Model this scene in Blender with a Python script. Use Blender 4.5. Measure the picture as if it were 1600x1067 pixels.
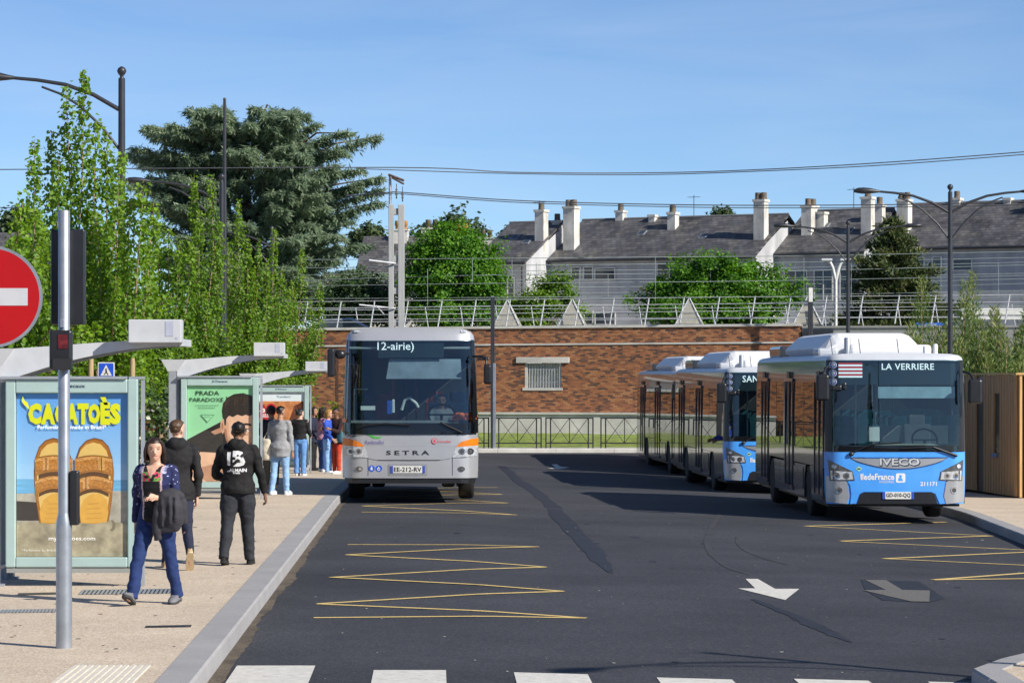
import bpy, bmesh, math, random
import numpy as np
from mathutils import Vector, Matrix, noise as mnoise
R = math.radians
scene = bpy.context.scene
for o in list(bpy.data.objects):
    bpy.data.objects.remove(o, do_unlink=True)
COL = scene.collection

# ------------------------------------------------------------------ camera, sky, sun, exposure
F, U0, V0, HC = 4667.0, 678.0, 586.0, 2.45      # pixels of a 1600 px wide frame; world Y runs along the bus lanes
cd = bpy.data.cameras.new('camera')
cam = bpy.data.objects.new('camera', cd)
COL.objects.link(cam)
cam.location = (0, 0, HC)
cam.rotation_euler = (R(90), 0, 0)
cd.sensor_width = 36.0
cd.lens = 36.0 * F / 1600.0
cd.shift_x = (800 - U0) / 1600.0
cd.shift_y = (V0 - 533.5) / 1600.0
cd.clip_start = 0.1
cd.clip_end = 6000
scene.camera = cam

SUN_EL = R(33)
SUN_AZ = Vector((0.80, -0.60, 0)).normalized()     # horizontal direction towards the sun
SUN_DIR = Vector((SUN_AZ.x * math.cos(SUN_EL), SUN_AZ.y * math.cos(SUN_EL), math.sin(SUN_EL)))
w = bpy.data.worlds.new('World')
scene.world = w
w.use_nodes = True
nt = w.node_tree
bg = nt.nodes['Background']
sky = nt.nodes.new('ShaderNodeTexSky')
sky.sky_type = 'NISHITA'
sky.sun_disc = False
sky.sun_elevation = SUN_EL
sky.sun_rotation = math.atan2(SUN_AZ.x, SUN_AZ.y)
sky.altitude = 100
sky.air_density = 0.62
sky.dust_density = 0.0
sky.ozone_density = 5.5
# thin streaks of cirrus, laid out by direction
tc = nt.nodes.new('ShaderNodeTexCoord')
mp = nt.nodes.new('ShaderNodeMapping')
mp.inputs['Scale'].default_value = (5, 5, 34)
mp.inputs['Rotation'].default_value = (0, R(5), 0)
nz = nt.nodes.new('ShaderNodeTexNoise')
nz.inputs['Scale'].default_value = 1.3
nz.inputs['Detail'].default_value = 5
nz.inputs['Roughness'].default_value = 0.55
nz.inputs['Distortion'].default_value = 0.6
rp = nt.nodes.new('ShaderNodeValToRGB')
rp.color_ramp.elements[0].position = 0.42
rp.color_ramp.elements[0].color = (0, 0, 0, 1)
rp.color_ramp.elements[1].position = 0.80
rp.color_ramp.elements[1].color = (0.16, 0.16, 0.16, 1)
mx = nt.nodes.new('ShaderNodeMix')
mx.data_type = 'RGBA'
mx.inputs['B'].default_value = (6.3, 7.0, 7.8, 1)
nt.links.new(tc.outputs['Generated'], mp.inputs['Vector'])
nt.links.new(mp.outputs['Vector'], nz.inputs['Vector'])
nt.links.new(nz.outputs['Fac'], rp.inputs['Fac'])
nt.links.new(rp.outputs['Color'], mx.inputs['Factor'])
nt.links.new(sky.outputs['Color'], mx.inputs['A'])
nt.links.new(mx.outputs['Result'], bg.inputs['Color'])
bg.inputs['Strength'].default_value = 0.088

sl = bpy.data.lights.new('sun', 'SUN')
sl.energy = 4.6
sl.angle = R(0.53)
sl.color = (1.0, 0.93, 0.82)
so = bpy.data.objects.new('sun', sl)
COL.objects.link(so)
so.rotation_euler = SUN_DIR.to_track_quat('Z', 'Y').to_euler()
so.location = (60, -40, 60)

scene.view_settings.view_transform = 'Standard'
scene.view_settings.look = 'None'
scene.view_settings.gamma = 1.0
scene.view_settings.exposure = 0.5
scene.render.engine = 'CYCLES'
scene.cycles.max_bounces = 8
scene.cycles.transparent_max_bounces = 24

# ------------------------------------------------------------------ ground heights and pixel to world
def lerp(a, b, t): return a + (b - a) * t
def interp(pts, y):
    if y <= pts[0][0]: return pts[0][1]
    for (a, va), (b, vb) in zip(pts, pts[1:]):
        if y <= b: return va + (vb - va) * (y - a) / (b - a)
    return pts[-1][1]
LAT = [(0, .024), (54, .030), (75, .030), (92, .036), (101, 0.0)]
LON = [(0, 0), (56, 0), (78, -.25), (101, -.20)]
def gz(x, y):
    return interp(LON, y) - interp(LAT, y) * max(0.0, min(x, 10.5) - 0.5)
def at(u, v, Y):
    return Vector(((u - U0) * Y / F, Y, HC - (v - V0) * Y / F))
def ground(u, v, up=0.0):
    Y = (HC - up) * F / (v - V0)
    for _ in range(30):
        x = (u - U0) * Y / F
        Y = (HC - gz(x, Y) - up) * F / (v - V0)
    return Vector(((u - U0) * Y / F, Y, gz((u - U0) * Y / F, Y) + up))

# ------------------------------------------------------------------ objects and labels
def link(o):
    COL.objects.link(o)
    return o
def tag(o, label=None, cat=None, group=None, kind=None):
    if label: o['label'] = label
    if cat: o['category'] = cat
    if group: o['group'] = group
    if kind: o['kind'] = kind
    return o
def empty(name, loc=(0, 0, 0), rz=0.0):
    o = bpy.data.objects.new(name, None)
    o.empty_display_size = 0.2
    o.location = loc
    o.rotation_euler = (0, 0, rz)
    return link(o)
def copy_tree(o, parent=None):
    c = o.copy()
    COL.objects.link(c)
    if parent is not None:
        c.parent = parent
    for ch in list(o.children):
        copy_tree(ch, c)
    return c

class MB:
    """Collects shapes, then links them as one mesh object."""
    def __init__(self):
        self.v = []; self.f = []; self.m = []; self.sm = []
    def add(self, vs, fs, mi=0, smooth=False):
        b = len(self.v)
        self.v.extend([tuple(p) for p in vs])
        for f in fs:
            self.f.append([b + i for i in f]); self.m.append(mi); self.sm.append(smooth)
        return self
    def box(self, c, s, mi=0, rot=None):
        x, y, z = s[0] / 2, s[1] / 2, s[2] / 2
        vs = [Vector((sx * x, sy * y, sz * z)) for sx in (-1, 1) for sy in (-1, 1) for sz in (-1, 1)]
        if rot is not None:
            vs = [rot @ p for p in vs]
        c = Vector(c)
        return self.add([p + c for p in vs], [(0, 1, 3, 2), (4, 6, 7, 5), (0, 4, 5, 1), (2, 3, 7, 6), (0, 2, 6, 4), (1, 5, 7, 3)], mi)
    def box2(self, a, b, mi=0):
        return self.box([(a[i] + b[i]) / 2 for i in range(3)], [abs(b[i] - a[i]) for i in range(3)], mi)
    def rings(self, rs, mi=0, smooth=True, cap=True, closed=True):
        n = len(rs[0]); vs = [p for r in rs for p in r]; fs = []
        for k in range(len(rs) - 1):
            for i in range(n if closed else n - 1):
                j = (i + 1) % n
                fs.append((k * n + i, k * n + j, (k + 1) * n + j, (k + 1) * n + i))
        self.add(vs, fs, mi, smooth)
        if cap:
            self.add(rs[0], [tuple(range(n))[::-1]], mi); self.add(rs[-1], [tuple(range(n))], mi)
        return self
    def tube(self, pts, r, n=8, mi=0, smooth=True, cap=True):
        pts = [Vector(p) for p in pts]
        rad = r if isinstance(r, (list, tuple)) else [r] * len(pts)
        rs = []; up = None
        for i, p in enumerate(pts):
            d = (pts[min(i + 1, len(pts) - 1)] - pts[max(i - 1, 0)])
            if d.length < 1e-9: d = Vector((0, 0, 1))
            d.normalize()
            if up is None:
                up = Vector((0, 0, 1)) if abs(d.z) < 0.9 else Vector((1, 0, 0))
            a = up - d * up.dot(d)
            if a.length < 1e-6: a = d.orthogonal()
            a.normalize(); up = a
            b = d.cross(a)
            rr = rad[i]; ra, rb = rr if isinstance(rr, (tuple, list)) else (rr, rr)
            rs.append([p + a * (ra * math.cos(2 * math.pi * k / n)) + b * (rb * math.sin(2 * math.pi * k / n)) for k in range(n)])
        return self.rings(rs, mi, smooth, cap)
    def lathe(self, prof, c=(0, 0, 0), n=16, mi=0, smooth=True, axis='z'):
        rs = []
        for r, z in prof:
            ring = []
            for k in range(n):
                a = 2 * math.pi * k / n
                p = (r * math.cos(a), r * math.sin(a), z)
                if axis == 'x': p = (p[2], p[0], p[1])
                if axis == 'y': p = (p[0], -p[2], p[1])
                ring.append((p[0] + c[0], p[1] + c[1], p[2] + c[2]))
            rs.append(ring)
        return self.rings(rs, mi, smooth)
    def prism(self, poly, fn, d0, d1, mi=0):
        """poly: 2D outline; fn(a, b, d) gives the 3D point at depth d."""
        n = len(poly)
        A = [fn(a, b, d0) for a, b in poly]; B = [fn(a, b, d1) for a, b in poly]
        self.add(A + B, [tuple(range(n))[::-1], tuple(range(n, 2 * n))] + [(i, (i + 1) % n, n + (i + 1) % n, n + i) for i in range(n)], mi)
        return self
    def ell(self, c, r, n=12, m=8, mi=0):
        rs = []
        for k in range(1, m):
            t = math.pi * k / m
            rs.append([(c[0] + r[0] * math.sin(t) * math.cos(2 * math.pi * i / n), c[1] + r[1] * math.sin(t) * math.sin(2 * math.pi * i / n), c[2] - r[2] * math.cos(t)) for i in range(n)])
        b = len(self.v)
        self.rings(rs, mi, True, False)
        self.add([(c[0], c[1], c[2] - r[2])] + rs[0], [(0, 1 + (i + 1) % n, 1 + i) for i in range(n)], mi, True)
        self.add([(c[0], c[1], c[2] + r[2])] + rs[-1], [(0, 1 + i, 1 + (i + 1) % n) for i in range(n)], mi, True)
        return self
    def build(self, name, mats, parent=None, bevel=0.0, seg=2, loc=None, merge=False, recalc=True):
        me = bpy.data.meshes.new(name)
        me.from_pydata(self.v, [], self.f)
        if not isinstance(mats, (list, tuple)): mats = [mats]
        for m in mats: me.materials.append(m)
        me.polygons.foreach_set('material_index', self.m)
        me.polygons.foreach_set('use_smooth', self.sm)
        if recalc or merge:
            bm = bmesh.new(); bm.from_mesh(me)
            if merge: bmesh.ops.remove_doubles(bm, verts=bm.verts, dist=1e-5)
            bmesh.ops.recalc_face_normals(bm, faces=bm.faces)
            bm.to_mesh(me); bm.free()
        me.update()
        o = bpy.data.objects.new(name, me)
        link(o)
        if parent is not None: o.parent = parent
        if loc is not None: o.location = loc
        if bevel > 0:
            b = o.modifiers.new('bevel', 'BEVEL'); b.width = bevel; b.segments = seg; b.limit_method = 'ANGLE'; b.angle_limit = R(40)
            b.harden_normals = False
        return o

def np_mesh(name, V, Fq, mats, parent=None, tint=None, smooth=False):
    """Fast mesh of many equal-sized faces (leaves). V (n,3), Fq (m,k). tint: one value per face."""
    me = bpy.data.meshes.new(name)
    V = np.asarray(V, dtype=np.float32); Fq = np.asarray(Fq, dtype=np.int32)
    m, k = Fq.shape
    me.vertices.add(len(V)); me.vertices.foreach_set('co', V.ravel())
    me.loops.add(m * k); me.loops.foreach_set('vertex_index', Fq.ravel())
    me.polygons.add(m); me.polygons.foreach_set('loop_start', np.arange(m, dtype=np.int32) * k)
    me.polygons.foreach_set('use_smooth', np.full(m, smooth))
    if not isinstance(mats, (list, tuple)): mats = [mats]
    for mt in mats: me.materials.append(mt)
    me.update(calc_edges=True)
    if tint is not None:
        a = me.attributes.new('tint', 'FLOAT', 'FACE'); a.data.foreach_set('value', np.asarray(tint, dtype=np.float32))
    o = bpy.data.objects.new(name, me); link(o)
    if parent is not None: o.parent = parent
    return o

def text_geo(s, width=None, height=None, bold=0.0, shear=0.0, spacing=1.0, res=2):
    """Vertices and faces of a line of lettering in the XY plane, centred, scaled to the given box."""
    c = bpy.data.curves.new('lettering', 'FONT')
    c.body = s; c.size = 1.0; c.align_x = 'CENTER'; c.align_y = 'CENTER'; c.resolution_u = res
    c.offset = bold; c.shear = shear; c.space_character = spacing
    o = bpy.data.objects.new('lettering', c); link(o)
    dg = bpy.context.evaluated_depsgraph_get()
    me = bpy.data.meshes.new_from_object(o.evaluated_get(dg))
    V = [tuple(v.co[:2]) for v in me.vertices]; Fs = [tuple(p.vertices) for p in me.polygons]
    bpy.data.objects.remove(o, do_unlink=True); bpy.data.curves.remove(c); bpy.data.meshes.remove(me)
    if not V: return [], []
    x0, x1 = min(p[0] for p in V), max(p[0] for p in V); y0, y1 = min(p[1] for p in V), max(p[1] for p in V)
    sx = width / (x1 - x0) if width else None; sy = height / (y1 - y0) if height else None
    if sx is None: sx = sy
    if sy is None: sy = sx
    return [((p[0] - (x0 + x1) / 2) * sx, (p[1] - (y0 + y1) / 2) * sy) for p in V], Fs

def patch(mb, poly, fn, d0, d1, mi=0, step=0.12, smooth=False):
    """A panel: 2D outline in (a, b), cut in strips, laid on the surface fn(a, b, d) between depths d0 and d1."""
    bm = bmesh.new()
    vs = [bm.verts.new((a, b, 0)) for a, b in poly]
    bm.faces.new(vs)
    bmesh.ops.triangulate(bm, faces=bm.faces)
    for ax in (0, 1):
        lo = min(p[ax] for p in poly); hi = max(p[ax] for p in poly)
        n = int((hi - lo) / step)
        for k in range(1, n + 1):
            co = [0, 0, 0]; no = [0, 0, 0]; co[ax] = lo + (hi - lo) * k / (n + 1); no[ax] = 1
            bmesh.ops.bisect_plane(bm, geom=bm.verts[:] + bm.edges[:] + bm.faces[:], plane_co=co, plane_no=no)
    bmesh.ops.remove_doubles(bm, verts=bm.verts, dist=1e-5)
    bm.verts.index_update()
    V = [(v.co.x, v.co.y) for v in bm.verts]
    Fs = [tuple(v.index for v in f.verts) for f in bm.faces]
    bnd = [tuple(v.index for v in e.verts) for e in bm.edges if len(e.link_faces) == 1]
    bm.free()
    n = len(V)
    top = [fn(a, b, d1) for a, b in V]
    mb.add(top, Fs, mi, smooth)
    if d0 != d1:
        bot = [fn(a, b, d0) for a, b in V]
        mb.add(top + bot, [(i, j, n + j, n + i) for i, j in bnd], mi)
    return mb
def letters(mb, s, fn, ca, cb, d, width=None, height=None, mi=0, flip=1, **kw):
    V, Fs = text_geo(s, width, height, **kw)
    mb.add([fn(ca + flip * a, cb + b, d) for a, b in V], Fs, mi)
    return mb
def circle(ca, cb, r, n=20, rb=None):
    rb = rb or r
    return [(ca + r * math.cos(2 * math.pi * k / n), cb + rb * math.sin(2 * math.pi * k / n)) for k in range(n)]
def rrect(x0, y0, x1, y1, r, n=4):
    out = []
    for cx, cy, a0 in ((x1 - r, y1 - r, 0), (x0 + r, y1 - r, 90), (x0 + r, y0 + r, 180), (x1 - r, y0 + r, 270)):
        for k in range(n + 1):
            a = R(a0 + 90 * k / n); out.append((cx + r * math.cos(a), cy + r * math.sin(a)))
    return out

# ------------------------------------------------------------------ materials
def rgb(h):
    """sRGB hex to linear."""
    c = [int(h[i:i + 2], 16) / 255 for i in (0, 2, 4)]
    return tuple(x / 12.92 if x <= .04045 else ((x + .055) / 1.055) ** 2.4 for x in c)
def mat(name, col, rough=0.55, metal=0.0, var=0.12, scale=6.0, bump=0.0, bscale=40.0, spec=None, coat=0.0, stretch=None, emit=None, estr=0.0):
    m = bpy.data.materials.new(name); m.use_nodes = True
    n = m.node_tree; p = n.nodes['Principled BSDF']
    col = tuple(col[:3])
    p.inputs['Roughness'].default_value = rough; p.inputs['Metallic'].default_value = metal
    if spec is not None: p.inputs['Specular IOR Level'].default_value = spec
    if coat: p.inputs['Coat Weight'].default_value = coat; p.inputs['Coat Roughness'].default_value = 0.05
    if emit is not None:
        p.inputs['Emission Color'].default_value = (*emit, 1); p.inputs['Emission Strength'].default_value = estr
    tcn = n.nodes.new('ShaderNodeTexCoord'); src = tcn.outputs['Object']
    if stretch:
        mpn = n.nodes.new('ShaderNodeMapping'); mpn.inputs['Scale'].default_value = stretch
        n.links.new(src, mpn.inputs['Vector']); src = mpn.outputs['Vector']
    nzn = n.nodes.new('ShaderNodeTexNoise'); nzn.inputs['Scale'].default_value = scale; nzn.inputs['Detail'].default_value = 5; nzn.inputs['Roughness'].default_value = .6
    n.links.new(src, nzn.inputs['Vector'])
    r = n.nodes.new('ShaderNodeValToRGB')
    e = r.color_ramp.elements
    e[0].position = .3; e[1].position = .7
    e[0].color = (*[max(0, c * (1 - var)) for c in col], 1); e[1].color = (*[min(1, c * (1 + var)) for c in col], 1)
    n.links.new(nzn.outputs['Fac'], r.inputs['Fac']); n.links.new(r.outputs['Color'], p.inputs['Base Color'])
    if bump:
        n2 = n.nodes.new('ShaderNodeTexNoise'); n2.inputs['Scale'].default_value = bscale; n2.inputs['Detail'].default_value = 3
        n.links.new(src, n2.inputs['Vector'])
        b = n.nodes.new('ShaderNodeBump'); b.inputs['Strength'].default_value = bump; b.inputs['Distance'].default_value = 0.02
        n.links.new(n2.outputs['Fac'], b.inputs['Height']); n.links.new(b.outputs['Normal'], p.inputs['Normal'])
    return m
def glass_mat(name, tint, ior=1.5, rough=0.0, boost=1.0):
    """Tinted flat pane: lets tinted light through and mirrors by Fresnel."""
    m = bpy.data.materials.new(name); m.use_nodes = True
    n = m.node_tree; n.nodes.clear()
    out = n.nodes.new('ShaderNodeOutputMaterial'); mixs = n.nodes.new('ShaderNodeMixShader')
    t = n.nodes.new('ShaderNodeBsdfTransparent'); t.inputs['Color'].default_value = (*tint, 1)
    g = n.nodes.new('ShaderNodeBsdfGlossy'); g.inputs['Roughness'].default_value = rough; g.inputs['Color'].default_value = (.95, .97, 1, 1)
    # Schlick reflectance, the same from both faces of the thin pane
    geo = n.nodes.new('ShaderNodeNewGeometry'); dt = n.nodes.new('ShaderNodeVectorMath'); dt.operation = 'DOT_PRODUCT'
    n.links.new(geo.outputs['Normal'], dt.inputs[0]); n.links.new(geo.outputs['Incoming'], dt.inputs[1])
    def mth(op, a, b=None, clamp=False):
        q = n.nodes.new('ShaderNodeMath'); q.operation = op; q.use_clamp = clamp
        for k, x in enumerate((a, b)):
            if x is None: continue
            if isinstance(x, (int, float)): q.inputs[k].default_value = x
            else: n.links.new(x, q.inputs[k])
        return q.outputs[0]
    f0 = ((ior - 1) / (ior + 1)) ** 2
    pw = mth('POWER', mth('SUBTRACT', 1.0, mth('ABSOLUTE', dt.outputs['Value']), True), 5.0)
    n.links.new(mth('ADD', mth('MULTIPLY', pw, 1 - f0), f0, True), mixs.inputs['Fac'])
    n.links.new(t.outputs[0], mixs.inputs[1]); n.links.new(g.outputs[0], mixs.inputs[2]); n.links.new(mixs.outputs[0], out.inputs['Surface'])
    return m
def leaf_mat(name, cols, rough=0.55, trans=0.35, tcol=None):
    """Leaves: colour by each leaf's own tint value, part of the light passes through."""
    m = bpy.data.materials.new(name); m.use_nodes = True
    n = m.node_tree; p = n.nodes['Principled BSDF']; out = n.nodes['Material Output']
    a = n.nodes.new('ShaderNodeAttribute'); a.attribute_name = 'tint'
    r = n.nodes.new('ShaderNodeValToRGB'); e = r.color_ramp.elements
    while len(e) < len(cols): e.new(0.5)
    for i, c in enumerate(cols):
        e[i].position = i / (len(cols) - 1); e[i].color = (*c, 1)
    n.links.new(a.outputs['Fac'], r.inputs['Fac']); n.links.new(r.outputs['Color'], p.inputs['Base Color'])
    p.inputs['Roughness'].default_value = rough
    tl = n.nodes.new('ShaderNodeBsdfTranslucent')
    hs = n.nodes.new('ShaderNodeHueSaturation'); hs.inputs['Value'].default_value = 1.6; hs.inputs['Saturation'].default_value = 1.1; hs.inputs['Hue'].default_value = .485
    n.links.new(r.outputs['Color'], hs.inputs['Color']); n.links.new(hs.outputs['Color'], tl.inputs['Color'])
    mixs = n.nodes.new('ShaderNodeMixShader'); mixs.inputs['Fac'].default_value = trans
    n.links.new(p.outputs[0], mixs.inputs[1]); n.links.new(tl.outputs[0], mixs.inputs[2]); n.links.new(mixs.outputs[0], out.inputs['Surface'])
    return m

def brick_mat(name):
    m = bpy.data.materials.new(name); m.use_nodes = True
    n = m.node_tree; p = n.nodes['Principled BSDF']; L = n.links.new
    t = n.nodes.new('ShaderNodeTexCoord'); s = n.nodes.new('ShaderNodeSeparateXYZ'); c = n.nodes.new('ShaderNodeCombineXYZ')
    L(t.outputs['Object'], s.inputs[0]); L(s.outputs['X'], c.inputs['X']); L(s.outputs['Z'], c.inputs['Y'])
    b = n.nodes.new('ShaderNodeTexBrick')
    b.inputs['Color1'].default_value = (0, 0, 0, 1); b.inputs['Color2'].default_value = (1, 1, 1, 1); b.inputs['Mortar'].default_value = (.5, .5, .5, 1)
    b.inputs['Scale'].default_value = 1.0; b.inputs['Mortar Size'].default_value = 0.007; b.inputs['Mortar Smooth'].default_value = .2
    b.inputs['Brick Width'].default_value = .185; b.inputs['Row Height'].default_value = .064; b.offset = .5
    L(c.outputs[0], b.inputs['Vector'])
    nz1 = n.nodes.new('ShaderNodeTexNoise'); nz1.inputs['Scale'].default_value = .55; nz1.inputs['Detail'].default_value = 4
    L(c.outputs[0], nz1.inputs['Vector'])
    ad = n.nodes.new('ShaderNodeMath'); ad.operation = 'MULTIPLY_ADD'; ad.inputs[1].default_value = .5; ad.inputs[2].default_value = -.25
    L(nz1.outputs['Fac'], ad.inputs[0])
    ad2 = n.nodes.new('ShaderNodeMath'); ad2.operation = 'ADD'; L(b.outputs['Color'], ad2.inputs[0]); L(ad.outputs[0], ad2.inputs[1])
    r = n.nodes.new('ShaderNodeValToRGB'); e = r.color_ramp.elements
    cols = [(0, (.06, .034, .027)), (.12, (.10, .046, .031)), (.28, (.20, .074, .034)), (.55, (.285, .102, .040)), (.8, (.345, .132, .05)), (1, (.38, .18, .075))]
    while len(e) < len(cols): e.new(.5)
    for i, (q, cc) in enumerate(cols): e[i].position = q; e[i].color = (*cc, 1)
    L(ad2.outputs[0], r.inputs['Fac'])
    nz2 = n.nodes.new('ShaderNodeTexNoise'); nz2.inputs['Scale'].default_value = 18; nz2.inputs['Detail'].default_value = 4
    L(c.outputs[0], nz2.inputs['Vector'])
    mm = n.nodes.new('ShaderNodeMix'); mm.data_type = 'RGBA'; mm.blend_type = 'OVERLAY'; mm.inputs['Factor'].default_value = .5
    L(r.outputs['Color'], mm.inputs['A']); L(nz2.outputs['Color'], mm.inputs['B'])
    mo = n.nodes.new('ShaderNodeMix'); mo.data_type = 'RGBA'; mo.inputs['B'].default_value = (.13, .095, .07, 1)
    L(b.outputs['Fac'], mo.inputs['Factor']); L(r.outputs['Color'], mo.inputs['A'])
    # pale bloom low on the wall
    nz3 = n.nodes.new('ShaderNodeTexNoise'); nz3.inputs['Scale'].default_value = .35; nz3.inputs['Detail'].default_value = 6; nz3.inputs['Roughness'].default_value = .7
    L(c.outputs[0], nz3.inputs['Vector'])
    r3 = n.nodes.new('ShaderNodeValToRGB'); r3.color_ramp.elements[0].position = .62; r3.color_ramp.elements[1].position = .8
    L(nz3.outputs['Fac'], r3.inputs['Fac'])
    mul = n.nodes.new('ShaderNodeMath'); mul.operation = 'MULTIPLY'; mul.inputs[1].default_value = .35; L(r3.outputs['Color'], mul.inputs[0])
    m3 = n.nodes.new('ShaderNodeMix'); m3.data_type = 'RGBA'; m3.inputs['B'].default_value = (.42, .33, .26, 1)
    L(mul.outputs[0], m3.inputs['Factor']); L(mo.outputs['Result'], m3.inputs['A']); L(m3.outputs['Result'], p.inputs['Base Color'])
    bp = n.nodes.new('ShaderNodeBump'); bp.inputs['Strength'].default_value = .5; bp.inputs['Distance'].default_value = .008; bp.invert = True
    L(b.outputs['Fac'], bp.inputs['Height']); L(bp.outputs['Normal'], p.inputs['Normal'])
    p.inputs['Roughness'].default_value = .85
    return m
def speckle_mat(name, base, specks, scale=160, amt=.5, big=.25, bigscale=.5, rough=.85, bump=.25):
    """Aggregate: fine grains of other colours over a base with broad uneven wear."""
    m = bpy.data.materials.new(name); m.use_nodes = True
    n = m.node_tree; p = n.nodes['Principled BSDF']; L = n.links.new
    t = n.nodes.new('ShaderNodeTexCoord')
    v = n.nodes.new('ShaderNodeTexVoronoi'); v.inputs['Scale'].default_value = scale; L(t.outputs['Object'], v.inputs['Vector'])
    r = n.nodes.new('ShaderNodeValToRGB'); e = r.color_ramp.elements
    cols = [tuple(base)] + list(specks)
    while len(e) < len(cols): e.new(.5)
    for i, c in enumerate(cols): e[i].position = i / (len(cols) - 1); e[i].color = (*c, 1)
    sx = n.nodes.new('ShaderNodeSeparateColor'); L(v.outputs['Color'], sx.inputs[0]); L(sx.outputs[0], r.inputs['Fac'])
    mxn = n.nodes.new('ShaderNodeMix'); mxn.data_type = 'RGBA'; mxn.inputs['Factor'].default_value = amt; mxn.inputs['A'].default_value = (*base, 1)
    L(r.outputs['Color'], mxn.inputs['B'])
    nb = n.nodes.new('ShaderNodeTexNoise'); nb.inputs['Scale'].default_value = bigscale; nb.inputs['Detail'].default_value = 7; nb.inputs['Roughness'].default_value = .65
    L(t.outputs['Object'], nb.inputs['Vector'])
    rb = n.nodes.new('ShaderNodeValToRGB'); rb.color_ramp.elements[0].position = .3; rb.color_ramp.elements[1].position = .72
    rb.color_ramp.elements[0].color = (1 - big, 1 - big, 1 - big, 1); rb.color_ramp.elements[1].color = (1 + big * .6, 1 + big * .6, 1 + big * .55, 1)
    L(nb.outputs['Fac'], rb.inputs['Fac'])
    ml = n.nodes.new('ShaderNodeMix'); ml.data_type = 'RGBA'; ml.blend_type = 'MULTIPLY'; ml.inputs['Factor'].default_value = 1
    L(mxn.outputs['Result'], ml.inputs['A']); L(rb.outputs['Color'], ml.inputs['B']); L(ml.outputs['Result'], p.inputs['Base Color'])
    p.inputs['Roughness'].default_value = rough
    bp = n.nodes.new('ShaderNodeBump'); bp.inputs['Strength'].default_value = bump; bp.inputs['Distance'].default_value = .01
    L(v.outputs['Distance'], bp.inputs['Height']); L(bp.outputs['Normal'], p.inputs['Normal'])
    return m

M = {}
M['asphalt'] = speckle_mat('asphalt', (.031, .0325, .041), [(.020, .0205, .025), (.046, .047, .055), (.10, .099, .104)], scale=55, amt=.55, big=.5, bigscale=.24, rough=.8)
M['asphalt_dark'] = speckle_mat('asphalt_dark', (.018, .020, .030), [(.013, .014, .02), (.028, .030, .040)], scale=70, amt=.4, big=.3, bigscale=.9, rough=.7)
M['paving'] = speckle_mat('paving', (.565, .465, .355), [(.42, .32, .225), (.62, .53, .42), (.68, .61, .51)], scale=55, amt=.75, big=.13, bigscale=.8)
M['granite'] = speckle_mat('granite', (.34, .335, .34), [(.24, .24, .25), (.40, .395, .39)], scale=120, amt=.5, big=.12, bigscale=1.2, rough=.8)
M['soil'] = mat('soil', (.10, .08, .055), .95, var=.4, scale=1.5, bump=.5, bscale=8)
M['lawn'] = mat('lawn', (.17, .23, .045), .9, var=.45, scale=3, bump=.6, bscale=30)
def worn_paint(name, col, cover):
    m = mat(name, col, .72, var=.16, scale=10); n = m.node_tree; p = n.nodes['Principled BSDF']; L = n.links.new
    t = n.nodes.new('ShaderNodeTexCoord'); z = n.nodes.new('ShaderNodeTexNoise'); z.inputs['Scale'].default_value = 16; z.inputs['Detail'].default_value = 8; z.inputs['Roughness'].default_value = .75
    L(t.outputs['Object'], z.inputs['Vector']); r = n.nodes.new('ShaderNodeValToRGB'); r.color_ramp.elements[0].position = cover; r.color_ramp.elements[1].position = cover + .07
    L(z.outputs['Fac'], r.inputs['Fac']); mx_ = n.nodes.new('ShaderNodeMix'); mx_.data_type = 'RGBA'; mx_.inputs['B'].default_value = (.07, .07, .075, 1)
    src = p.inputs['Base Color'].links[0].from_socket; L(r.outputs['Color'], mx_.inputs['Factor']); L(src, mx_.inputs['A']); L(mx_.outputs['Result'], p.inputs['Base Color']); return m
M['paint_white'] = mat('paint_white', (.60, .60, .58), .7, var=.14, scale=9)
M['road_white'] = worn_paint('road_white', (.60, .585, .54), .60)
M['road_yellow'] = worn_paint('road_yellow', (.66, .49, .185), .63)
M['paint_worn'] = mat('paint_worn', (.125, .12, .11), .8, var=.4, scale=30)
M['paint_yellow'] = mat('paint_yellow', (.52, .37, .115), .7, var=.18, scale=14)
M['tactile'] = mat('tactile', (.62, .58, .50), .75, var=.1, scale=8)
M['brick'] = brick_mat('brick')
M['concrete'] = mat('concrete', (.34, .33, .31), .85, var=.2, scale=2, bump=.2, bscale=25)
M['concrete_pale'] = mat('concrete_pale', (.50, .49, .46), .85, var=.22, scale=1.2, bump=.2, bscale=20)
M['concrete_grey'] = mat('concrete_grey', (.25, .26, .25), .8, var=.12, scale=2)
M['white_metal'] = mat('white_metal', (.50, .52, .55), .45, var=.08, scale=4)
M['grey_metal'] = mat('grey_metal', (.36, .39, .43), .42, .35, var=.12, scale=5)
M['galv'] = mat('galv', (.36, .39, .43), .36, .6, var=.16, scale=7)
M['charcoal'] = mat('charcoal', (.034, .037, .045), .42, .2, var=.15, scale=5)
M['black_metal'] = mat('black_metal', (.018, .018, .02), .45, .0, var=.2, scale=8)
M['rubber'] = mat('rubber', (.014, .014, .015), .75, var=.25, scale=12)
M['black_plastic'] = mat('black_plastic', (.014, .015, .018), .35, var=.2, scale=6)
M['black_gloss'] = mat('black_gloss', (.008, .009, .011), .08, var=.1, scale=4)
M['frame_teal'] = mat('frame_teal', (.37, .50, .48), .4, .1, var=.06, scale=3)
M['glass_clear'] = glass_mat('glass_clear', (.86, .92, .90), 1.45)
M['window_glass'] = mat('window_glass', (.05, .065, .085), .08, var=.3, scale=2)
M['bark'] = mat('bark', (.13, .09, .06), .9, var=.35, scale=10, bump=.6, bscale=30, stretch=(4, 4, .6))
M['bark_pale'] = mat('bark_pale', (.27, .19, .12), .85, var=.3, scale=10, stretch=(4, 4, .6))
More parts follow.
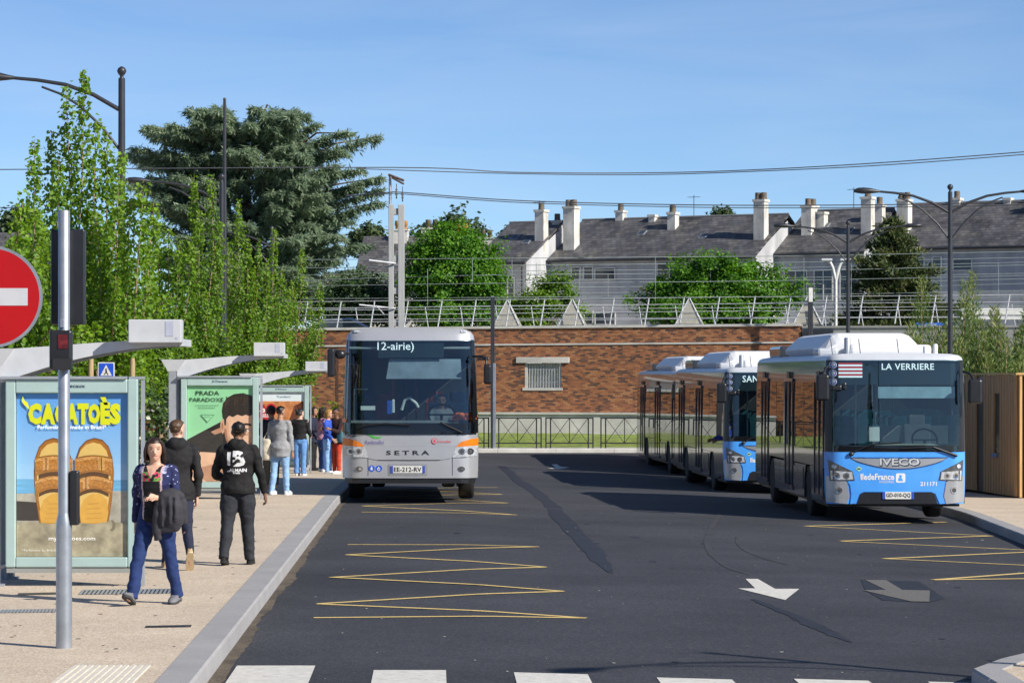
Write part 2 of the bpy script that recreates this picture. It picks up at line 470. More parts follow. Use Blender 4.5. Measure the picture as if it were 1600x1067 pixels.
M['timber_post'] = mat('timber_post', (.36, .26, .14), .8, var=.2, scale=8, stretch=(8, 8, .8))

# ------------------------------------------------------------------ the ground
def sheet(name, xs, ys, zf, m, inside=None, loc=None):
    V = [(x, y, zf(x, y)) for y in ys for x in xs]; n = len(xs); Fs = []
    for j in range(len(ys) - 1):
        for i in range(n - 1):
            if inside is None or inside((xs[i] + xs[i + 1]) / 2, (ys[j] + ys[j + 1]) / 2):
                Fs.append((j * n + i, j * n + i + 1, (j + 1) * n + i + 1, (j + 1) * n + i))
    mb = MB(); mb.add(V, Fs, 0, True)
    return tag(mb.build(name, m, recalc=False), kind='structure')
def frange(a, b, s):
    n = int(round((b - a) / s)); return [a + (b - a) * i / n for i in range(n + 1)]

KX = -1.8           # face of the long kerb on the left
KW = 0.29
KY = 102.0          # face of the kerb across the far end
base = MB(); base.add([(-3000, -300, -1.2), (3000, -300, -1.2), (3000, 4000, -1.2), (-3000, 4000, -1.2)], [(0, 1, 2, 3)])
tag(base.build('ground', M['soil'], recalc=False), kind='structure')
sheet('road', frange(-1.95, 34.05, .5), frange(-12, 103, 1), gz, M['asphalt'])
sheet('pavement', [-40, -20, -12, -8, -5, KX - KW + .02], frange(-12, 130, 1), lambda x, y: gz(x, y) + .15, M['paving'])

def kerb_run(name, pts, wd, m, h=.15, drop=.14, side=1, block=1.0):
    """Kerb stones along a line of (x, y); side = +1: pavement lies to the left of the running direction."""
    mb = MB()
    for (a, b) in zip(pts, pts[1:]):
        a = Vector((*a, 0)); b = Vector((*b, 0)); L = (b - a).length; d = (b - a) / L
        nrm = Vector((-d.y, d.x, 0)) * side
        k = max(1, int(L / block)); g = .011
        for i in range(k):
            p = a + d * (L * i / k + g); q = a + d * (L * (i + 1) / k - g)
            zz = lambda P, t: Vector((P.x, P.y, gz(P.x, P.y) + t))
            prof = [(0, -drop), (.012, h - .015), (.03, h + .004), (wd, h + .006), (wd, -drop)]
            A = [zz(p, 0) + nrm * o + Vector((0, 0, t)) for o, t in prof]; B = [zz(q, 0) + nrm * o + Vector((0, 0, t)) for o, t in prof]
            mb.add(A + B, [(0, 1, 2, 3, 4), (9, 8, 7, 6, 5)] + [(j, (j + 1) % 5, 5 + (j + 1) % 5, 5 + j) for j in range(5)])
        # joint filling
        prof = [(.008, -drop), (.016, h - .02), (.034, h), (wd - .004, h + .001), (wd - .004, -drop)]
        zz = lambda P: Vector((P.x, P.y, gz(P.x, P.y)))
        n2 = max(1, int(L)); 
        for i in range(n2):
            p = a + d * (L * i / n2); q = a + d * (L * (i + 1) / n2)
            A = [zz(p) + nrm * o + Vector((0, 0, t)) for o, t in prof]; B = [zz(q) + nrm * o + Vector((0, 0, t)) for o, t in prof]
            mb.add(A + B, [(j, (j + 1) % 5, 5 + (j + 1) % 5, 5 + j) for j in range(5)], 1)
    return tag(mb.build(name, [m, M['concrete']]), kind='structure')
kerb_run('kerb', [(KX, y) for y in range(-11, 103, 2)], KW, M['granite'], side=1)
# far end
fk = [(x, KY) for x in frange(KX, 34, 2)]
kerb_run('kerb', fk, .2, M['concrete_pale'], h=.14, side=1)
sheet('pavement', frange(KX - KW, 34, 1.0), [KY + .19, KY + 1, KY + 2.2], lambda x, y: gz(x, 101) + .13, M['concrete_pale'])
def bank(x, y):
    t = (y - KY - 2.2) / 4.5
    return gz(x, 101) + .13 + .42 * max(0, min(1, t)) + .05 * mnoise.noise((x * .6, y * .6, 0))
sheet('grass_bank', frange(-12, 34, .5), frange(KY + 2.1, KY + 12, .5), bank, M['lawn'])
# right pavement beside the bus bays
RK = [(8.4, 36.0), (9.45, 48.0), (10.15, 59.0), (10.35, 66.0), (10.35, 101.8)]
kerb_run('kerb', RK[::-1], .28, M['granite'], h=.15, side=1) if False else None
pts = []
for (a, b) in zip(RK, RK[1:]):
    k = max(1, int((b[1] - a[1]) / 2))
    pts += [(lerp(a[0], b[0], i / k), lerp(a[1], b[1], i / k)) for i in range(k)]
pts.append(RK[-1])
kerb_run('kerb', [(33.5 - 2 * k, 36.0) for k in range(13)] + pts, .28, M['granite'], h=.15, side=-1)
def rkx(y): return interp([(p[1], p[0]) for p in RK], y)
mb = MB(); ys = frange(36, 101.8, 1); V = []
for y in ys:
    for i in range(12):
        x = lerp(rkx(y) + .26, 36, (i / 11) ** 1.6); V.append((x, y, gz(x, y) + .15))
mb.add(V, [(j * 12 + i, j * 12 + i + 1, j * 12 + 13 + i, j * 12 + 12 + i) for j in range(len(ys) - 1) for i in range(11)], 0, True)
tag(mb.build('pavement', M['paving'], recalc=False), kind='structure')
# traffic island at the lower right
isl = [tuple(ground(1516, 1069)[:2]), tuple(ground(1560, 1052)[:2]), tuple(ground(1596, 1043)[:2]), tuple(ground(1680, 1034)[:2]), (8.5, 25.2), (12, 24.6)]
isl = [(isl[0][0] - .2, 14.0), (isl[0][0], isl[0][1])] + isl[1:]
fine = []
for a, b in zip(isl, isl[1:]):
    k = max(1, int(math.hypot(b[0] - a[0], b[1] - a[1]) / .8)); fine += [(lerp(a[0], b[0], i / k), lerp(a[1], b[1], i / k)) for i in range(k)]
fine.append(isl[-1])
kerb_run('kerb', fine, .25, M['granite'], h=.13, side=-1)
mb = MB()
inn = [(p[0] + .2, p[1] - .14) for p in fine]
pol = inn + [(12, 14), (inn[0][0], 14)]
patch(mb, pol, lambda a, b, d: (a, b, gz(a, b) + d), .127, .127, 0, .5)
tag(mb.build('pavement', M['paving']), kind='structure')

# ------------------------------------------------------------------ painted markings: thin sheets just above the road
def gfn(a, b, d): return (a, b, gz(a, b) + d)
def stripe(mb, p, q, wd, d=.005, mi=0):
    p = Vector(p[:2]); q = Vector(q[:2]); t = (q - p).normalized(); s = Vector((-t.y, t.x)) * (wd / 2)
    patch(mb, [tuple(p - s), tuple(q - s), tuple(q + s), tuple(p + s)], gfn, d, d, mi, .25)
def gp(u, v):
    g = ground(u, v); return (g.x, g.y)
def paint(name, m, polys=(), lines=(), wd=.1, d=.005):
    mb = MB()
    for pl in polys: patch(mb, pl, gfn, d, d, 0, .3)
    for i, (a, b) in enumerate(lines): stripe(mb, a, b, wd, d + .0015 * (i % 3))
    return tag(mb.build(name, M[m] if isinstance(m, str) else m), kind='structure')
bars = []
for x0, x1, vt in ((-1.66, -1.0, 1040), (-.50, .10, 1047), (.66, 1.27, 1052), (1.83, 2.45, 1060), (2.98, 3.6, 1062), (4.1, 4.5, 1066)):
    yt = ground((x0 + x1) / 2 * 187 + 678, vt).y
    bars.append([(x0, yt - 4), (x1, yt - 4), (x1, yt), (x0, yt)])
paint('crossing_markings', 'road_white', bars)
def zig(pts, lines):
    P = [gp(*p) for p in pts]
    return [(P[i], P[i + 1]) for i in range(len(P) - 1)] + [(gp(*a), gp(*b)) for a, b in lines]
paint('zigzag_markings', 'road_yellow', lines=zig([(915, 965.5), (497, 943.5), (879, 924), (517, 902), (852, 886), (542, 867), (840, 854.5)], [((490, 965), (915, 965.5)), ((543, 851), (842, 854.5))]), wd=.108)
paint('zigzag_markings', 'road_yellow', lines=zig([(807, 804.5), (567, 790.5), (792, 786), (600, 776.5), (784, 772.5), (600, 765), (778, 762)], [((565, 800), (807, 804.5))]), wd=.108)
paint('zigzag_markings', 'road_yellow', lines=zig([(1478, 815.5), (1258, 822), (1550, 837.5), (1314, 845.5), (1640, 861), (1381, 873), (1700, 888), (1458, 906), (1700, 903)], []), wd=.108)
def arrow(dx, dy, k=1.0):
    return [gp(u + dx, v + dy) for u, v in ((1165, 904.5), (1184, 904.5), (1211, 920), (1249, 920), (1227, 937.5), (1153, 919.3), (1180, 919.3))]
paint('arrow_marking', 'road_white', [arrow(0, 0)])
g0 = [gp(u, v) for u, v in ((1345, 906), (1436, 908), (1460, 924), (1476, 935), (1452, 941), (1380, 938), (1352, 922))]
paint('road_patch', 'asphalt_dark', [g0], d=.004)
paint('arrow_marking', 'paint_worn', [[gp(u, v) for u, v in ((1352, 906.5), (1384, 906.5), (1410, 922), (1453, 923), (1452, 940.5), (1424, 940), (1348, 922.5), (1384, 922))]], d=.008)
paint('arrow_marking', 'road_white', [[gp(u, v) for u, v in ((862, 725.5), (870, 725), (876, 729), (890, 730), (874, 733), (856, 731.5), (868, 730.5))]])
# tar seam winding down the road, old wheel tracks
def ribbon(mb, pts, wds, d, mi=0):
    P = [Vector(gp(*p)) for p in pts]; Q = []
    for i in range(len(P) - 1):
        for k in range(8):
            t = k / 8; p0 = P[max(i - 1, 0)]; p1 = P[i]; p2 = P[i + 1]; p3 = P[min(i + 2, len(P) - 1)]
            q = .5 * ((2 * p1) + (p2 - p0) * t + (2 * p0 - 5 * p1 + 4 * p2 - p3) * t * t + (3 * p1 - p0 - 3 * p2 + p3) * t ** 3)
            Q.append((q, lerp(wds[i], wds[i + 1], t)))
    Q.append((P[-1], wds[-1]))
    V = []
    for i, (q, wd) in enumerate(Q):
        t = (Q[min(i + 1, len(Q) - 1)][0] - Q[max(i - 1, 0)][0]).normalized(); s = Vector((-t.y, t.x))
        a = wd * (.5 + .3 * mnoise.noise((i * .7, 1.3, 0))); b = wd * (.5 + .3 * mnoise.noise((i * .7, 7.3, 0)))
        for r in (q - s * a, q + s * b): V.append(gfn(r.x, r.y, d))
    mb.add(V, [(2 * i, 2 * i + 1, 2 * i + 3, 2 * i + 2) for i in range(len(Q) - 1)], mi)
mb = MB()
ribbon(mb, [(783, 728), (800, 742), (838, 770), (880, 812), (930, 866), (955, 895)], [.2, .3, .3, .28, .26, .05], .0045)
ribbon(mb, [(1176, 936), (1205, 948), (1240, 962), (1270, 976), (1300, 990), (1330, 1003)], [.05, .12, .14, .18, .14, .03], .0045)
tag(mb.build('road_seam', M['asphalt_dark']), kind='structure')
mb = MB()
M['asphalt_track'] = speckle_mat('asphalt_track', (.040, .041, .048), [(.03, .03, .036), (.06, .06, .066)], scale=70, amt=.45, big=.4, bigscale=1.2)
ribbon(mb, [(1128, 800), (1108, 830), (1108, 860), (1135, 885), (1170, 898)], [.06, .10, .10, .06, .02], .0042)
ribbon(mb, [(1150, 838), (1160, 855), (1195, 872), (1230, 882)], [.02, .12, .1, .02], .0042)
tag(mb.build('road_track', M['asphalt_track']), kind='structure')
# polished wheel lanes, oil drips and mended spots
M['asphalt_polish'] = speckle_mat('asphalt_polish', (.0285, .030, .038), [(.021, .0215, .027), (.043, .045, .053), (.08, .08, .086)], scale=70, amt=.45, big=.36, bigscale=.22, rough=.68)
M['oil'] = mat('oil', (.012, .012, .014), .45, var=.4, scale=5)
mb = MB(); rs_ = random.Random(12)
mb = MB()
for k in range(46):
    x = rs_.choice((-.3, .1, 2.6, 4.4, 6.2)) + rs_.uniform(-.7, .7); y = rs_.uniform(22, 66); r = rs_.uniform(.02, .11); n_ = 14; sd = rs_.random() * 50
    mb.add([gfn(x + r * (.7 + .5 * mnoise.noise((math.cos(6.28 * i / n_) * 1.2, math.sin(6.28 * i / n_) * 1.2, sd))) * math.cos(6.28 * i / n_), y + 1.3 * r * (.7 + .5 * mnoise.noise((math.cos(6.28 * i / n_) * 1.2, math.sin(6.28 * i / n_) * 1.2, sd))) * math.sin(6.28 * i / n_), .0036 + .00001 * k) for i in range(n_)], [tuple(range(n_))])
tag(mb.build('road_oil_spots', M['asphalt_dark']), kind='stuff')
# dirt gathered along the foot of the left kerb
M['grit'] = speckle_mat('grit', (.11, .085, .058), [(.06, .05, .04), (.19, .15, .1)], scale=60, amt=.8, big=.5, bigscale=1.5)
mb = MB(); V = []
ys = frange(20, 60, .25)
for i, y in enumerate(ys):
    wd = .10 + .10 * mnoise.noise((y * .35, 3, 0)) + .05 * mnoise.noise((y * 2.1, 9, 0))
    for x in (KX - .02, KX + max(.02, wd)): V.append(gfn(x, y, .0042))
mb.add(V, [(2 * i, 2 * i + 1, 2 * i + 3, 2 * i + 2) for i in range(len(ys) - 1)])
tag(mb.build('gutter_grit', M['grit']), kind='stuff')
def pfn_(a, b, d): return (a, b, gz(a, b) + .15 + d)
# pale scraps and dust specks lying about
mb = MB(); rnd = random.Random(4)
for i in range(150):
    x, y = rnd.uniform(-1.5, 9), rnd.uniform(22, 60); r = rnd.uniform(.006, .02) * (1 if rnd.random() < .93 else 2.2); a = rnd.random() * 6
    mb.add([gfn(x + r * math.cos(a + k * 1.57) * (1 if k % 2 else .5), y + r * 1.6 * math.sin(a + k * 1.57), .006 + .002 * (k % 2)) for k in range(4)], [(0, 1, 2, 3)])
mb2 = MB(); r2 = random.Random(8)
for i in range(260):
    x, y = r2.uniform(-6, -2.2), r2.uniform(24, 58); r = r2.uniform(.008, .028) * (1 if r2.random() < .9 else 2.5); sd = r2.random() * 40
    mb2.add([pfn_(x + r * (.8 + .4 * mnoise.noise((k * .9, sd, 0))) * math.cos(k * .785), y + r * 1.3 * math.sin(k * .785), .0035) for k in range(8)], [tuple(range(8))])
tag(mb2.build('pavement_spots', mat('gum', (.16, .13, .105), .8, var=.4, scale=3)), kind='stuff')
tag(mb.build('road_litter', M['concrete_pale']), kind='stuff')
# pavement details: tactile slab, grating, slot drains
def pfn(a, b, d): return (a, b, gz(a, b) + .15 + d)
def pp(u, v): g = ground(u, v, .15); return (g.x, g.y)
mb = MB()
tac = [pp(115, 1040), pp(237, 1040), pp(205, 1072), pp(72, 1072)]
patch(mb, tac, pfn, .004, .004, 0, .5)
for i in range(11):
    t = (i + .5) / 11
    a = (lerp(tac[0][0], tac[1][0], t), lerp(tac[0][1], tac[1][1], t)); b = (lerp(tac[3][0], tac[2][0], t), lerp(tac[3][1], tac[2][1], t))
    patch(mb, [(a[0] - .018, a[1]), (b[0] - .018, b[1]), (b[0] + .018, b[1]), (a[0] + .018, a[1])], pfn, .003, .012, 0, .5)
tag(mb.build('tactile_paving', M['tactile']), kind='structure')
def slot(nm, poly, m, bars=0):
    mb = MB(); patch(mb, poly, pfn, .003, .003, 0, .4)
    if bars:
        for i in range(bars):
            t = (i + .5) / bars
            a = [lerp(poly[0][k], poly[1][k], t) for k in (0, 1)]; b = [lerp(poly[3][k], poly[2][k], t) for k in (0, 1)]
            patch(mb, [(a[0] - .012, a[1]), (a[0] + .012, a[1]), (b[0] + .012, b[1]), (b[0] - .012, b[1])], pfn, .004, .009, 1, .4)
    return mb.build(nm, [M[m], M['grey_metal']])
def slotp(u, v, wpx, dv): return [pp(u, v + dv), pp(u + wpx, v + dv - 1), pp(u + wpx + 2, v - 1.5), pp(u + 2, v)]
o = slot('drain_cover', slotp(226, 977.5, 72, 3), 'black_metal', 0); tag(o, 'rusty narrow slot drain cover in the pavement near the kerb', 'drain cover')
o = slot('drain_cover', slotp(27, 926.5, 66, 3), 'black_metal', 0); tag(o, 'thin dark slot drain cover in the pavement under the beach poster', 'drain cover')
o = slot('drain_grating', [pp(122, 929), pp(266, 927), pp(270, 920), pp(128, 922)], 'black_metal', 22); tag(o, 'long silver drain grating in the pavement behind the walking woman', 'drain')
o = slot('drain_grating', [pp(-4, 957.5), pp(86, 956.5), pp(88, 951.5), pp(2, 953)], 'black_metal', 16); tag(o, 'short dark drain grating left of the traffic light pole', 'drain')

# ------------------------------------------------------------------ brick retaining wall across the far end
YA, YB = 111.5, 107.2                      # depth of the wall face at u=480 and u=1250
XA, XB = (480 - U0) * YA / F, (1250 - U0) * YB / F
WD = Vector((XB - XA, YB - YA, 0)); WL = WD.length; WD.normalize(); WN = Vector((WD.y, -WD.x, 0))   # WN points to the camera
wrz = math.atan2(WD.y, WD.x)
zA = HC + (586 - 514.5) * YA / F; zB = HC + (586 - 507.5) * YB / F
def wz(s): return lerp(zA, zB, s / WL)
def wall_s(u):
    """distance along the wall of image column u"""
    k = (u - U0) / F
    return (k * YA - XA) / (WD.x - k * WD.y)
Wr = empty('brick_wall', (XA, YA, 0), wrz)
tag(Wr, 'long brown and orange brick wall closing the far end of the yard', 'wall')
SL, SR = -26.0, wall_s(1252)
ws0, ws1 = wall_s(820), wall_s(877); wzb, wzt = HC - (608 - 586) * 108.6 / F, HC + (586 - 566.5) * 108.6 / F
mb = MB()                                   # local: x along the wall, -y to the camera
def wq(x0, x1, za, zb):                     # face block of bricks
    mb.add([(x0, 0, za if not callable(za) else za(x0)), (x1, 0, za if not callable(za) else za(x1)), (x1, 0, zb if not callable(zb) else zb(x1)), (x0, 0, zb if not callable(zb) else zb(x0)),
            (x0, .35, za if not callable(za) else za(x0)), (x1, .35, za if not callable(za) else za(x1)), (x1, .35, zb if not callable(zb) else zb(x1)), (x0, .35, zb if not callable(zb) else zb(x0))],
           [(0, 1, 2, 3), (5, 4, 7, 6), (0, 4, 5, 1), (3, 2, 6, 7), (0, 3, 7, 4), (1, 5, 6, 2)])
top = lambda s: wz(s) - .04
wq(SL, ws0, -1, top); wq(ws1, SR, -1, top); wq(ws0, ws1, -1, wzb); wq(ws0, ws1, wzt, top)
mb.build('brickwork', M['brick'], Wr)
mb = MB()
def strip(x0, x1, zf, h, y0, y1):
    k = 12
    for i in range(k):
        a, b = lerp(x0, x1, i / k), lerp(x0, x1, (i + 1) / k)
        mb.add([(a, y0, zf(a)), (b, y0, zf(b)), (b, y1, zf(b)), (a, y1, zf(a)), (a, y0, zf(a) + h), (b, y0, zf(b) + h), (b, y1, zf(b) + h), (a, y1, zf(a) + h)],
               [(0, 1, 2, 3), (4, 5, 6, 7), (0, 1, 5, 4), (3, 2, 6, 7)])
strip(SL, SR, lambda s: wz(s) - .04, .09, -.06, .45)
mb.build('coping', M['concrete_pale'], Wr)
mb = MB(); strip(SL, SR, lambda s: wz(s) - .66, .06, -.035, .02); mb.build('string_course', M['concrete_pale'], Wr)
mb = MB(); strip(wall_s(752), SR + .02, lambda s: -.6, 1.62, -.5, -.01)
strip(wall_s(752), SR + .02, lambda s: 1.02, .07, -.56, -.01)
mb.build('plinth', M['concrete_pale'], Wr)
mb = MB(); mb.box2((ws0 - .32, -.07, wzt - .01), (ws1 + .30, .1, wzt + .2)); mb.build('lintel', M['concrete_pale'], Wr, bevel=.01)
wf = MB()
wf.box2((ws0 + .002, .03, wzb + .002), (ws0 + .09, .3, wzt - .02)); wf.box2((ws1 - .09, .03, wzb + .002), (ws1 - .002, .3, wzt - .02)); wf.box2((ws0 - .08, -.03, wzb - .05), (ws1 + .05, .3, wzb + .05))
wo = wf.build('window', M['concrete_pale'], Wr)
b = MB(); b.box2((ws0 + .092, .20, wzb + .05), (ws1 - .092, .24, wzt - .02)); b.build('pane', mat('blind_pane', (.52, .50, .42), .5, var=.2, scale=3), wo)
b = MB()
for i in range(11):
    x = lerp(ws0 + .16, ws1 - .16, i / 10); b.tube([(x, .07, wzb + .05), (x, .07, wzt - .02)], .016, 6)
for z in (wzb + .25, wzt - .25): b.box2((ws0 + .09, .063, z - .012), (ws1 - .09, .077, z + .012))
b.build('grille', M['grey_metal'], wo)
# darker pier joint
mb = MB(); mb.box2((wall_s(527) - .05, -.012, -.5), (wall_s(527) + .05, .0, wz(0) - .7)); mb.build('pier_joint', mat('joint_brick', (.1, .045, .03), .9, var=.4), Wr)

# grey concrete parapet carrying on to the right
Gr = empty('concrete_parapet', (XA, YA, 0), wrz); tag(Gr, 'grey concrete parapet carrying on to the right of the brick wall', 'wall')
mb = MB(); SR2 = SR + 22
mb.box2((SR + .02, .02, -1), (SR2, .4, wz(SR) - .12)); mb.build('parapet', M['concrete_grey'], Gr, bevel=.01)
mb = MB(); mb.box2((SR + .05, -.06, 1.2), (SR + 1.15, .0, wz(SR) - .2)); mb.build('panel', M['charcoal'], Gr, bevel=.01)
mb = MB(); mb.box2((SR + .02, -.03, wz(SR) - .118), (SR2, .45, wz(SR) - .04)); mb.build('coping', M['concrete_grey'], Gr)

# leaning white railing on top of the wall, a second lower one across the tracks
def railing(name, label, off, s0, s1, step, hgt, lean, base, rp, rr, fr):
    root = empty(name, (XA, YA, 0), wrz); tag(root, label, 'railing', 'white railings above the wall')
    post0 = None; n = int((s1 - s0) / step)
    mb = MB(); mb.tube([(0, 0, 0), (lean, 0, hgt)], rp, 6)
    for i in range(n + 1):
        s = s0 + i * step; z = base(s)
        if post0 is None:
            o = post0 = mb.build('post', M['white_metal'], root)
        else:
            o = post0.copy(); COL.objects.link(o); o.parent = root
        o.location = (s, off, z)
    for f in fr:
        t = MB(); t.tube([(s0 - .4 + lean * f, off - .02, base(s0) + hgt * f), ((s0 + s1) / 2 + lean * f, off - .02, base((s0 + s1) / 2) + hgt * f), (s1 + .4 + lean * f, off - .02, base(s1) + hgt * f)], rr, 5)
        t.build('rail', M['white_metal'], root)
rb = lambda s: wz(min(max(s, 0), WL)) + .03
railing('wall_railing', 'white railing of leaning posts along the top of the brick wall', .2, -.2, SR + 12.5, 1.29, 1.02, .17, rb, .027, .011, (.22, .48, .74, .98))
railing('track_railing', 'low thin white railing farther back across the tracks', 9.5, -2, SR + 12, 1.45, .85, -.13, lambda s: wz(8) + .12, .02, .012, (.45, .9))
# pyramid blocks
for u, nm in ((787, 'beside the dark lamp column above the wall'), (889, 'second from the left above the wall'), (1073, 'alone above the middle of the wall'), (1259, 'at the right end of the brick wall')):
    s = wall_s(u); mb = MB(); z = rb(s) - .02; h = 1.0; q = .52
    A = [(-q, 0, 0), (q, 0, 0), (q, .5, 0), (-q, .5, 0)]; ap = [(-.02, .18, h), (.02, .18, h), (.02, .3, h), (-.02, .3, h)]
    mb.add(A + ap, [(0, 1, 2, 3), (4, 5, 6, 7), (0, 1, 5, 4), (1, 2, 6, 5), (2, 3, 7, 6), (3, 0, 4, 7)])
    root = empty('pyramid_block', tuple(Vector((XA, YA, 0)) + WD * s - WN * .45), wrz)
    root.location.z = z
    tag(root, 'grey triangular concrete block %s' % nm, 'concrete block', 'triangular blocks along the wall')
    mb.build('block', mat('block_concrete', (.36, .35, .30), .85, var=.15), root, bevel=.012)
    e = MB()
    e.tube([(-q, -.012, 0), (-.02, .17, h)], .022, 6); e.tube([(q, -.012, 0), (.02, .17, h)], .022, 6)
    e.build('edge_rail', M['white_metal'], root)

# hooped barriers in front of the bank
def barrier_mesh(W=1.62, H=1.05):
    root = empty('pedestrian_barrier')
    mb = MB(); r = .022
    for x in (0, .16, W - .16, W): mb.box2((x - r, -r, -.12), (x + r, r, H if x in (.16, W - .16, 0, W) else H))
    mb.build('post', M['black_metal'], root) if False else None
    for x in (0, .16, W - .16, W):
        p = MB(); p.box2((x - r, -r, -.12), (x + r, r, H - .03)); p.build('post', M['black_metal'], root)
    p = MB(); p.box2((-r, -r - .004, H - .029), (W + r, r + .004, H + .016)); p.build('top_rail', M['black_metal'], root)
    p = MB(); p.box2((-.02, -.015, .16), (W + .02, .015, .20)); p.build('bottom_rail', M['black_metal'], root)
    c = W / 2; p = MB(); p.box2((c - .014, -.014, .201), (c + .014, .014, H - .03)); p.build('bar', M['black_metal'], root)
    p = MB()
    for a, b in ((.18, c - .015), (c + .015, W - .18)):
        p.tube([(a, 0, .2), (b, 0, H - .03)], .011, 5); p.tube([(a, .012, H - .03), (b, .012, .2)], .011, 5)
    p.build('cross_bars', M['black_metal'], root)
    return root
B0 = None
bu = [(690, 'almost hidden behind the silver coach'), (772, 'right behind the dark lamp column'), (853, 'below the barred window in the wall'), (939, 'beside the rearmost blue bus')]
for k, (u, nm) in enumerate(bu):
    g = Vector(((u - U0) * (KY + .9) / F, KY + .9, 0)); g.z = gz(0, 101) + .13
    if B0 is None: o = B0 = barrier_mesh()
    else: o = copy_tree(B0)
    o.location = g
    tag(o, 'black crossed steel barrier %s' % nm, 'barrier', 'black barriers along the far kerb')

# two slim columns at the far end
def slim_column(u, vt, Y, label, half=True):
    g = at(u, vt, Y); zb = gz(0, 101) + .1
    root = empty('column_light', (g.x, Y, zb)); tag(root, label, 'lamp post')
    H = g.z - zb
    b = MB(); b.box2((-.075, -.07, 0), (.0, .07, H)); b.build('post', M['charcoal'], root, bevel=.008)
    if half:
        b = MB(); b.box2((.003, -.075, 0), (.105, .075, H * .565)); b.build('sleeve', M['galv'], root, bevel=.008)
        b = MB(); b.box2((.003, -.06, H * .565 + .003), (.06, .06, H)); b.build('upper_post', M['charcoal'], root, bevel=.008)
        b = MB(); b.box2((-.06, -.06, H + .001), (.045, .06, H + .03)); b.build('cap', M['grey_metal'], root)
    else:
        b = MB(); b.box2((.003, -.07, 0), (.09, .07, H)); b.build('sleeve', M['charcoal'], root, bevel=.008)
        b = MB(); b.box2((-.06, -.06, H + .002), (.08, .06, H + .5)); b.build('lamp_head', M['paint_white'], root, bevel=.01)
slim_column(770, 464, KY + .8, 'slim dark column with a silver lower half before the brick wall')
slim_column(1266, 472, 105.4, 'slim dark column with a white head at the right end of the wall', False)

# ------------------------------------------------------------------ railway behind the wall: concrete mast, wires
g = at(620, 505, 118)
mast = empty('catenary_mast', (g.x, 118, 0)); tag(mast, 'tall grey concrete mast of two legs carrying wires over the railway', 'mast')
ps = 118 / F
mzt = HC + (586 - 320) * ps
mb = MB()
for a, b2 in ((607, 615.5), (622, 632)):
    mb.box2(((a - 620) * ps, -.2, 0), ((b2 - 620) * ps, .2, mzt))
for v in (326, 400, 450, 500): mb.box2(((615.5 - 620) * ps - .002, -.13, HC + (586 - v) * ps - .25), ((622 - 620) * ps + .002, .13, HC + (586 - v) * ps))
mb.build('pillar', mat('mast_concrete', (.36, .37, .37), .85, var=.12, stretch=(3, 3, .3)), mast, bevel=.02)
mb = MB(); mb.tube([((609.5 - 620) * ps, .1, mzt), ((609.5 - 620) * ps, .1, HC + (586 - 272) * ps)], .055, 8)
mb.build('top_pole', M['grey_metal'], mast)
mb = MB(); za = HC + (586 - 275) * ps
mb.tube([((607 - 620) * ps, .0, za + .05), ((631 - 620) * ps, -.2, za - .2)], .05, 6); mb.tube([((608 - 620) * ps, .2, za), ((631 - 620) * ps, .05, za - .32)], .04, 6)
mb.build('crossarm', mat('rusty_steel', (.10, .07, .06), .7, var=.3), mast)
for x in (619.5, 629):
    b = MB(); zt = za - .2 - (x - 610) * .012; X = (x - 620) * ps
    b.lathe([(.015, zt), (.015, zt - .2), (.05, zt - .22), (.02, zt - .3), (.055, zt - .32), (.02, zt - .4), (.055, zt - .42), (.015, zt - .5), (.03, zt - .55), (.012, zt - .6)], (X, -.05, 0), 8)
    b.build('insulator', M['charcoal'], mast)
b = MB(); b.tube([((618 - 620) * ps, -.25, HC + (586 - 412) * ps), ((577 - 620) * ps, -.9, HC + (586 - 408) * ps)], .04, 6); b.build('bracket', M['white_metal'], mast); b = MB(); b.tube([((618 - 620) * ps, -.25, HC + (586 - 482) * ps), ((562 - 620) * ps, -.9, HC + (586 - 477) * ps)], .03, 6)
b.tube([((600 - 620) * ps, -.4, HC + (586 - 491) * ps), ((588 - 620) * ps, -.7, HC + (586 - 478) * ps)], .02, 6)
b.build('bracket', M['white_metal'], mast)
def wire(name, pts, r, m, label, group, Y0=None):
    """pts: (u, v, Y) anchor points; smooth curve through them"""
    P = [at(*p) for p in pts]; Q = []
    for i in range(len(P) - 1):
        for k in range(6):
            t = k / 6; p0 = P[max(i - 1, 0)]; p1 = P[i]; p2 = P[i + 1]; p3 = P[min(i + 2, len(P) - 1)]
            Q.append(.5 * ((2 * p1) + (p2 - p0) * t + (2 * p0 - 5 * p1 + 4 * p2 - p3) * t * t + (3 * p1 - p0 - 3 * p2 + p3) * t ** 3))
    Q.append(P[-1])
    b = MB(); b.tube([q - Q[0] for q in Q], r, 5); o = b.build(name, m, loc=Q[0])
    return tag(o, label, 'cable', group)
wm = mat('wire_metal', (.30, .35, .34), .5, .2); wd_ = mat('wire_dark', (.07, .075, .09), .6)
SKY_G = 'power cables across the sky'
wire('power_cable', [(-40, 265.5, 119), (610, 262, 118), (800, 269.5, 119), (1000, 270.5, 120), (1170, 266, 119), (1400, 253, 117), (1720, 228, 115)], .022, wd_, 'topmost dark power cable sagging across the sky', SKY_G)
wire('power_cable', [(560, 264, 119.5), (800, 271.5, 120.5), (1000, 273.2, 121.5), (1170, 268.4, 120.5), (1400, 257, 118.5), (1720, 232, 116.5)], .02, wd_, 'second dark power cable just under the topmost one', SKY_G)
wire('power_cable', [(540, 307, 119), (608, 301, 118), (631, 301, 118), (800, 313, 118), (1000, 319, 118), (1200, 321, 117), (1450, 319, 116), (1720, 312, 115)], .022, wd_, 'lower dark power cable hung from the concrete mast', SKY_G)
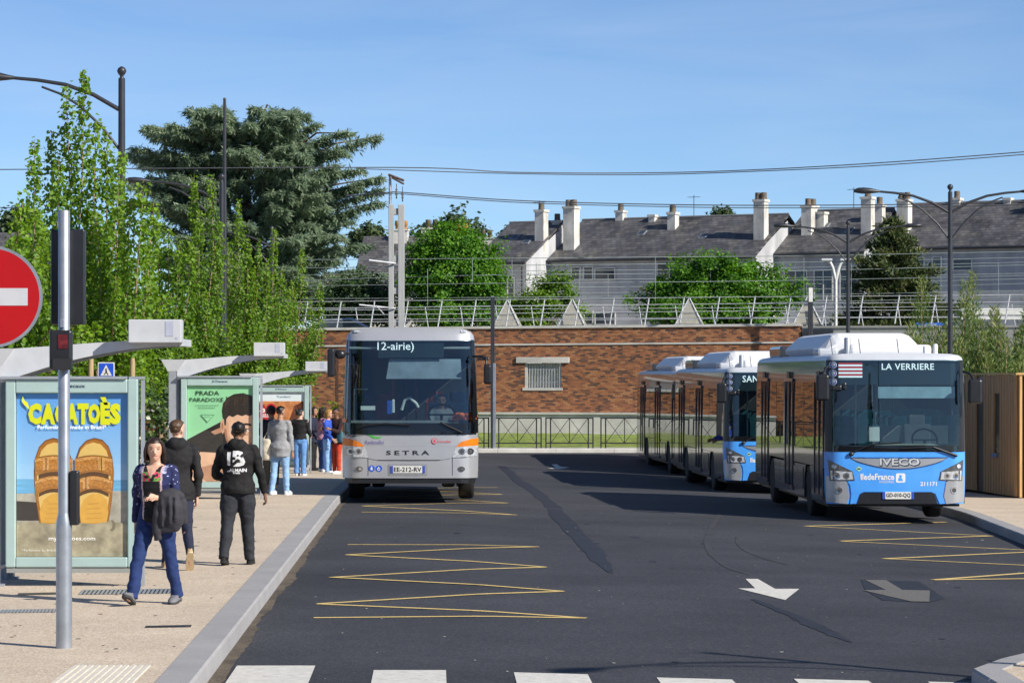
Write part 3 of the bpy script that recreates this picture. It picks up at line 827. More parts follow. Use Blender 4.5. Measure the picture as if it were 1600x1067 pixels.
wire('power_cable', [(540, 305.5, 120), (608, 303, 119.5), (631, 303.5, 119.5), (800, 316, 119.5), (1000, 322.3, 119.5), (1200, 325, 118.5), (1450, 323, 117.5), (1720, 317, 116.5)], .018, wd_, 'lowest dark power cable of those in the open sky', SKY_G)
wire('power_cable', [(-60, 323, 130), (60, 326, 128)], .02, wd_, 'short stretch of dark cable behind the leafy trees at the far left', SKY_G)
ws_ = [(402, .9), (413, 1), (422, .8), (428, 1), (436, .9), (441, .6), (448, 1), (457, .7), (463, .9), (470, .7), (476, .6), (489, .7), (497, .6)]
for i, (v, q) in enumerate(ws_):
    Y = 120 + (i * 7 % 5) * 2.2; dv = (i * 5 % 4) * 2 - 2
    wire('catenary_wire', [(470, v + 6 + dv, Y + 3), (760, v + 2, Y), (1000, v, Y), (1250, v - 3 - dv * .4, Y), (1720, v - 13 - dv, Y - 2)], .009 + .006 * q, wm,
         'thin pale horizontal wire over the railway, among many alike', 'thin wires over the railway')
dr = MB()
for i, u in enumerate((800, 838, 905, 950, 1024, 1088, 1110, 1200, 1256, 1330, 1395, 1448, 1470, 1560, 668, 700, 738)):
    p = at(u, 402 + (i % 4) * 9, 121.5); q = at(u, 430 + (i % 5) * 12, 121.5); dr.tube([p, q], .011, 4)
tag(dr.build('catenary_droppers', wm), 'short upright dropper wires linking the thin wires over the railway', 'cable')
# white twin lamp beyond the wall
def twin_small(u, vt, Y):
    g = at(u, vt, Y); root = empty('platform_lamp', (g.x, Y, 0)); H = g.z
    tag(root, 'small white twin-headed lamp post in front of the dark conifer', 'lamp post')
    b = MB(); b.tube([(0, 0, 0), (0, 0, H - .8)], .06, 8); b.build('post', M['paint_white'], root)
    for s in (-1, 1):
        b = MB(); b.tube([(0, 0, H - .8), (s * .12, 0, H - .3), (s * .2, 0, H - .12), (s * .42, 0, H - .02)], [.06, .06, .055, .05], 8); b.build('arm', M['paint_white'], root)
        b = MB(); b.box((s * .36, 0, H), (.42, .24, .09)); b.build('lamp_head', M['white_metal'], root, bevel=.02)
twin_small(1306, 406, 114)
# car roof over the wall
def behind_car():
    Y = 120; g = at(530, 497, Y); root = empty('parked_car', (g.x, Y, g.z - 1.48)); tag(root, 'parked car whose silver roof just shows over the brick wall', 'car')
    prof = [(-2.0, .35), (-2.05, .75), (-1.35, .92), (-.72, 1.42), (.55, 1.48), (1.35, 1.05), (2.0, .95), (2.05, .4)]
    b = MB(); b.prism(prof, lambda x, z, d: (x, d, z), -.8, .8); b.build('body', mat('car_paint', (.35, .37, .4), .25, .5), root, bevel=.06)
    b = MB(); b.prism([(-1.2, .95), (-.68, 1.36), (.5, 1.40), (1.15, 1.05)], lambda x, z, d: (x, d, z), -.81, .81); b.build('window', M['window_glass'], root)
    for x in (-1.3, 1.3):
        for y in (-.75, .75):
            b = MB(); b.lathe([(.05, -.1), (.3, -.1), (.32, 0), (.3, .1), (.05, .1)], (x, y, .32), 14, axis='y'); b.build('wheel', M['rubber'], root)
behind_car()
# far right: pale pipes and blue boards on the platform
def platform_bits():
    p = at(1500, 487, 112); root = empty('platform_canopy', (p.x, 112, 0)); tag(root, 'low white platform canopy with two pale beams behind the shrubs', 'canopy')
    for v, h in ((487, .26), (497, .13)):
        q = at(1500, v, 112); b = MB(); b.box2((0, -.1, q.z - h / 2), (6, .1, q.z + h / 2)); b.build('beam', M['paint_white'], root, bevel=.02)
    for x in (.6, 3, 5.5):
        b = MB(); b.box2((x - .06, .1, 0), (x + .06, .2, at(0, 484, 112).z)); b.build('post', M['white_metal'], root)
    p = at(1452, 492, 109.5); root = empty('blue_sign_board', (p.x, 109.5, 0)); tag(root, 'low blue information board seen through the shrubs', 'sign')
    bl = mat('sign_blue', (.03, .12, .50), .4)
    b = MB(); z0, z1 = at(0, 521, 109.5).z, at(0, 504, 109.5).z
    b.box2((-.5, -.02, z0), (.62, .02, z1)); b.build('panel', bl, root)
    b = MB(); b.box2((-.22, -.024, z0 + .05), (.26, -.0205, z1 - .05)); b.build('picture', mat('sign_grey', (.25, .32, .4), .5, var=.4, scale=5), root)
    for x in (-.4, .5):
        b = MB(); b.box2((x - .03, .021, 0), (x + .03, .06, z1)); b.build('post', M['white_metal'], root)
platform_bits()

# ------------------------------------------------------------------ the slate-roofed blocks behind the railway
def slate_mat():
    m = mat('slate', (.085, .085, .092), .55, var=.45, scale=.7)
    n = m.node_tree; p = n.nodes['Principled BSDF']; L = n.links.new
    t = n.nodes.new('ShaderNodeTexCoord'); b = n.nodes.new('ShaderNodeTexBrick'); mpn = n.nodes.new('ShaderNodeMapping')
    s = n.nodes.new('ShaderNodeSeparateXYZ'); c = n.nodes.new('ShaderNodeCombineXYZ')
    L(t.outputs['Object'], s.inputs[0]); L(s.outputs['X'], c.inputs['X']); L(s.outputs['Z'], c.inputs['Y']); L(c.outputs[0], b.inputs['Vector'])
    b.inputs['Brick Width'].default_value = .34; b.inputs['Row Height'].default_value = .16; b.inputs['Mortar Size'].default_value = .012; b.inputs['Scale'].default_value = 1
    b.inputs['Color1'].default_value = (.7, .7, .7, 1); b.inputs['Color2'].default_value = (1.3, 1.28, 1.25, 1); b.inputs['Mortar'].default_value = (.4, .4, .4, 1)
    ml = n.nodes.new('ShaderNodeMix'); ml.data_type = 'RGBA'; ml.blend_type = 'MULTIPLY'; ml.inputs['Factor'].default_value = 1
    src = p.inputs['Base Color'].links[0].from_socket
    # lichen streaks
    nzn = n.nodes.new('ShaderNodeTexNoise'); nzn.inputs['Scale'].default_value = .8; nzn.inputs['Detail'].default_value = 8; nzn.inputs['Roughness'].default_value = .7
    L(t.outputs['Object'], nzn.inputs['Vector'])
    r = n.nodes.new('ShaderNodeValToRGB'); r.color_ramp.elements[0].position = .5; r.color_ramp.elements[1].position = .75
    L(nzn.outputs['Fac'], r.inputs['Fac'])
    mu = n.nodes.new('ShaderNodeMath'); mu.operation = 'MULTIPLY'; mu.inputs[1].default_value = .5; L(r.outputs['Color'], mu.inputs[0])
    lm = n.nodes.new('ShaderNodeMix'); lm.data_type = 'RGBA'; lm.inputs['B'].default_value = (.23, .215, .18, 1)
    L(mu.outputs[0], lm.inputs['Factor']); L(src, lm.inputs['A'])
    L(lm.outputs['Result'], ml.inputs['A']); L(b.outputs['Color'], ml.inputs['B']); L(ml.outputs['Result'], p.inputs['Base Color'])
    return m
M['slate'] = slate_mat()
M['render_wall'] = mat('render_wall', (.41, .42, .435), .85, var=.28, scale=.9, stretch=(1, 1, .35))
M['render_white'] = mat('render_white', (.56, .545, .50), .8, var=.32, scale=1.6, stretch=(1, 1, .5))
M['pot'] = mat('pot', (.13, .10, .07), .8, var=.3); M['pot_orange'] = mat('pot_orange', (.42, .20, .05), .8, var=.25)
BR = R(-30)
BX = Vector((math.cos(BR), math.sin(BR), 0)); BY = Vector((-math.sin(BR), math.cos(BR), 0))
def block(x, y, L, ze, label, wins, chims, D=9.5, rise=3.1):
    """x, y: front left corner at ground; local x along the front, y into the depth."""
    root = empty('apartment_block', (x, y, -1), BR); tag(root, label, 'building', 'slate-roofed apartment blocks')
    H = ze + 1; t = .25
    mb = MB()   # walls with gables
    mb.add([(0, 0, 0), (L, 0, 0), (L, D, 0), (0, D, 0), (0, 0, H), (L, 0, H), (L, D, H), (0, D, H), (0, D / 2, H + rise - .25), (L, D / 2, H + rise - .25)],
           [(0, 1, 5, 4), (1, 2, 6, 9, 5), (2, 3, 7, 6), (3, 0, 4, 8, 7)])
    mb.build('wall', M['render_wall'], root)
    rf = MB(); e = .35; sl = rise / (D / 2)
    def rp(xx, f): return (xx, -e + f * (D / 2 + e), H - e * sl + f * (D / 2 + e) * sl)
    A = [rp(-.1, 0), rp(L + .1, 0), rp(L + .1, 1), rp(-.1, 1)]
    B = [(p[0], D - p[1], p[2]) for p in A]
    T = lambda P, d: [(p[0], p[1], p[2] + d) for p in P]
    for P in (A, B):
        rf.add(T(P, 0) + T(P, .14), [(0, 1, 2, 3), (4, 5, 6, 7), (0, 1, 5, 4), (1, 2, 6, 5), (2, 3, 7, 6), (3, 0, 4, 7)])
    ro = rf.build('roof', M['slate'], root)
    g = MB(); g.tube([(-.1, -e - .06, H - e * sl + .04), (L + .1, -e - .06, H - e * sl + .04)], .07, 6); g.tube([(L - .3, -.06, 0), (L - .3, -.06, H - .35)], .05, 6); g.build('gutter', M['charcoal'], root)
    g = MB(); g.tube([(-.1, D / 2, H + rise + .14), (L + .1, D / 2, H + rise + .14)], .09, 6); g.build('ridge', mat('ridge_lead', (.16, .16, .165), .6), ro)
    for (cx, f, wid, ztop, npots, mm) in chims:   # along front, fraction up the roof slope, width, top height, pots
        wid *= .86; ztop += .22 if f < .6 else -.05
        cy = -e + f * (D / 2 + e); zb = H - .8 + cy * sl
        c = MB(); c.box2((cx - wid / 2, cy - wid * .35, zb), (cx + wid / 2, cy + wid * .35 + .2, ztop + 1 - .01)); c.box2((cx - wid / 2 - .06, cy - wid * .35 - .06, ztop + 1 - .15), (cx + wid / 2 + .06, cy + wid * .35 + .26, ztop + 1))
        co = c.build('chimney', M['render_white'], ro)
        for k in range(npots):
            px = cx + (k - (npots - 1) / 2) * .38
            q = MB(); q.lathe([(.2, ztop + 1.0), (.2, ztop + 1.1), (.17, ztop + 1.12), (.2, ztop + 1.2), (.17, ztop + 1.25), (.2, ztop + 1.33), (.17, ztop + 1.38), (.18, ztop + 1.42)], (px, cy + .1, 0), 10)
            q.build('pot', M[mm], co)
    for k, (sx_, f_) in enumerate(((L * .36, .62), (L * .68, .5))):
        y_ = -e + f_ * (D / 2 + e); z_ = H - e * sl + f_ * (D / 2 + e) * sl + .15; rx = Matrix.Rotation(math.atan(sl), 3, 'X')
        c = MB(); c.box((sx_, y_, z_), (.5, .62, .06), 0, rx); so_ = c.build('skylight', M['grey_metal'], ro)
        c = MB(); c.box((sx_, y_ - .01, z_ + .035), (.4, .52, .012), 0, rx); c.build('pane', M['window_glass'], so_)
    c = MB(); ax = L * .55; c.tube([(ax, D / 2, H + rise), (ax, D / 2, H + rise + 1.5)], .022, 5)
    for q_ in range(5): c.tube([(ax - .35 + q_ * .17, D / 2 - .25, H + rise + 1.38), (ax - .35 + q_ * .17, D / 2 + .25, H + rise + 1.38)], .009, 4)
    c.tube([(ax - .4, D / 2, H + rise + 1.38), (ax + .4, D / 2, H + rise + 1.38)], .012, 4); c.build('aerial', M['charcoal'], ro)
    for (wx, wz_, ww, wh, kind) in wins:
        z0 = wz_ + 1
        f = MB(); th = .07
        f.box2((wx - ww / 2 - th, -.05, z0 - th), (wx + ww / 2 + th, .03, z0)); f.box2((wx - ww / 2 - th, -.05, z0 + wh), (wx + ww / 2 + th, .03, z0 + wh + th))
        f.box2((wx - ww / 2 - th, -.05, z0 + .001), (wx - ww / 2, .03, z0 + wh - .001)); f.box2((wx + ww / 2, -.05, z0 + .001), (wx + ww / 2 + th, .03, z0 + wh - .001))
        if kind: f.box2((wx - .03, -.045, z0 + .001), (wx + .03, .02, z0 + wh - .001))
        fo = f.build('window', M['paint_white'], root)
        q = MB(); q.box2((wx - ww / 2 + .001, -.012, z0 + .001), (wx + ww / 2 - .001, -.004, z0 + wh - .001)); q.build('pane', M['window_glass'], fo)
        if kind == 2:
            for sx in (-1, 1):
                s = MB(); s.box2((wx + sx * (ww / 2 + th + .02), -.045, z0 - .02), (wx + sx * (ww / 2 + th + .42), -.003, z0 + wh + .02)); s.build('shutter', M['concrete_grey'], fo)
    return root
PX = 181.0 / F * 1.0
def small(xs, z): return [(x, z, w_, h, 0) for x, w_, h in xs]
cB = Vector((7.17, 186, 0)); cA = cB - BY * 3.0 - BX * 3.6
block(cA.x, cA.y, 3.6, 9.45, 'leftmost slate-roofed block with two tall chimneys at its right end',
      [(1.0, 6.6, .8, 1.5, 1), (2.3, 6.7, .9, 1.7, 1), (2.3, 3.0, .9, 1.7, 1)],
      [(3.3, .55, .72, 12.5, 1, 'pot'), (3.35, .95, .55, 12.2, 1, 'pot')], rise=2.5)
block(cB.x, cB.y, 14.0, 9.66, 'slate-roofed block with a long plain grey front behind the low concrete blocks',
      small([(1.9, .55, .75), (2.75, .55, .75), (3.9, 1.3, .65)], 8.35) + small([(1.9, .55, .75), (2.75, .55, .75), (3.9, 1.3, .65)], 5.6) + [(8.3, 8.0, 1.6, 1.2, 1), (10.8, 8.0, 1.6, 1.2, 1), (12.3, 8.0, .9, 1.2, 1)] + [(8.3, 4.9, 1.6, 1.2, 1), (10.8, 4.9, 1.6, 1.2, 1)],
      [(.95, .28, .9, 12.75, 2, 'pot'), (2.6, .99, .6, 12.9, 1, 'pot'), (5.0, .93, .5, 12.55, 0, 'pot'), (6.9, .72, .62, 12.6, 1, 'pot'), (6.2, .99, .5, 12.7, 1, 'pot'), (13.5, .42, .8, 12.85, 2, 'pot')], rise=2.5)
cC = cB + BX * 14.0 + BY * 3.0
block(cC.x, cC.y, 5.7, 9.9, 'short slate-roofed block with tall windows left of the dark conifer',
      [(1.3, 7.0, 1.4, 1.75, 2), (3.1, 7.0, 1.1, 1.75, 1), (4.7, 7.0, 1.0, 1.75, 1), (1.3, 3.8, 1.4, 1.75, 2), (3.1, 3.8, 1.1, 1.75, 1), (4.7, 3.8, 1.0, 1.75, 1)],
      [(1.25, .45, .75, 12.6, 1, 'pot'), (1.75, .62, .7, 12.5, 0, 'pot'), (.5, .95, .55, 13.0, 1, 'pot'), (5.2, .42, .75, 13.0, 1, 'pot'), (5.4, .7, .6, 12.9, 1, 'pot')], rise=2.6)
cD = cC + BX * 5.7 + BY * 3.0
block(cD.x, cD.y, 24.0, 10.2, 'rightmost slate-roofed block reaching out of the picture behind the tall twin lamp',
      small([(2.4, .5, .75), (3.5, .5, .75), (5.1, 1.1, .6)], 8.75) + small([(2.4, .5, .75), (3.5, .5, .75), (5.1, 1.1, .6)], 5.7) + [(12, 8.2, 1.6, 1.2, 1), (12, 5, 1.6, 1.2, 1)],
      [(.8, .36, .85, 12.95, 2, 'pot'), (3.0, .99, .6, 13.4, 1, 'pot'), (6.3, .97, .5, 13.3, 0, 'pot'), (8.3, .99, .8, 13.6, 2, 'pot'), (8.9, .72, .75, 13.3, 1, 'pot')], rise=2.7)

# houses at the left, mostly behind trees
def house(u, Y, L, D, ze, rise, rz, label, chs, wallm='render_white'):
    x = (u - U0) * Y / F
    root = empty('house', (x, Y, -1), rz); tag(root, label, 'house', 'houses beyond the railway')
    H = ze + 1
    mb = MB(); mb.add([(0, 0, 0), (L, 0, 0), (L, D, 0), (0, D, 0), (0, 0, H), (L, 0, H), (L, D, H), (0, D, H), (0, D / 2, H + rise - .1), (L, D / 2, H + rise - .1)], [(0, 1, 5, 4), (1, 2, 6, 9, 5), (2, 3, 7, 6), (3, 0, 4, 8, 7)])
    mb.build('wall', M[wallm], root)
    rf = MB(); e = .3; sl = rise / (D / 2)
    for sgn in (0, 1):
        P = [(-.2, -e, H - e * sl), (L + .2, -e, H - e * sl), (L + .2, D / 2, H + rise), (-.2, D / 2, H + rise)]
        if sgn: P = [(p[0], D - p[1], p[2]) for p in P]
        rf.add(P + [(p[0], p[1], p[2] + .12) for p in P], [(0, 1, 2, 3), (4, 5, 6, 7), (0, 1, 5, 4), (1, 2, 6, 5), (2, 3, 7, 6), (3, 0, 4, 7)])
    ro = rf.build('roof', M['slate'], root)
    for cx, f, wid, zt, mm in chs:
        cy = f * D / 2; c = MB(); c.box2((cx - wid / 2, cy - .25, H), (cx + wid / 2, cy + .25, zt + 1)); c.box2((cx - wid / 2 - .05, cy - .3, zt + 1.001), (cx + wid / 2 + .05, cy + .3, zt + 1.1))
        co = c.build('chimney', M['render_white'], ro)
        for k in (-.22, .22):
            q = MB(); q.lathe([(.13, zt + 1.1), (.13, zt + 1.3), (.17, zt + 1.32), (.15, zt + 1.6)], (cx + k, cy, 0), 8); q.build('pot', M[mm], co)
    for i in range(int(L / 2.6)):
        wx = 1.4 + i * 2.6
        f = MB(); f.box2((wx - .6, -.05, H - 2.0), (wx + .6, .02, H - .7)); fo = f.build('window', M['paint_white'], root)
        q = MB(); q.box2((wx - .5, -.056, H - 1.92), (wx + .5, -.051, H - .78)); q.build('pane', M['window_glass'], fo)
house(556, 172, 6.4, 8, 7.6, 2.9, R(-8), 'grey-roofed house between the cedar and the concrete mast', [(2.1, .9, .8, 10.9, 'pot_orange')])
house(634, 178, 3.4, 7, 8.9, 1.7, R(-10), 'narrow white house right of the concrete mast', [(1.2, .6, 1.2, 11.2, 'pot'), (2.9, .8, .7, 11.0, 'pot_orange')])
house(722, 190, 8.5, 8, 8.2, 2.3, R(-15), 'low grey-roofed house between the round green tree and the chimneys', [(.9, .7, 1.1, 11.2, 'pot')])
house(-60, 165, 7, 8, 8.2, 2.2, R(5), 'slate-roofed house at the far left behind the leafy trees', [(1.0, .8, .8, 11.5, 'pot')])

# ------------------------------------------------------------------ trees and shrubs: many single leaves
LEAF_A = leaf_mat('maple_leaf', [(.05, .12, .010), (.095, .20, .014), (.15, .28, .02), (.21, .35, .03)], trans=.42)
LEAF_Y = leaf_mat('creeper_leaf', [(.07, .12, .012), (.15, .20, .02), (.24, .27, .03)], trans=.4)
LEAF_B = leaf_mat('lime_leaf', [(.035, .115, .010), (.085, .23, .016), (.15, .33, .025)], trans=.42)
LEAF_D = leaf_mat('dark_leaf', [(.018, .045, .012), (.035, .08, .018), (.06, .11, .03)], trans=.25)
LEAF_F = leaf_mat('far_leaf', [(.04, .075, .03), (.075, .12, .045), (.12, .16, .06)], trans=.3)
NEEDLE_B = leaf_mat('cedar_needle', [(.085, .14, .08), (.18, .255, .16), (.285, .37, .25), (.40, .48, .35)], trans=.4)
NEEDLE_D = leaf_mat('conifer_needle', [(.03, .055, .02), (.07, .105, .03), (.125, .145, .045), (.19, .155, .065)], trans=.2)
NEEDLE_P = leaf_mat('pine_needle', [(.04, .08, .016), (.075, .14, .026), (.12, .19, .04), (.22, .24, .06)], trans=.25)
BLOSSOM = leaf_mat('blossom', [(.55, .55, .42), (.72, .72, .6)], trans=.3)

def quads(P, D, S, L, W, fold=.0, rng=None):
    """One kite-shaped leaf per point: P base, D along the leaf, S across it, L length, W width."""
    n = len(P); L = np.broadcast_to(L, (n,))[:, None]; W = np.broadcast_to(W, (n,))[:, None]
    N = np.cross(D, S)
    V = np.empty((n, 4, 3))
    V[:, 0] = P; V[:, 1] = P + D * L * .45 + S * W * .5 + N * L * fold; V[:, 2] = P + D * L; V[:, 3] = P + D * L * .45 - S * W * .5 + N * L * fold
    Fq = np.arange(n * 4).reshape(n, 4)
    return V.reshape(-1, 3), Fq
def unit(a): return a / (np.linalg.norm(a, axis=-1, keepdims=True) + 1e-9)
def leaf_field(P, out, size, rng, asp=.85, up=.5, droop=.3):
    """Leaves at points P facing roughly outwards and up, tips drooping."""
    n = len(P)
    Nn = unit(out * .7 + np.array([0, 0, up]) + rng.normal(0, .55, (n, 3)))
    D = unit(rng.normal(0, 1, (n, 3)) + out * .6 + np.array([0, 0, -droop]))
    D = unit(D - Nn * (D * Nn).sum(1, keepdims=True)); S = np.cross(Nn, D)
    L = size * rng.uniform(.65, 1.3, n)
    return quads(P, D, S, L, L * asp, .08)
def tree_root(name, label, cat, loc, group=None):
    r = empty(name, loc); return tag(r, label, cat, group)

def crown_shoots(root, shoots, size, rng, dens, m, rad=.24, bare=.12):
    """Upright leafy shoots: each a polyline of points with a leaf radius."""
    VV = []; FF = []; TT = []; b = 0; wood = MB()
    for (pts, r0) in shoots:
        pts = np.array(pts, float); seg = np.linalg.norm(np.diff(pts, axis=0), axis=1); cum = np.concatenate([[0], np.cumsum(seg)]); Lt = cum[-1]
        wood.tube([Vector(p) for p in pts], [.028 * (1 - .8 * i / (len(pts) - 1)) for i in range(len(pts))], 5)
        nodes = int(Lt / .13); n_per = dens
        tint0 = rng.uniform(-.12, .12)
        for k in range(nodes):
            t = bare + (1 - bare) * (k + rng.uniform(0, .8)) / nodes; t = min(t, 1)
            c = np.array([np.interp(t * Lt, cum, pts[:, j]) for j in range(3)])
            env = r0 * (1.25 if t < .35 else max(.5, 1.25 - (t - .35) * 2.0)) * min(1, (1.02 - t) * 3.2 + .35) * (.75 + .5 * rng.random()) * min(1, (t - bare) * 6 + .5)
            n = max(3, int(n_per * (.5 + env / r0) * rng.uniform(.5, 1.3)))
            a = rng.uniform(0, 6.28, n); rr = env * np.sqrt(rng.uniform(.1, 1, n))
            o = np.stack([np.cos(a), np.sin(a), rng.normal(0, .35, n)], 1)
            P = c + np.stack([np.cos(a) * rr, np.sin(a) * rr, rng.normal(0, .07, n)], 1)
            v, f = leaf_field(P, o, size, rng); VV.append(v); FF.append(f + b); b += len(v)
            TT.append(np.clip(rng.normal(.5 + tint0 + (.22 if t > .9 else 0), .22, n), 0, 1))
    np_mesh('crown', np.concatenate(VV), np.concatenate(FF), m, root, np.concatenate(TT))
    return wood

def maple(Y, ub, tips, label, seed, low=(), m=None, dens=30, size=.08):
    rng = np.random.default_rng(seed); s = F / Y
    x0 = (ub - U0) / s; z0 = gz(x0, Y) + .15
    root = tree_root('maple_tree', label, 'tree', (x0, Y, z0), 'row of leafy maples behind the shelters')
    shoots = []; zc = 1.7
    for i, (u, v) in enumerate(tips):
        dy = rng.uniform(-1.0, 1.0)
        tip = np.array([(u - U0) * (Y + dy) / F - x0, dy, HC - (v - V0) * (Y + dy) / F - z0])
        zb = rng.uniform(1.3, 2.0); b0 = np.array([0, 0, zb])
        mid = np.array([tip[0] * .62 + rng.normal(0, .08), tip[1] * .7, zb + (tip[2] - zb) * .36])
        mid2 = np.array([tip[0] * .9 + rng.normal(0, .06), tip[1] * .95, zb + (tip[2] - zb) * .68])
        shoots.append(([b0, mid, mid2, tip], rng.uniform(.27, .36)))
        # side shoots lower down
        for q in range(1):
            t = rng.uniform(.1, .4); st = b0 + (mid2 - b0) * t; e = st + np.array([rng.normal(0, .4), rng.normal(0, .5), rng.uniform(.9, 2.0)])
            shoots.append(([st, st * .5 + e * .5 + [0, 0, -.05], e], rng.uniform(.24, .34)))
    for q in range(low[0] if low else 6):
        a = rng.uniform(0, 6.28); h = rng.uniform(1.5, 2.6); rr = rng.uniform(.5, 1.25)
        e = np.array([math.cos(a) * rr, math.sin(a) * rr, h + rng.uniform(.4, 1.4)])
        shoots.append(([np.array([0, 0, h - .3]), np.array([e[0] * .6, e[1] * .6, h + .3]), e], rng.uniform(.28, .4)))
    wood = crown_shoots(root, shoots, size, rng, dens, m or LEAF_A)
    wood.tube([(0, 0, -.05), (.02, .01, .9), (0, 0, 2.1)], [.085, .07, .05], 8)
    wood.build('trunk', M['bark_pale'], root)
    return root
maple(50, 112, [(54, 222), (80, 208), (103, 136), (132, 112), (150, 190), (168, 208), (190, 240), (92, 250)], 'nearest tall leafy maple with its top shoots before the lamp arm', 1, (9,), dens=34)
maple(42, 22, [(36, 314), (6, 425), (54, 328), (20, 385), (66, 350)], 'leafy maple at the left edge behind the no entry disc', 2, (8,), dens=34)
maple(49, 175, [(205, 300), (186, 290), (225, 288), (150, 330), (240, 318)], 'leafy maple just right of the nearest lamp post', 3, (8,))
maple(66, 250, [(245, 345), (262, 352), (280, 380), (228, 350), (296, 372)], 'leafy maple between the first two bus shelters', 4, (8,))
maple(75, 318, [(303, 276), (329, 279), (312, 330), (345, 350)], 'slim leafy maple with twin tall shoots left of the thin mast', 5, (8,))
maple(83, 376, [(373, 313), (387, 375), (404, 376), (356, 380), (396, 420)], 'leafy maple just right of the thin mast', 6, (8,))
maple(92, 426, [(429, 361), (440, 420), (415, 410), (452, 452)], 'leafy maple with one thin shoot beside the third lamp', 7, (7,))
maple(99, 462, [(472, 391), (499, 446), (457, 440), (484, 470), (492, 505)], 'last leafy maple of the row leaning towards the brick wall', 8, (7,), dens=27)
for i, (Y, ub, lab) in enumerate(((68, 150, 'bushy maple of the back row above the nearest shelter'), (80, 260, 'bushy maple of the back row left of the thin mast'), (55, 40, 'bushy maple of the back row behind the traffic light'), (92, 345, 'bushy maple of the back row under the cedar'))):
    s = F / Y; z = V0 - ((2.3 if ub < 100 else 3.5) * s)
    maple(Y, ub, [(ub - 40, z), (ub - 10, z - 25), (ub + 22, z + 5), (ub + 45, z + 25), (ub - 60, z + 35)], lab, 20 + i, (10,), dens=27)
# creeper-like bright growth low at the end of the row
def creeper():
    rng = np.random.default_rng(33); Y = 104
    p = at(455, 600, Y); root = tree_root('climbing_shrub', 'yellow-green climbing shrub low against the brick wall left of the coach', 'shrub', (p.x, Y, 0))
    sh = []
    for k in range(26):
        b0 = np.array([rng.uniform(-1.6, 1.0), rng.uniform(-.6, 1.5), .2]); h = rng.uniform(1.2, 3.4) * (1 - .25 * abs(b0[0]))
        sh.append(([b0, b0 + [rng.normal(0, .2), 0, h * .5], b0 + [rng.normal(0, .4), 0, h]], rng.uniform(.25, .4)))
    wd = crown_shoots(root, sh, .15, rng, 7, LEAF_Y, bare=.05); wd.build('stem', M['bark_pale'], root)
creeper()

def broadleaf(name, label, base, lobes, ncl, per, size, m, seed, group=None, th=.14, cr=.45):
    rng = np.random.default_rng(seed); root = tree_root(name, label, 'tree', base, group)
    P = []; O = []; T = []; wood = MB()
    vol = np.array([l[3] * l[4] * l[5] for l in lobes]); pick = rng.choice(len(lobes), ncl, p=vol / vol.sum())
    top = max(l[2] for l in lobes); fork = min(l[2] - l[5] * .5 for l in lobes)
    wood.tube([(0, 0, -.1), (.05, 0, fork * .6), (0, 0, fork)], [th * 1.3, th, th * .8], 8)
    for l in lobes:
        wood.tube([(0, 0, fork * .9), (l[0] * .5, l[1] * .5, (fork + l[2]) / 2), (l[0], l[1], l[2] + l[5] * .4)], [th * .6, th * .4, .02], 6)
    for k in pick:
        l = lobes[k]; d = unit(rng.normal(0, 1, 3)); r = rng.uniform(.45, 1.0) ** .6
        c = np.array(l[:3]) + d * r * np.array(l[3:6]) * (rng.uniform(.7, 1.12) if rng.random() < .8 else rng.uniform(1.1, 1.42)); n = int(per * rng.uniform(.5, 1.5)); rad = cr * rng.uniform(.5, 1.3)
        off = rng.normal(0, 1, (n, 3)) * rad * np.array([.5, .5, .32]); P.append(c + off)
        O.append(unit(unit(off + 1e-6) * .5 + d + [0, 0, .2])); T.append(np.clip(rng.normal(rng.uniform(.12, .85), .17, n), 0, 1))
        if rng.random() < .25:
            wood.tube([Vector((l[0] * .7, l[1] * .7, l[2] - l[5] * .2)), Vector(c)], [.03, .01], 4)
    P = np.concatenate(P); O = np.concatenate(O)
    v, f = leaf_field(P, O, size, rng); np_mesh('crown', v, f, m, root, np.concatenate(T)); wood.build('trunk', M['bark'], root)
    return root
def px(u, Y): return (u - U0) * Y / F
def lob(Y, u0, lst, zb=0):
    """lobes from image positions: (u, v, ru, rv, dy)"""
    s = F / Y; return [((u - u0) / s, dy, HC + (V0 - v) / s - zb, ru / s, ru / s * .9, rv / s) for u, v, ru, rv, dy in lst]
broadleaf('lime_tree', 'round bright green tree right of the concrete mast', (px(712, 124), 124, 0), lob(124, 712, [(712, 430, 62, 70, 0), (670, 440, 44, 62, .5), (752, 440, 40, 55, -.3), (700, 392, 46, 40, 0), (690, 380, 28, 28, 0), (740, 400, 34, 36, .4), (655, 420, 26, 34, 0), (770, 445, 18, 36, 0), (710, 480, 70, 45, 0), (722, 372, 16, 22, .2), (672, 392, 15, 20, 0), (775, 412, 14, 20, 0)]), 560, 80, .13, LEAF_B, 41)
broadleaf('lime_tree', 'wide bright green tree in front of the long plain grey block', (px(1125, 122), 122, 0), lob(122, 1125, [(1110, 450, 62, 46, 0), (1060, 462, 48, 36, .5), (1180, 455, 55, 38, -.3), (1105, 428, 42, 30, 0), (1020, 470, 34, 24, 0), (1225, 465, 34, 28, .4), (1150, 432, 36, 26, 0), (1110, 485, 110, 26, 0), (1090, 415, 16, 18, .2), (1142, 418, 16, 16, 0), (1200, 432, 22, 18, .3), (1000, 455, 14, 14, 0), (1245, 448, 14, 14, 0)]), 520, 76, .125, LEAF_B, 42)
broadleaf('young_tree', 'small loose tree before the left end of the plain grey block', (px(850, 124), 124, 0), lob(124, 850, [(838, 482, 40, 30, 0), (868, 462, 26, 30, 0), (875, 432, 17, 20, 0), (850, 455, 20, 22, 0), (815, 490, 26, 22, 0), (892, 488, 18, 26, 0)]), 200, 44, .115, LEAF_A, 43, cr=.4)
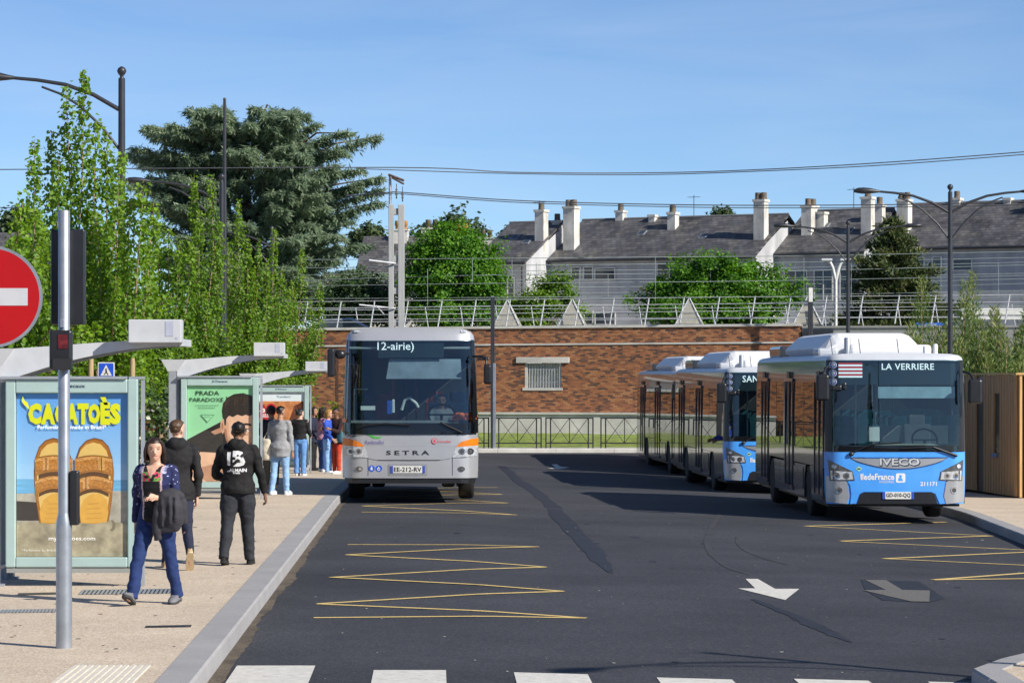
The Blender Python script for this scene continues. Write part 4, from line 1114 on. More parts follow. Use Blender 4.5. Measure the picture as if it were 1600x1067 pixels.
broadleaf('roadside_tree', 'dark green bush below the concrete mast behind the railing', (px(560, 126), 126, 0), lob(126, 560, [(560, 470, 50, 42, 0), (520, 480, 36, 36, 0), (600, 475, 34, 36, 0)]), 240, 44, .13, LEAF_D, 44)
for i, (u, v, ru, rv, Y, lab) in enumerate(((715, 358, 34, 26, 215, 'loose pale green tree far behind the round green tree'), (680, 372, 30, 22, 220, 'far tree just right of the narrow white house'), (800, 372, 18, 16, 225, 'small far tree left of the slate-roofed blocks'), (572, 366, 24, 16, 230, 'far tree beside the orange chimney pots'), (28, 345, 22, 14, 190, 'far tree at the left edge below the dark cable'), (1128, 338, 12, 10, 240, 'tiny treetop showing over the slate ridge'))):
    broadleaf('far_tree', lab, (px(u, Y), Y, 0), lob(Y, u, [(u, v, ru, rv, 0), (u - ru * .6, v + rv * .5, ru * .6, rv * .7, .5), (u + ru * .6, v + rv * .4, ru * .6, rv * .7, -.4), (u, v + rv, ru, rv, 0)]), 110, 24, .34, LEAF_F, 50 + i, 'trees far behind the houses', cr=.55)

# the big blue cedar
def cedar():
    rng = np.random.default_rng(7); Y = 135; s = F / Y; u0, zb = 392, 0.0
    root = tree_root('cedar_tree', 'huge blue-grey cedar with drooping layered branches behind the brick wall', 'tree', (px(u0, Y), Y, 0))
    wood = MB(); Z = lambda v: HC + (V0 - v) / s
    wood.tube([(0, 0, 0), (.1, 0, 5), (-.1, .2, 9), (-.4, 0, Z(200))], [.5, .4, .28, .04], 10)
    wood.tube([(.1, 0, 4.6), (1.3, .3, 8), (2.3, .2, Z(205))], [.3, .2, .03], 8); wood.tube([(0, 0, 5), (-2.2, -.3, 8.5), (-4.2, 0, Z(200))], [.3, .18, .03], 8)
    stems = [((-.2, 0), 5.2), ((1.9, .2), 3.0), ((-3.0, -.2), 4.0)]
    # silhouette: half-width to the left and right at each height (image v)
    prof = [(172, -60, 30), (188, -190, 125), (205, -200, 170), (225, -205, 222), (250, -205, 215), (300, -195, 195), (350, -185, 190), (400, -165, 215), (440, -120, 195), (475, -90, 165), (494, -60, 110)]
    VV = []; FF = []; TT = []; b = 0
    def ext(v, side):
        vs = [p[0] for p in prof]; return np.interp(v, vs, [p[1 if side < 0 else 2] for p in prof]) / s
    limbs = []
    for k in range(190):
        v = rng.uniform(178, 492); side = rng.choice([-1, 1]); e = ext(v, side)
        ang = rng.uniform(-1.25, 1.25) if rng.random() < .8 else rng.uniform(-3.1, 3.1)
        R_ = abs(e) * rng.uniform(.55, 1.1); R_y = 4.6 * rng.uniform(.75, 1.05)
        tip = np.array([side * R_ * max(.12, math.cos(ang)) if abs(ang) < 1.57 else side * R_ * .3, -R_y * math.sin(abs(ang)) if rng.random() < .72 else R_y * math.sin(abs(ang)), Z(v)])
        st_x = tip[0] * rng.uniform(.12, .3) ; st = np.array([st_x, tip[1] * .1, max(2.5, tip[2] - rng.uniform(.6, 1.6) - .1 * abs(tip[0]))])
        mid = st * .45 + tip * .55 + np.array([0, 0, rng.uniform(.35, .8)])
        limbs.append((st, mid, tip))
    for k in range(60):
        v = rng.uniform(180, 480); f = rng.uniform(-.75, .75); tip = np.array([ext(v, f) * abs(f) * (1 if f > 0 else 1), -4.6 * rng.uniform(.55, 1.0) * math.sqrt(1 - f * f * .8), Z(v)])
        st = np.array([tip[0] * .4, 0, max(2.5, tip[2] - rng.uniform(.5, 1.4))]); limbs.append((st, st * .45 + tip * .55 + np.array([0, 0, rng.uniform(.3, .7)]), tip))
    for st, mid, tip in limbs:
        L = np.linalg.norm(tip - st); n = int(16 + L * 12)
        if rng.random() < .6: wood.tube([Vector(st), Vector(mid), Vector(tip)], [.07, .045, .012], 5)
        dirh = unit((tip - st) * [1, 1, .2]); lat = np.array([-dirh[1], dirh[0], 0])
        tl = rng.uniform(-.15, .15)
        for j in range(n):
            t = .22 + .78 * (j + rng.random()) / n
            c = st * (1 - t) ** 2 + 2 * mid * t * (1 - t) + tip * t * t
            sp = (1 - t) * .8 + .28; sd = rng.choice([-1, 1]); fl = rng.uniform(.25, 1.0) * sp
            # a spray: short twig sideways and down, clothed in narrow cards
            q = 8; tt = np.linspace(.1, 1, q)[:, None]
            d = unit(lat * sd * rng.uniform(.3, 1) + dirh * rng.uniform(.2, .9) + [0, 0, rng.uniform(-.25, .12)])
            P = c + d * fl * tt + np.array([0, 0, -1.0]) * (tt ** 2) * fl * rng.uniform(.1, .55)
            P = np.repeat(P, 3, 0) + rng.normal(0, .055, (3 * q, 3)); m_ = len(P)
            D = unit(d + rng.normal(0, .45, (m_, 3)) + np.array([0, 0, -.35])); N_ = unit(np.array([0, 0, 1.0]) + rng.normal(0, .45, (m_, 3)))
            S = unit(np.cross(N_, D)); Ls = rng.uniform(.16, .36, m_)
            vq, fq = quads(P, D, S, Ls, Ls * rng.uniform(.15, .28, m_), .03); VV.append(vq); FF.append(fq + b); b += len(vq)
            TT.append(np.clip(rng.normal(.48 + tl, .2, m_), 0, 1))
    np_mesh('crown', np.concatenate(VV), np.concatenate(FF), NEEDLE_B, root, np.concatenate(TT)); wood.build('trunk', M['bark'], root)
cedar()

def conifer(label, u0, vt, Y, wpx, seed, tiers=26, name='pine_tree'):
    rng = np.random.default_rng(seed); s = F / Y; H = HC + (V0 - vt) / s; Wd = wpx / s / 2
    root = tree_root(name, label, 'tree', (px(u0, Y), Y, 0)); wood = MB(); wood.tube([(0, 0, 0), (0, 0, H * .5), (0, 0, H - .1)], [.16, .11, .015], 8)
    VV = []; FF = []; TT = []; b = 0
    for k in range(tiers):
        t = k / (tiers - 1); z = H * (.18 + .8 * t); r = Wd * (1 - t) ** .72 * rng.uniform(.75, 1.15) + .12
        nb = max(4, int(10 - 5 * t))
        for j in range(nb):
            a = rng.uniform(0, 6.28); rr = r * rng.uniform(.6, 1.1); d = np.array([math.cos(a), math.sin(a), 0])
            st = np.array([0, 0, z]); tip = st + d * rr + [0, 0, rr * rng.uniform(-.05, .3)]
            wood.tube([Vector(st), Vector(tip)], [.03, .008], 4); n = int(5 + rr * 12); tl = rng.uniform(-.2, .15)
            for i in range(n):
                f = .2 + .8 * (i + rng.random()) / n; c = st + (tip - st) * f; q = 11
                off = rng.normal(0, .13, (q, 3)) * [1, 1, .7]; D = unit(d * .8 + rng.normal(0, .6, (q, 3)) + [0, 0, .45]); S = unit(np.cross(D, rng.normal(0, 1, (q, 3))))
                Ls = rng.uniform(.14, .3, q); vq, fq = quads(c + off, D, S, Ls, Ls * .3, 0); VV.append(vq); FF.append(fq + b); b += len(vq)
                TT.append(np.clip(rng.normal(.4 + tl, .2, q), 0, 1))
    np_mesh('crown', np.concatenate(VV), np.concatenate(FF), NEEDLE_D, root, np.concatenate(TT)); wood.build('trunk', M['bark'], root)
conifer('dark conifer with an open pointed crown before the slate-roofed blocks', 1395, 343, 123, 275, 61, 36)

def pine_shrub(u, vt, Y, seed, label, nst=5, lean=0.0, spread=.5, ztop=None):
    rng = np.random.default_rng(seed); s = F / Y; x0 = px(u, Y); z0 = gz(x0, min(Y, 100)) + .1; H = HC + (V0 - vt) / s - z0
    root = tree_root('pine_shrub', label, 'shrub', (x0, Y, z0), 'young pines behind the timber kiosk'); wood = MB(); VV = []; FF = []; TT = []; b = 0
    for k in range(nst):
        h = H * (1 if k == 0 else rng.uniform(.55, .9)); bx = rng.normal(0, spread); by = rng.normal(0, spread)
        if k == 0: bx = by = 0
        top = np.array([bx * 1.2 + lean * (h / H) ** 2, by, h]); n = int(h / .05)
        P0 = np.array([bx * .5, by * .5, 0]); mid = (P0 + top) / 2 + np.array([-lean * .2, 0, 0])
        wood.tube([Vector(P0), Vector(mid), Vector(top)], [.04, .025, .008], 5)
        for i in range(n):
            t = .1 + .9 * i / n; c = P0 * (1 - t) ** 2 + 2 * mid * t * (1 - t) + top * t * t
            R_ = (.75 * (1 - t) ** .8 + .06) * rng.uniform(.6, 1.2); q = int(8 + 40 * (1 - t))
            a = rng.uniform(0, 6.28, q); rr = R_ * np.sqrt(rng.uniform(0, 1, q)); d = np.stack([np.cos(a), np.sin(a), np.zeros(q)], 1)
            P = c + d * rr[:, None] + rng.normal(0, .04, (q, 3)); D = unit(d * .55 + [0, 0, .9] + rng.normal(0, .35, (q, 3))); S = unit(np.cross(D, rng.normal(0, 1, (q, 3))))
            Ls = rng.uniform(.1, .2, q); vq, fq = quads(P, D, S, Ls, Ls * .2, 0); VV.append(vq); FF.append(fq + b); b += len(vq)
            TT.append(np.clip(rng.normal(.42 + .3 * (t > .85), .2, q), 0, 1))
    np_mesh('crown', np.concatenate(VV), np.concatenate(FF), NEEDLE_P, root, np.concatenate(TT)); wood.build('stem', M['bark_pale'], root)
for i, (u, v, Y, n, sp, ln, lab) in enumerate((
        (1440, 432, 91, 5, .45, 0, 'young pine with a tall thin leader left of the tall twin lamp'),
        (1503, 440, 93, 5, .4, .08, 'young pine with a tall thin leader right of the tall twin lamp'),
        (1520, 425, 95, 5, .4, 0, 'tallest young pine leader right of the tall twin lamp'),
        (1422, 505, 87, 6, .5, 0, 'low bushy young pine just above the nearest bus roof'),
        (1470, 520, 88, 7, .6, 0, 'bushy young pine at the foot of the tall twin lamp'),
        (1530, 500, 85, 7, .5, 0, 'dense young pine above the timber kiosk'),
        (1555, 480, 89, 6, .5, 0, 'young pine above the corner of the timber kiosk'),
        (1580, 432, 83, 4, .25, .75, 'young pine at the right edge leaning to the right'),
        (1605, 500, 84, 6, .5, 0, 'young pine cut by the right edge'),
        (1500, 535, 83, 7, .6, 0, 'lowest dense young pine right behind the nearest bus roof'),
        (1455, 540, 84, 6, .5, 0, 'low young pine showing over the small roof cylinders of the nearest bus'),
        (1435, 525, 86, 8, .7, 0, 'low spreading young pine beside the roof pod of the nearest bus'),
        (1485, 505, 90, 8, .7, 0, 'spreading young pine in the second row behind the tall twin lamp'),
        (1540, 515, 92, 8, .7, 0, 'spreading young pine in the second row above the kiosk'),
        (1590, 520, 90, 8, .7, 0, 'spreading young pine in the second row at the right edge'),
        (1515, 545, 84, 9, .7, 0, 'squat young pine beside the mirror of the nearest bus'),
        (1600, 548, 82, 9, .7, 0, 'squat young pine low at the right edge'),
        (1572, 528, 81, 7, .5, 0, 'thick young pine right behind the top of the timber kiosk'))):
    pine_shrub(u, v, Y, 70 + i, lab, n, ln, sp)
# flowering bush and dark railing between the first two shelters
def bush():
    rng = np.random.default_rng(91); Y = 64; p = at(240, 640, Y); root = tree_root('flowering_bush', 'white flowering bush between the first two bus shelters', 'shrub', (p.x, Y, gz(0, Y) + .15)); wood = MB()
    P = []; n = 900
    d = unit(rng.normal(0, 1, (n, 3))); r = rng.uniform(.5, 1, (n, 1)) ** .5; P = d * r * [.75, .6, .85] + [0, 0, 1.35]
    v, f = leaf_field(P, d, .13, rng); np_mesh('crown', v, f, LEAF_D, root, np.clip(rng.normal(.6, .25, n), 0, 1))
    k = 260; d = unit(rng.normal(0, 1, (k, 3))); P = d * [.78, .63, .88] + [0, 0, 1.35]; P = P[(P[:, 2] < 1.9)]; k = len(P)
    v, f = leaf_field(P, d[:k], .1, rng); np_mesh('blossom', v, f, BLOSSOM, root, rng.uniform(0, 1, k))
    for a in range(7): wood.tube([(0, 0, 0), (.4 * math.cos(a), .4 * math.sin(a), 1.2)], [.03, .01], 5)
    wood.build('stem', M['bark'], root)
bush()
def dark_rail():
    Y = 66; x0, x1 = px(205, Y), px(290, Y); root = empty('railing', (x0, Y, gz(0, Y) + .15)); tag(root, 'dark upright-bar railing behind the flowering bush', 'railing')
    b = MB(); L = x1 - x0
    for i in range(14): x = L * i / 13; b.box2((x - .01, -.01, .1), (x + .01, .01, 1.3))
    b.build('bars', M['black_metal'], root)
    for z in (.08, 1.301):
        b = MB(); b.box2((-.05, -.02, z), (L + .05, .02, z + .04)); b.build('rail', M['black_metal'], root)
dark_rail()

# ------------------------------------------------------------------ bus shelters with poster panels
def shelter_base():
    """Local: x to the road, y into the depth; the poster panel stands at the near end."""
    root = empty('bus_shelter')
    # two posts with flared heads
    for y in (0.05, 1.15):
        b = MB(); b.box2((-.16, y - .06, .1), (.0, y + .06, 2.52))
        p = b.build('post', M['grey_metal'], root, bevel=.012)
        b = MB(); b.add([(-.17, y - .065, 2.521), (.01, y - .065, 2.521), (.01, y + .065, 2.521), (-.17, y + .065, 2.521), (-.3, y - .11, 2.74), (.16, y - .11, 2.74), (.16, y + .11, 2.74), (-.3, y + .11, 2.74)],
                         [(0, 1, 2, 3), (4, 5, 6, 7), (0, 1, 5, 4), (1, 2, 6, 5), (2, 3, 7, 6), (3, 0, 4, 7)])
        b.build('post_head', M['white_metal'], p)
        b = MB(); b.box2((-.21, y - .1, .14), (.05, y + .1, .175)); b.build('base_plate', M['grey_metal'], p)
    # tapering end beams and the roof sheet
    xs = [.0, .25, .5, .8, 1.1, 1.4, 1.7, 1.95]
    lo = [2.36, 2.45, 2.53, 2.615, 2.68, 2.73, 2.76, 2.77]; hi = [2.73, 2.745, 2.762, 2.785, 2.806, 2.823, 2.838, 2.842]
    for y in (-.02, 1.1):
        b = MB(); k = len(xs)
        ol = [(xs[i], lo[i]) for i in range(k)] + [(xs[i], hi[i]) for i in range(k)][::-1]
        b.prism(ol, lambda x, z, d: (x, d, z), y, y + .05); b.build('end_beam', M['white_metal'], root)
    b = MB(); k = len(xs)
    V = []
    for y in (.04, 1.09):
        V += [(xs[i] + .004, y, hi[i] - .03) for i in range(k)] + [(xs[i] + .004, y, hi[i] - .06) for i in range(k)]
    Fs = []
    for i in range(k - 1):
        Fs += [(i, i + 1, 2 * k + i + 1, 2 * k + i), (k + i, k + i + 1, 3 * k + i + 1, 3 * k + i)]
    b.add(V, Fs, 0, True); b.build('roof', M['charcoal'], root)
    b = MB(); k = len(xs); V = []
    for y in (.04, 1.09): V += [(xs[i] + .006, y, lo[i] + .03) for i in range(k)]
    b.add(V, [(i, i + 1, k + i + 1, k + i) for i in range(k - 1)], 0, True)
    b.build('soffit', M['concrete_grey'], root)
    b = MB(); b.box2((1.955, -.03, 2.765), (2.0, 1.16, 2.845)); b.build('roof_edge', M['white_metal'], root, bevel=.006)
    # sign box over the road edge
    b = MB(); b.box2((1.44, -.34, 2.80), (2.01, -.035, 3.05)); sb = b.build('sign_box', M['white_metal'], root, bevel=.008)
    b = MB(); b.box2((1.84, -.345, 2.87), (1.925, -.3405, 3.03)); b.box2((1.95, -.344, 2.84), (1.97, -.3405, 2.86)); b.build('pictogram', mat('picto_grey', (.40, .42, .52), .5), sb)
    # back glazing, bench
    b = MB()
    for y in (.16, 1.04): b.box2((-.1, y - .02, .1), (-.06, y + .02, 2.5))
    b.box2((-.1, .18, .3), (-.06, 1.02, .34)); b.box2((-.1, .18, 2.4), (-.06, 1.02, 2.44)); fr = b.build('back_frame', M['grey_metal'], root)
    b = MB(); b.box2((-.085, .185, .345), (-.075, 1.015, 2.395)); b.build('glass', M['glass_clear'], fr)
    # the panel case
    W = 1.44; z0, z1 = .36, 2.405; x0 = .075
    b = MB(); b.box2((x0, -.09, z0), (x0 + .11, .09, z1)); b.box2((x0 + W - .11, -.09, z0), (x0 + W, .09, z1)); b.box2((x0 + .111, -.09, z1 - .15), (x0 + W - .111, .09, z1)); b.box2((x0 + .111, -.09, z0), (x0 + W - .111, .09, z0 + .11))
    pn = b.build('poster_case', M['frame_teal'], root, bevel=.012)
    b = MB(); b.box2((x0 - .05, -.12, z1 + .002), (x0 + W - .12, .12, z1 + .032)); b.build('top_trim', M['grey_metal'], pn)
    b = MB(); b.box2((x0 + W + .03, -.03, .1), (x0 + W + .07, .03, z1 - .01)); b.box2((x0 + W - .1, -.03, z1 + .0), (x0 + W + .07, .03, z1 + .03)); b.build('side_rail', M['grey_metal'], pn)
    b = MB(); b.box2((x0 + .3, -.08, 0), (x0 + W - .3, .08, z0 - .002)); b.build('foot', M['concrete_grey'], pn) if False else None
    b = MB(); b.box2((x0 + .01, -.07, z0 - .06), (x0 + W - .04, .07, z0 - .002)); b.build('foot', M['concrete_grey'], pn)
    b = MB(); b.box2((x0 + .115, -.02, z0 + .112), (x0 + W - .115, .02, z1 - .152)); b.build('backing', M['black_plastic'], pn)
    return root, pn
PW = (.075 + .115, .075 + 1.44 - .115, .36 + .115, 2.405 - .155)   # poster x0, x1, z0, z1
def poster_fn(x, z, d):
    return (lerp(PW[0], PW[1], x), -.022 - d, lerp(PW[2], PW[3], z))
pm = {}
M['poster_glass'] = glass_mat('poster_glass', (.93, .95, .95), 1.5, .0)
def pcol(h, var=.05, scale=4):
    if h not in pm: pm[h] = mat('print_' + h, rgb(h), .45, var=var, scale=scale)
    return pm[h]
class Poster:
    def __init__(self): self.mb = MB(); self.mats = []; self.k = 0
    def mi(self, m):
        if isinstance(m, str): m = pcol(m)
        if m not in self.mats: self.mats.append(m)
        return self.mats.index(m)
    def poly(self, pts, m):
        self.k += 1; d = self.k * .0004; i = self.mi(m)
        patch(self.mb, pts, poster_fn, d, d, i, 5); return self
    def text(self, s, x, z, m, w=None, h=None, **kw):
        self.k += 1; d = self.k * .0004; A = (PW[1] - PW[0]); B = (PW[3] - PW[2])
        V, Fs = text_geo(s, w * A if w else None, h * B if h else None, **kw)
        self.mb.add([poster_fn(x + a / A, z + b / B, d) for a, b in V], Fs, self.mi(m)); return self
def blob(cx, cz, rx, rz, n=28, pw=2.0, rot=0):
    out = []
    for k in range(n):
        a = 2 * math.pi * k / n; c, s = math.cos(a), math.sin(a)
        x = rx * abs(c) ** (2 / pw) * (1 if c > 0 else -1); z = rz * abs(s) ** (2 / pw) * (1 if s > 0 else -1)
        out.append((cx + x * math.cos(rot) - z * math.sin(rot), cz + x * math.sin(rot) + z * math.cos(rot)))
    return out
def sky_print():
    m = bpy.data.materials.new('print_sky'); m.use_nodes = True; n = m.node_tree; p = n.nodes['Principled BSDF']; L = n.links.new
    t = n.nodes.new('ShaderNodeTexCoord'); s = n.nodes.new('ShaderNodeSeparateXYZ'); L(t.outputs['Object'], s.inputs[0])
    mr = n.nodes.new('ShaderNodeMapRange'); mr.inputs['From Min'].default_value = 1.2; mr.inputs['From Max'].default_value = 2.3; L(s.outputs['Z'], mr.inputs['Value'])
    r = n.nodes.new('ShaderNodeValToRGB'); r.color_ramp.elements[0].color = (*rgb('a9d2f0'), 1); r.color_ramp.elements[1].color = (*rgb('5b9fe6'), 1); L(mr.outputs[0], r.inputs['Fac']); L(r.outputs['Color'], p.inputs['Base Color'])
    p.inputs['Roughness'].default_value = .45; return m
def poster_beach():
    P = Poster(); P.poly([(0, 0), (1, 0), (1, 1), (0, 1)], sky_print())
    P.poly([(0, .36), (1, .36), (1, .47), (0, .475)], mat('print_sea', rgb('6fb0da'), .45, var=.25, scale=9, stretch=(.3, 1, 14)))
    sand = mat('print_sand', rgb('a59a80'), .5, var=.4, scale=7)
    P.poly([(0, 0), (1, 0), (1, .40), (.6, .405), (.3, .39), (0, .385)], mat('print_sand_far', rgb('b0a898'), .5, var=.3, scale=9))
    P.poly([(.0, .22), (.22, .22), (.24, .33), (.0, .34)], '3a3330')
    tan, strap, dark, lit = mat('print_sandal', rgb('dba646'), .45, var=.1, scale=8), mat('print_strap', rgb('b77a33'), .45, var=.45, scale=46), '5a3a1c', mat('print_sole', rgb('e3bd6d'), .45, var=.07, scale=5)
    edge, glint = mat('print_edge', rgb('a86a24'), .45, var=.2, scale=12), mat('print_glint', rgb('d29a58'), .45, var=.5, scale=60)
    for cx, sg in ((.335, -1), (.695, 1)):
        def ol(k, dx=0, dz=0):
            pts = [(-.115, .17), (-.128, .24), (-.150, .34), (-.166, .44), (-.170, .52), (-.158, .60), (-.125, .665), (-.07, .705), (0, .72), (.07, .708), (.125, .668), (.158, .60), (.170, .52), (.166, .44), (.150, .34), (.128, .24), (.115, .17)]
            return [(cx + x * k + dx, .44 + (z - .44) * k + dz) for x, z in pts]
        P.poly(ol(1.03, .006 * sg)[::-1], '7c4d1b'); P.poly(ol(1.0, .006 * sg)[::-1], edge); P.poly(ol(.93, -.004 * sg)[::-1], lit)
        P.poly([(cx - .11, .17), (cx + .11, .17), (cx + .13, .27), (cx + .12, .345), (cx + .06, .385), (cx - .02, .385), (cx - .09, .35), (cx - .13, .28)], tan)
        for k in range(5):
            f = .2 + .03 * k; P.poly([(cx - .09 + .01 * k, f), (cx + .09 - .01 * k, f + .004), (cx + .09 - .01 * k, f + .008), (cx - .09 + .01 * k, f + .005)], mat('print_rib', rgb('cf9738'), .45, var=.05) if 'print_rib' not in bpy.data.materials else bpy.data.materials['print_rib'])
        for z0, z1, cu in ((.375, .465, .03), (.495, .60, .018)):
            up = [(cx - .17 + .34 * q / 10, z1 + cu * math.sin(math.pi * q / 10)) for q in range(11)]; lo = [(cx - .168 + .336 * q / 10, z0 + cu * 1.4 * math.sin(math.pi * q / 10)) for q in range(11)]
            P.poly([(x, z - .022) for x, z in lo[1:-1]] + [(x, z + .004) for x, z in up[::-1][1:-1]], dark)
            P.poly(lo + up[::-1], strap)
            P.poly([(x, z - .006) for x, z in up] + [(x, z - .022) for x, z in up[::-1]], glint); P.poly([(x, z + .004) for x, z in lo] + [(x, z + .012) for x, z in lo[::-1]], edge)
            bx_ = cx + .07 * sg * (1 if z0 > .4 else -1); zc = (z0 + z1) / 2 + cu
            P.poly([(bx_ - .03, zc - .035), (bx_ + .03, zc - .035), (bx_ + .03, zc + .035), (bx_ - .03, zc + .035)], glint); P.poly([(bx_ - .004, zc - .04), (bx_ + .004, zc - .04), (bx_ + .004, zc + .04), (bx_ - .004, zc + .04)], dark)
    P.poly([(0, 0), (1, 0), (1, .2), (.86, .215), (.7, .2), (.5, .21), (.3, .2), (.12, .215), (0, .2)], sand)
    P.poly(blob(.86, .19, .03, .035), '7d745f'); P.poly(blob(.84, .195, .024, .03), sand)
    y = 'dfe01a'
    for k, (ch, x, w_, h_) in enumerate((('C', .165, .12, .13), ('A', .285, .13, .13), ('C', .40, .11, .13), ('A', .50, .11, .13), ('T', .60, .10, .13), ('O', .70, .11, .125), ('È', .80, .09, .17), ('S', .89, .10, .13))):
        P.text(ch, x, .875 + (.018 if ch == 'È' else 0), y, w_, h_, bold=.07)
    P.poly([(.055, .985), (.075, .955), (.1, .945), (.12, .9), (.07, .93), (.05, .95)], y)
    P.text('Parfumées et made in Brazil*', .50, .795, 'ffffff', .62, .026, bold=.012)
    P.text('mycacatoes.com', .50, .106, 'f4efe4', .42, .028, bold=.015); P.text('*Parfumées au Brésil', .2, .04, 'e6e0d0', .3, .016)
    return P
def poster_face():
    P = Poster(); P.poly([(0, 0), (1, 0), (1, 1), (0, 1)], mat('print_mint', rgb('96d3a0'), .45, var=.06, scale=2))
    skin, skin2 = mat('print_skin', rgb('e3b596'), .45, var=.12, scale=4), mat('print_skin_dark', rgb('b9886b'), .45, var=.15, scale=5)
    blk = mat('print_black', rgb('28231f'), .45, var=.55, scale=5, stretch=(1, 1, 3)); hair = mat('print_hair', rgb('2f251d'), .45, var=.5, scale=26, stretch=(6, 1, 1.5))
    P.poly([(.0, .44), (.22, .52), (.5, .62), (.66, .60), (.7, .3), (.4, .26), (.0, .3)], blk)
    P.poly([(.36, .52), (.62, .60), (.60, .53), (.42, .49)], skin2)
    P.poly([(.0, .0), (.95, .0), (.95, .12), (.62, .17), (.5, .3), (.2, .31), (.08, .2), (.0, .19)], skin)
    P.poly([(.0, .12), (.45, .19), (.95, .14), (1, .0), (.3, .0)], skin2)
    mid, sh, stub = mat('print_skin_mid', rgb('cf9f80'), .45, var=.1, scale=5), mat('print_skin_deep', rgb('a5745a'), .45, var=.14, scale=6), mat('print_stubble', rgb('b08b73'), .45, var=.25, scale=30)
    P.poly([(.54, .66), (.56, .71), (1, .73), (1, .27), (.84, .265), (.74, .29), (.66, .345), (.59, .44), (.555, .56)], skin)
    P.poly([(.56, .60), (.575, .64), (.63, .62), (.64, .50), (.70, .385), (.80, .30), (.90, .272), (.84, .265), (.74, .29), (.66, .345), (.59, .44)], mid)
    P.poly([(.555, .56), (.60, .55), (.62, .45), (.70, .35), (.78, .29), (.74, .29), (.66, .345), (.59, .44)], sh)
    P.poly([(.64, .47), (.72, .41), (.82, .37), (1, .36), (1, .27), (.86, .268), (.74, .30), (.67, .36)], stub)
    P.poly([(.545, .65), (.515, .635), (.505, .585), (.515, .53), (.545, .495), (.565, .52), (.57, .64)], mid); P.poly([(.545, .62), (.525, .605), (.525, .56), (.545, .53), (.553, .58)], sh)
    P.poly([(.545, .66), (.53, .74), (.55, .82), (.62, .88), (.72, .915), (.86, .925), (1, .895), (1, .70), (.95, .685), (.90, .70), (.84, .685), (.77, .70), (.70, .675), (.64, .69), (.60, .655), (.59, .585), (.57, .59), (.565, .65)], hair)
    for q in range(9): P.poly([(.58 + .045 * q, .80 + .03 * (q % 3)), (.60 + .045 * q, .89), (.612 + .045 * q, .885), (.60 + .045 * q, .79 + .03 * (q % 3))], '453626')
    P.poly([(.75, .565), (.82, .585), (.92, .592), (.985, .58), (.985, .597), (.92, .612), (.82, .605), (.75, .58)], '33241b')
    P.poly([(.80, .528), (.85, .545), (.92, .545), (.965, .528), (.92, .515), (.85, .513)], 'd9c9bb'); P.poly(blob(.89, .53, .022, .017), '2a1a14'); P.poly([(.79, .528), (.85, .549), (.92, .549), (.97, .53), (.92, .556), (.85, .557)], '3a251b')
    P.poly([(.80, .505), (.88, .498), (.96, .505), (.93, .488), (.84, .488)], mid); P.poly([(.975, .56), (1, .57), (1, .40), (.945, .41), (.95, .44), (.985, .47)], mid); P.poly([(.945, .41), (1, .40), (1, .385), (.96, .39)], sh)
    P.poly([(.88, .335), (.94, .343), (1, .34), (1, .325), (.92, .325)], 'a2655a'); P.poly([(.90, .322), (1, .322), (1, .303), (.93, .305)], 'b4766a')
    k = '16301f'
    P.text('PRADA', .31, .925, k, .36, .045, bold=.006, shear=0); P.text('PARADOXE', .295, .855, k, .52, .042, bold=.006)
    P.text('LA NOUVELLE EAU DE PARFUM', .30, .795, '2d5a3d', .36, .013); P.text('RECHARGEABLE', .30, .77, '2d5a3d', .26, .013)
    P.poly([(.2, .70), (.42, .70), (.31, .615)], '5c8f68'); P.poly([(.222, .692), (.398, .692), (.31, .625)], pcol('96d3a0')); P.text('PRADA', .31, .675, '16301f', .09, .014)
    return P
def poster_heart():
    P = Poster(); P.poly([(0, 0), (1, 0), (1, 1), (0, 1)], 'dfe6ea')
    P.poly([(.02, .45), (.98, .45), (.98, .87), (.02, .87)], mat('print_orange', rgb('c9824f'), .45, var=.5, scale=5)); P.poly([(.6, .45), (.98, .45), (.98, .87), (.78, .8)], mat('print_brown', rgb('6d3c24'), .45, var=.5, scale=6))
    P.poly([(.0, .0), (1, .0), (1, .46), (.0, .5)], mat('print_blue', rgb('b9cfdb'), .45, var=.15, scale=3))
    hp = []
    for i in range(40):
        t = 2 * math.pi * i / 40; hp.append((.17 + .0145 * 16 * math.sin(t) ** 3, .70 + .0115 * (13 * math.cos(t) - 5 * math.cos(2 * t) - 2 * math.cos(3 * t) - math.cos(4 * t))))
    P.poly([(max(.005, a), b) for a, b in hp], 'c4142b'); P.text('-31%', .19, .735, 'ffffff', .30, .062, bold=.03); P.text('REMISE', .19, .675, 'ffffff', .24, .024, bold=.02); P.text('IMMEDIATE', .18, .645, 'ffffff', .22, .022, bold=.02)
    P.text('Transiliens', .55, .935, '5a7d90', .3, .03, bold=.01)
    return P
def add_poster(P, pn):
    o = P.mb.build('poster', P.mats, pn, recalc=False)
    b = MB(); b.add([(PW[0] + .002, -.045, PW[2] + .002), (PW[1] - .002, -.045, PW[2] + .002), (PW[1] - .002, -.045, PW[3] - .002), (PW[0] + .002, -.045, PW[3] - .002)], [(0, 1, 2, 3)]); b.build('glass', M['poster_glass'], pn)
    return o
shs = [(-4.74, 32.6, 'nearest bus shelter with a beach sandal poster in its end panel', poster_beach),
       (-4.77, 55.5, 'middle bus shelter with a green perfume poster in its end panel', poster_face),
       (-4.77, 77.7, 'farthest bus shelter with a red heart poster in its end panel', poster_heart)]
S0, PN0 = shelter_base()
protos = [S0, copy_tree(S0), copy_tree(S0)]
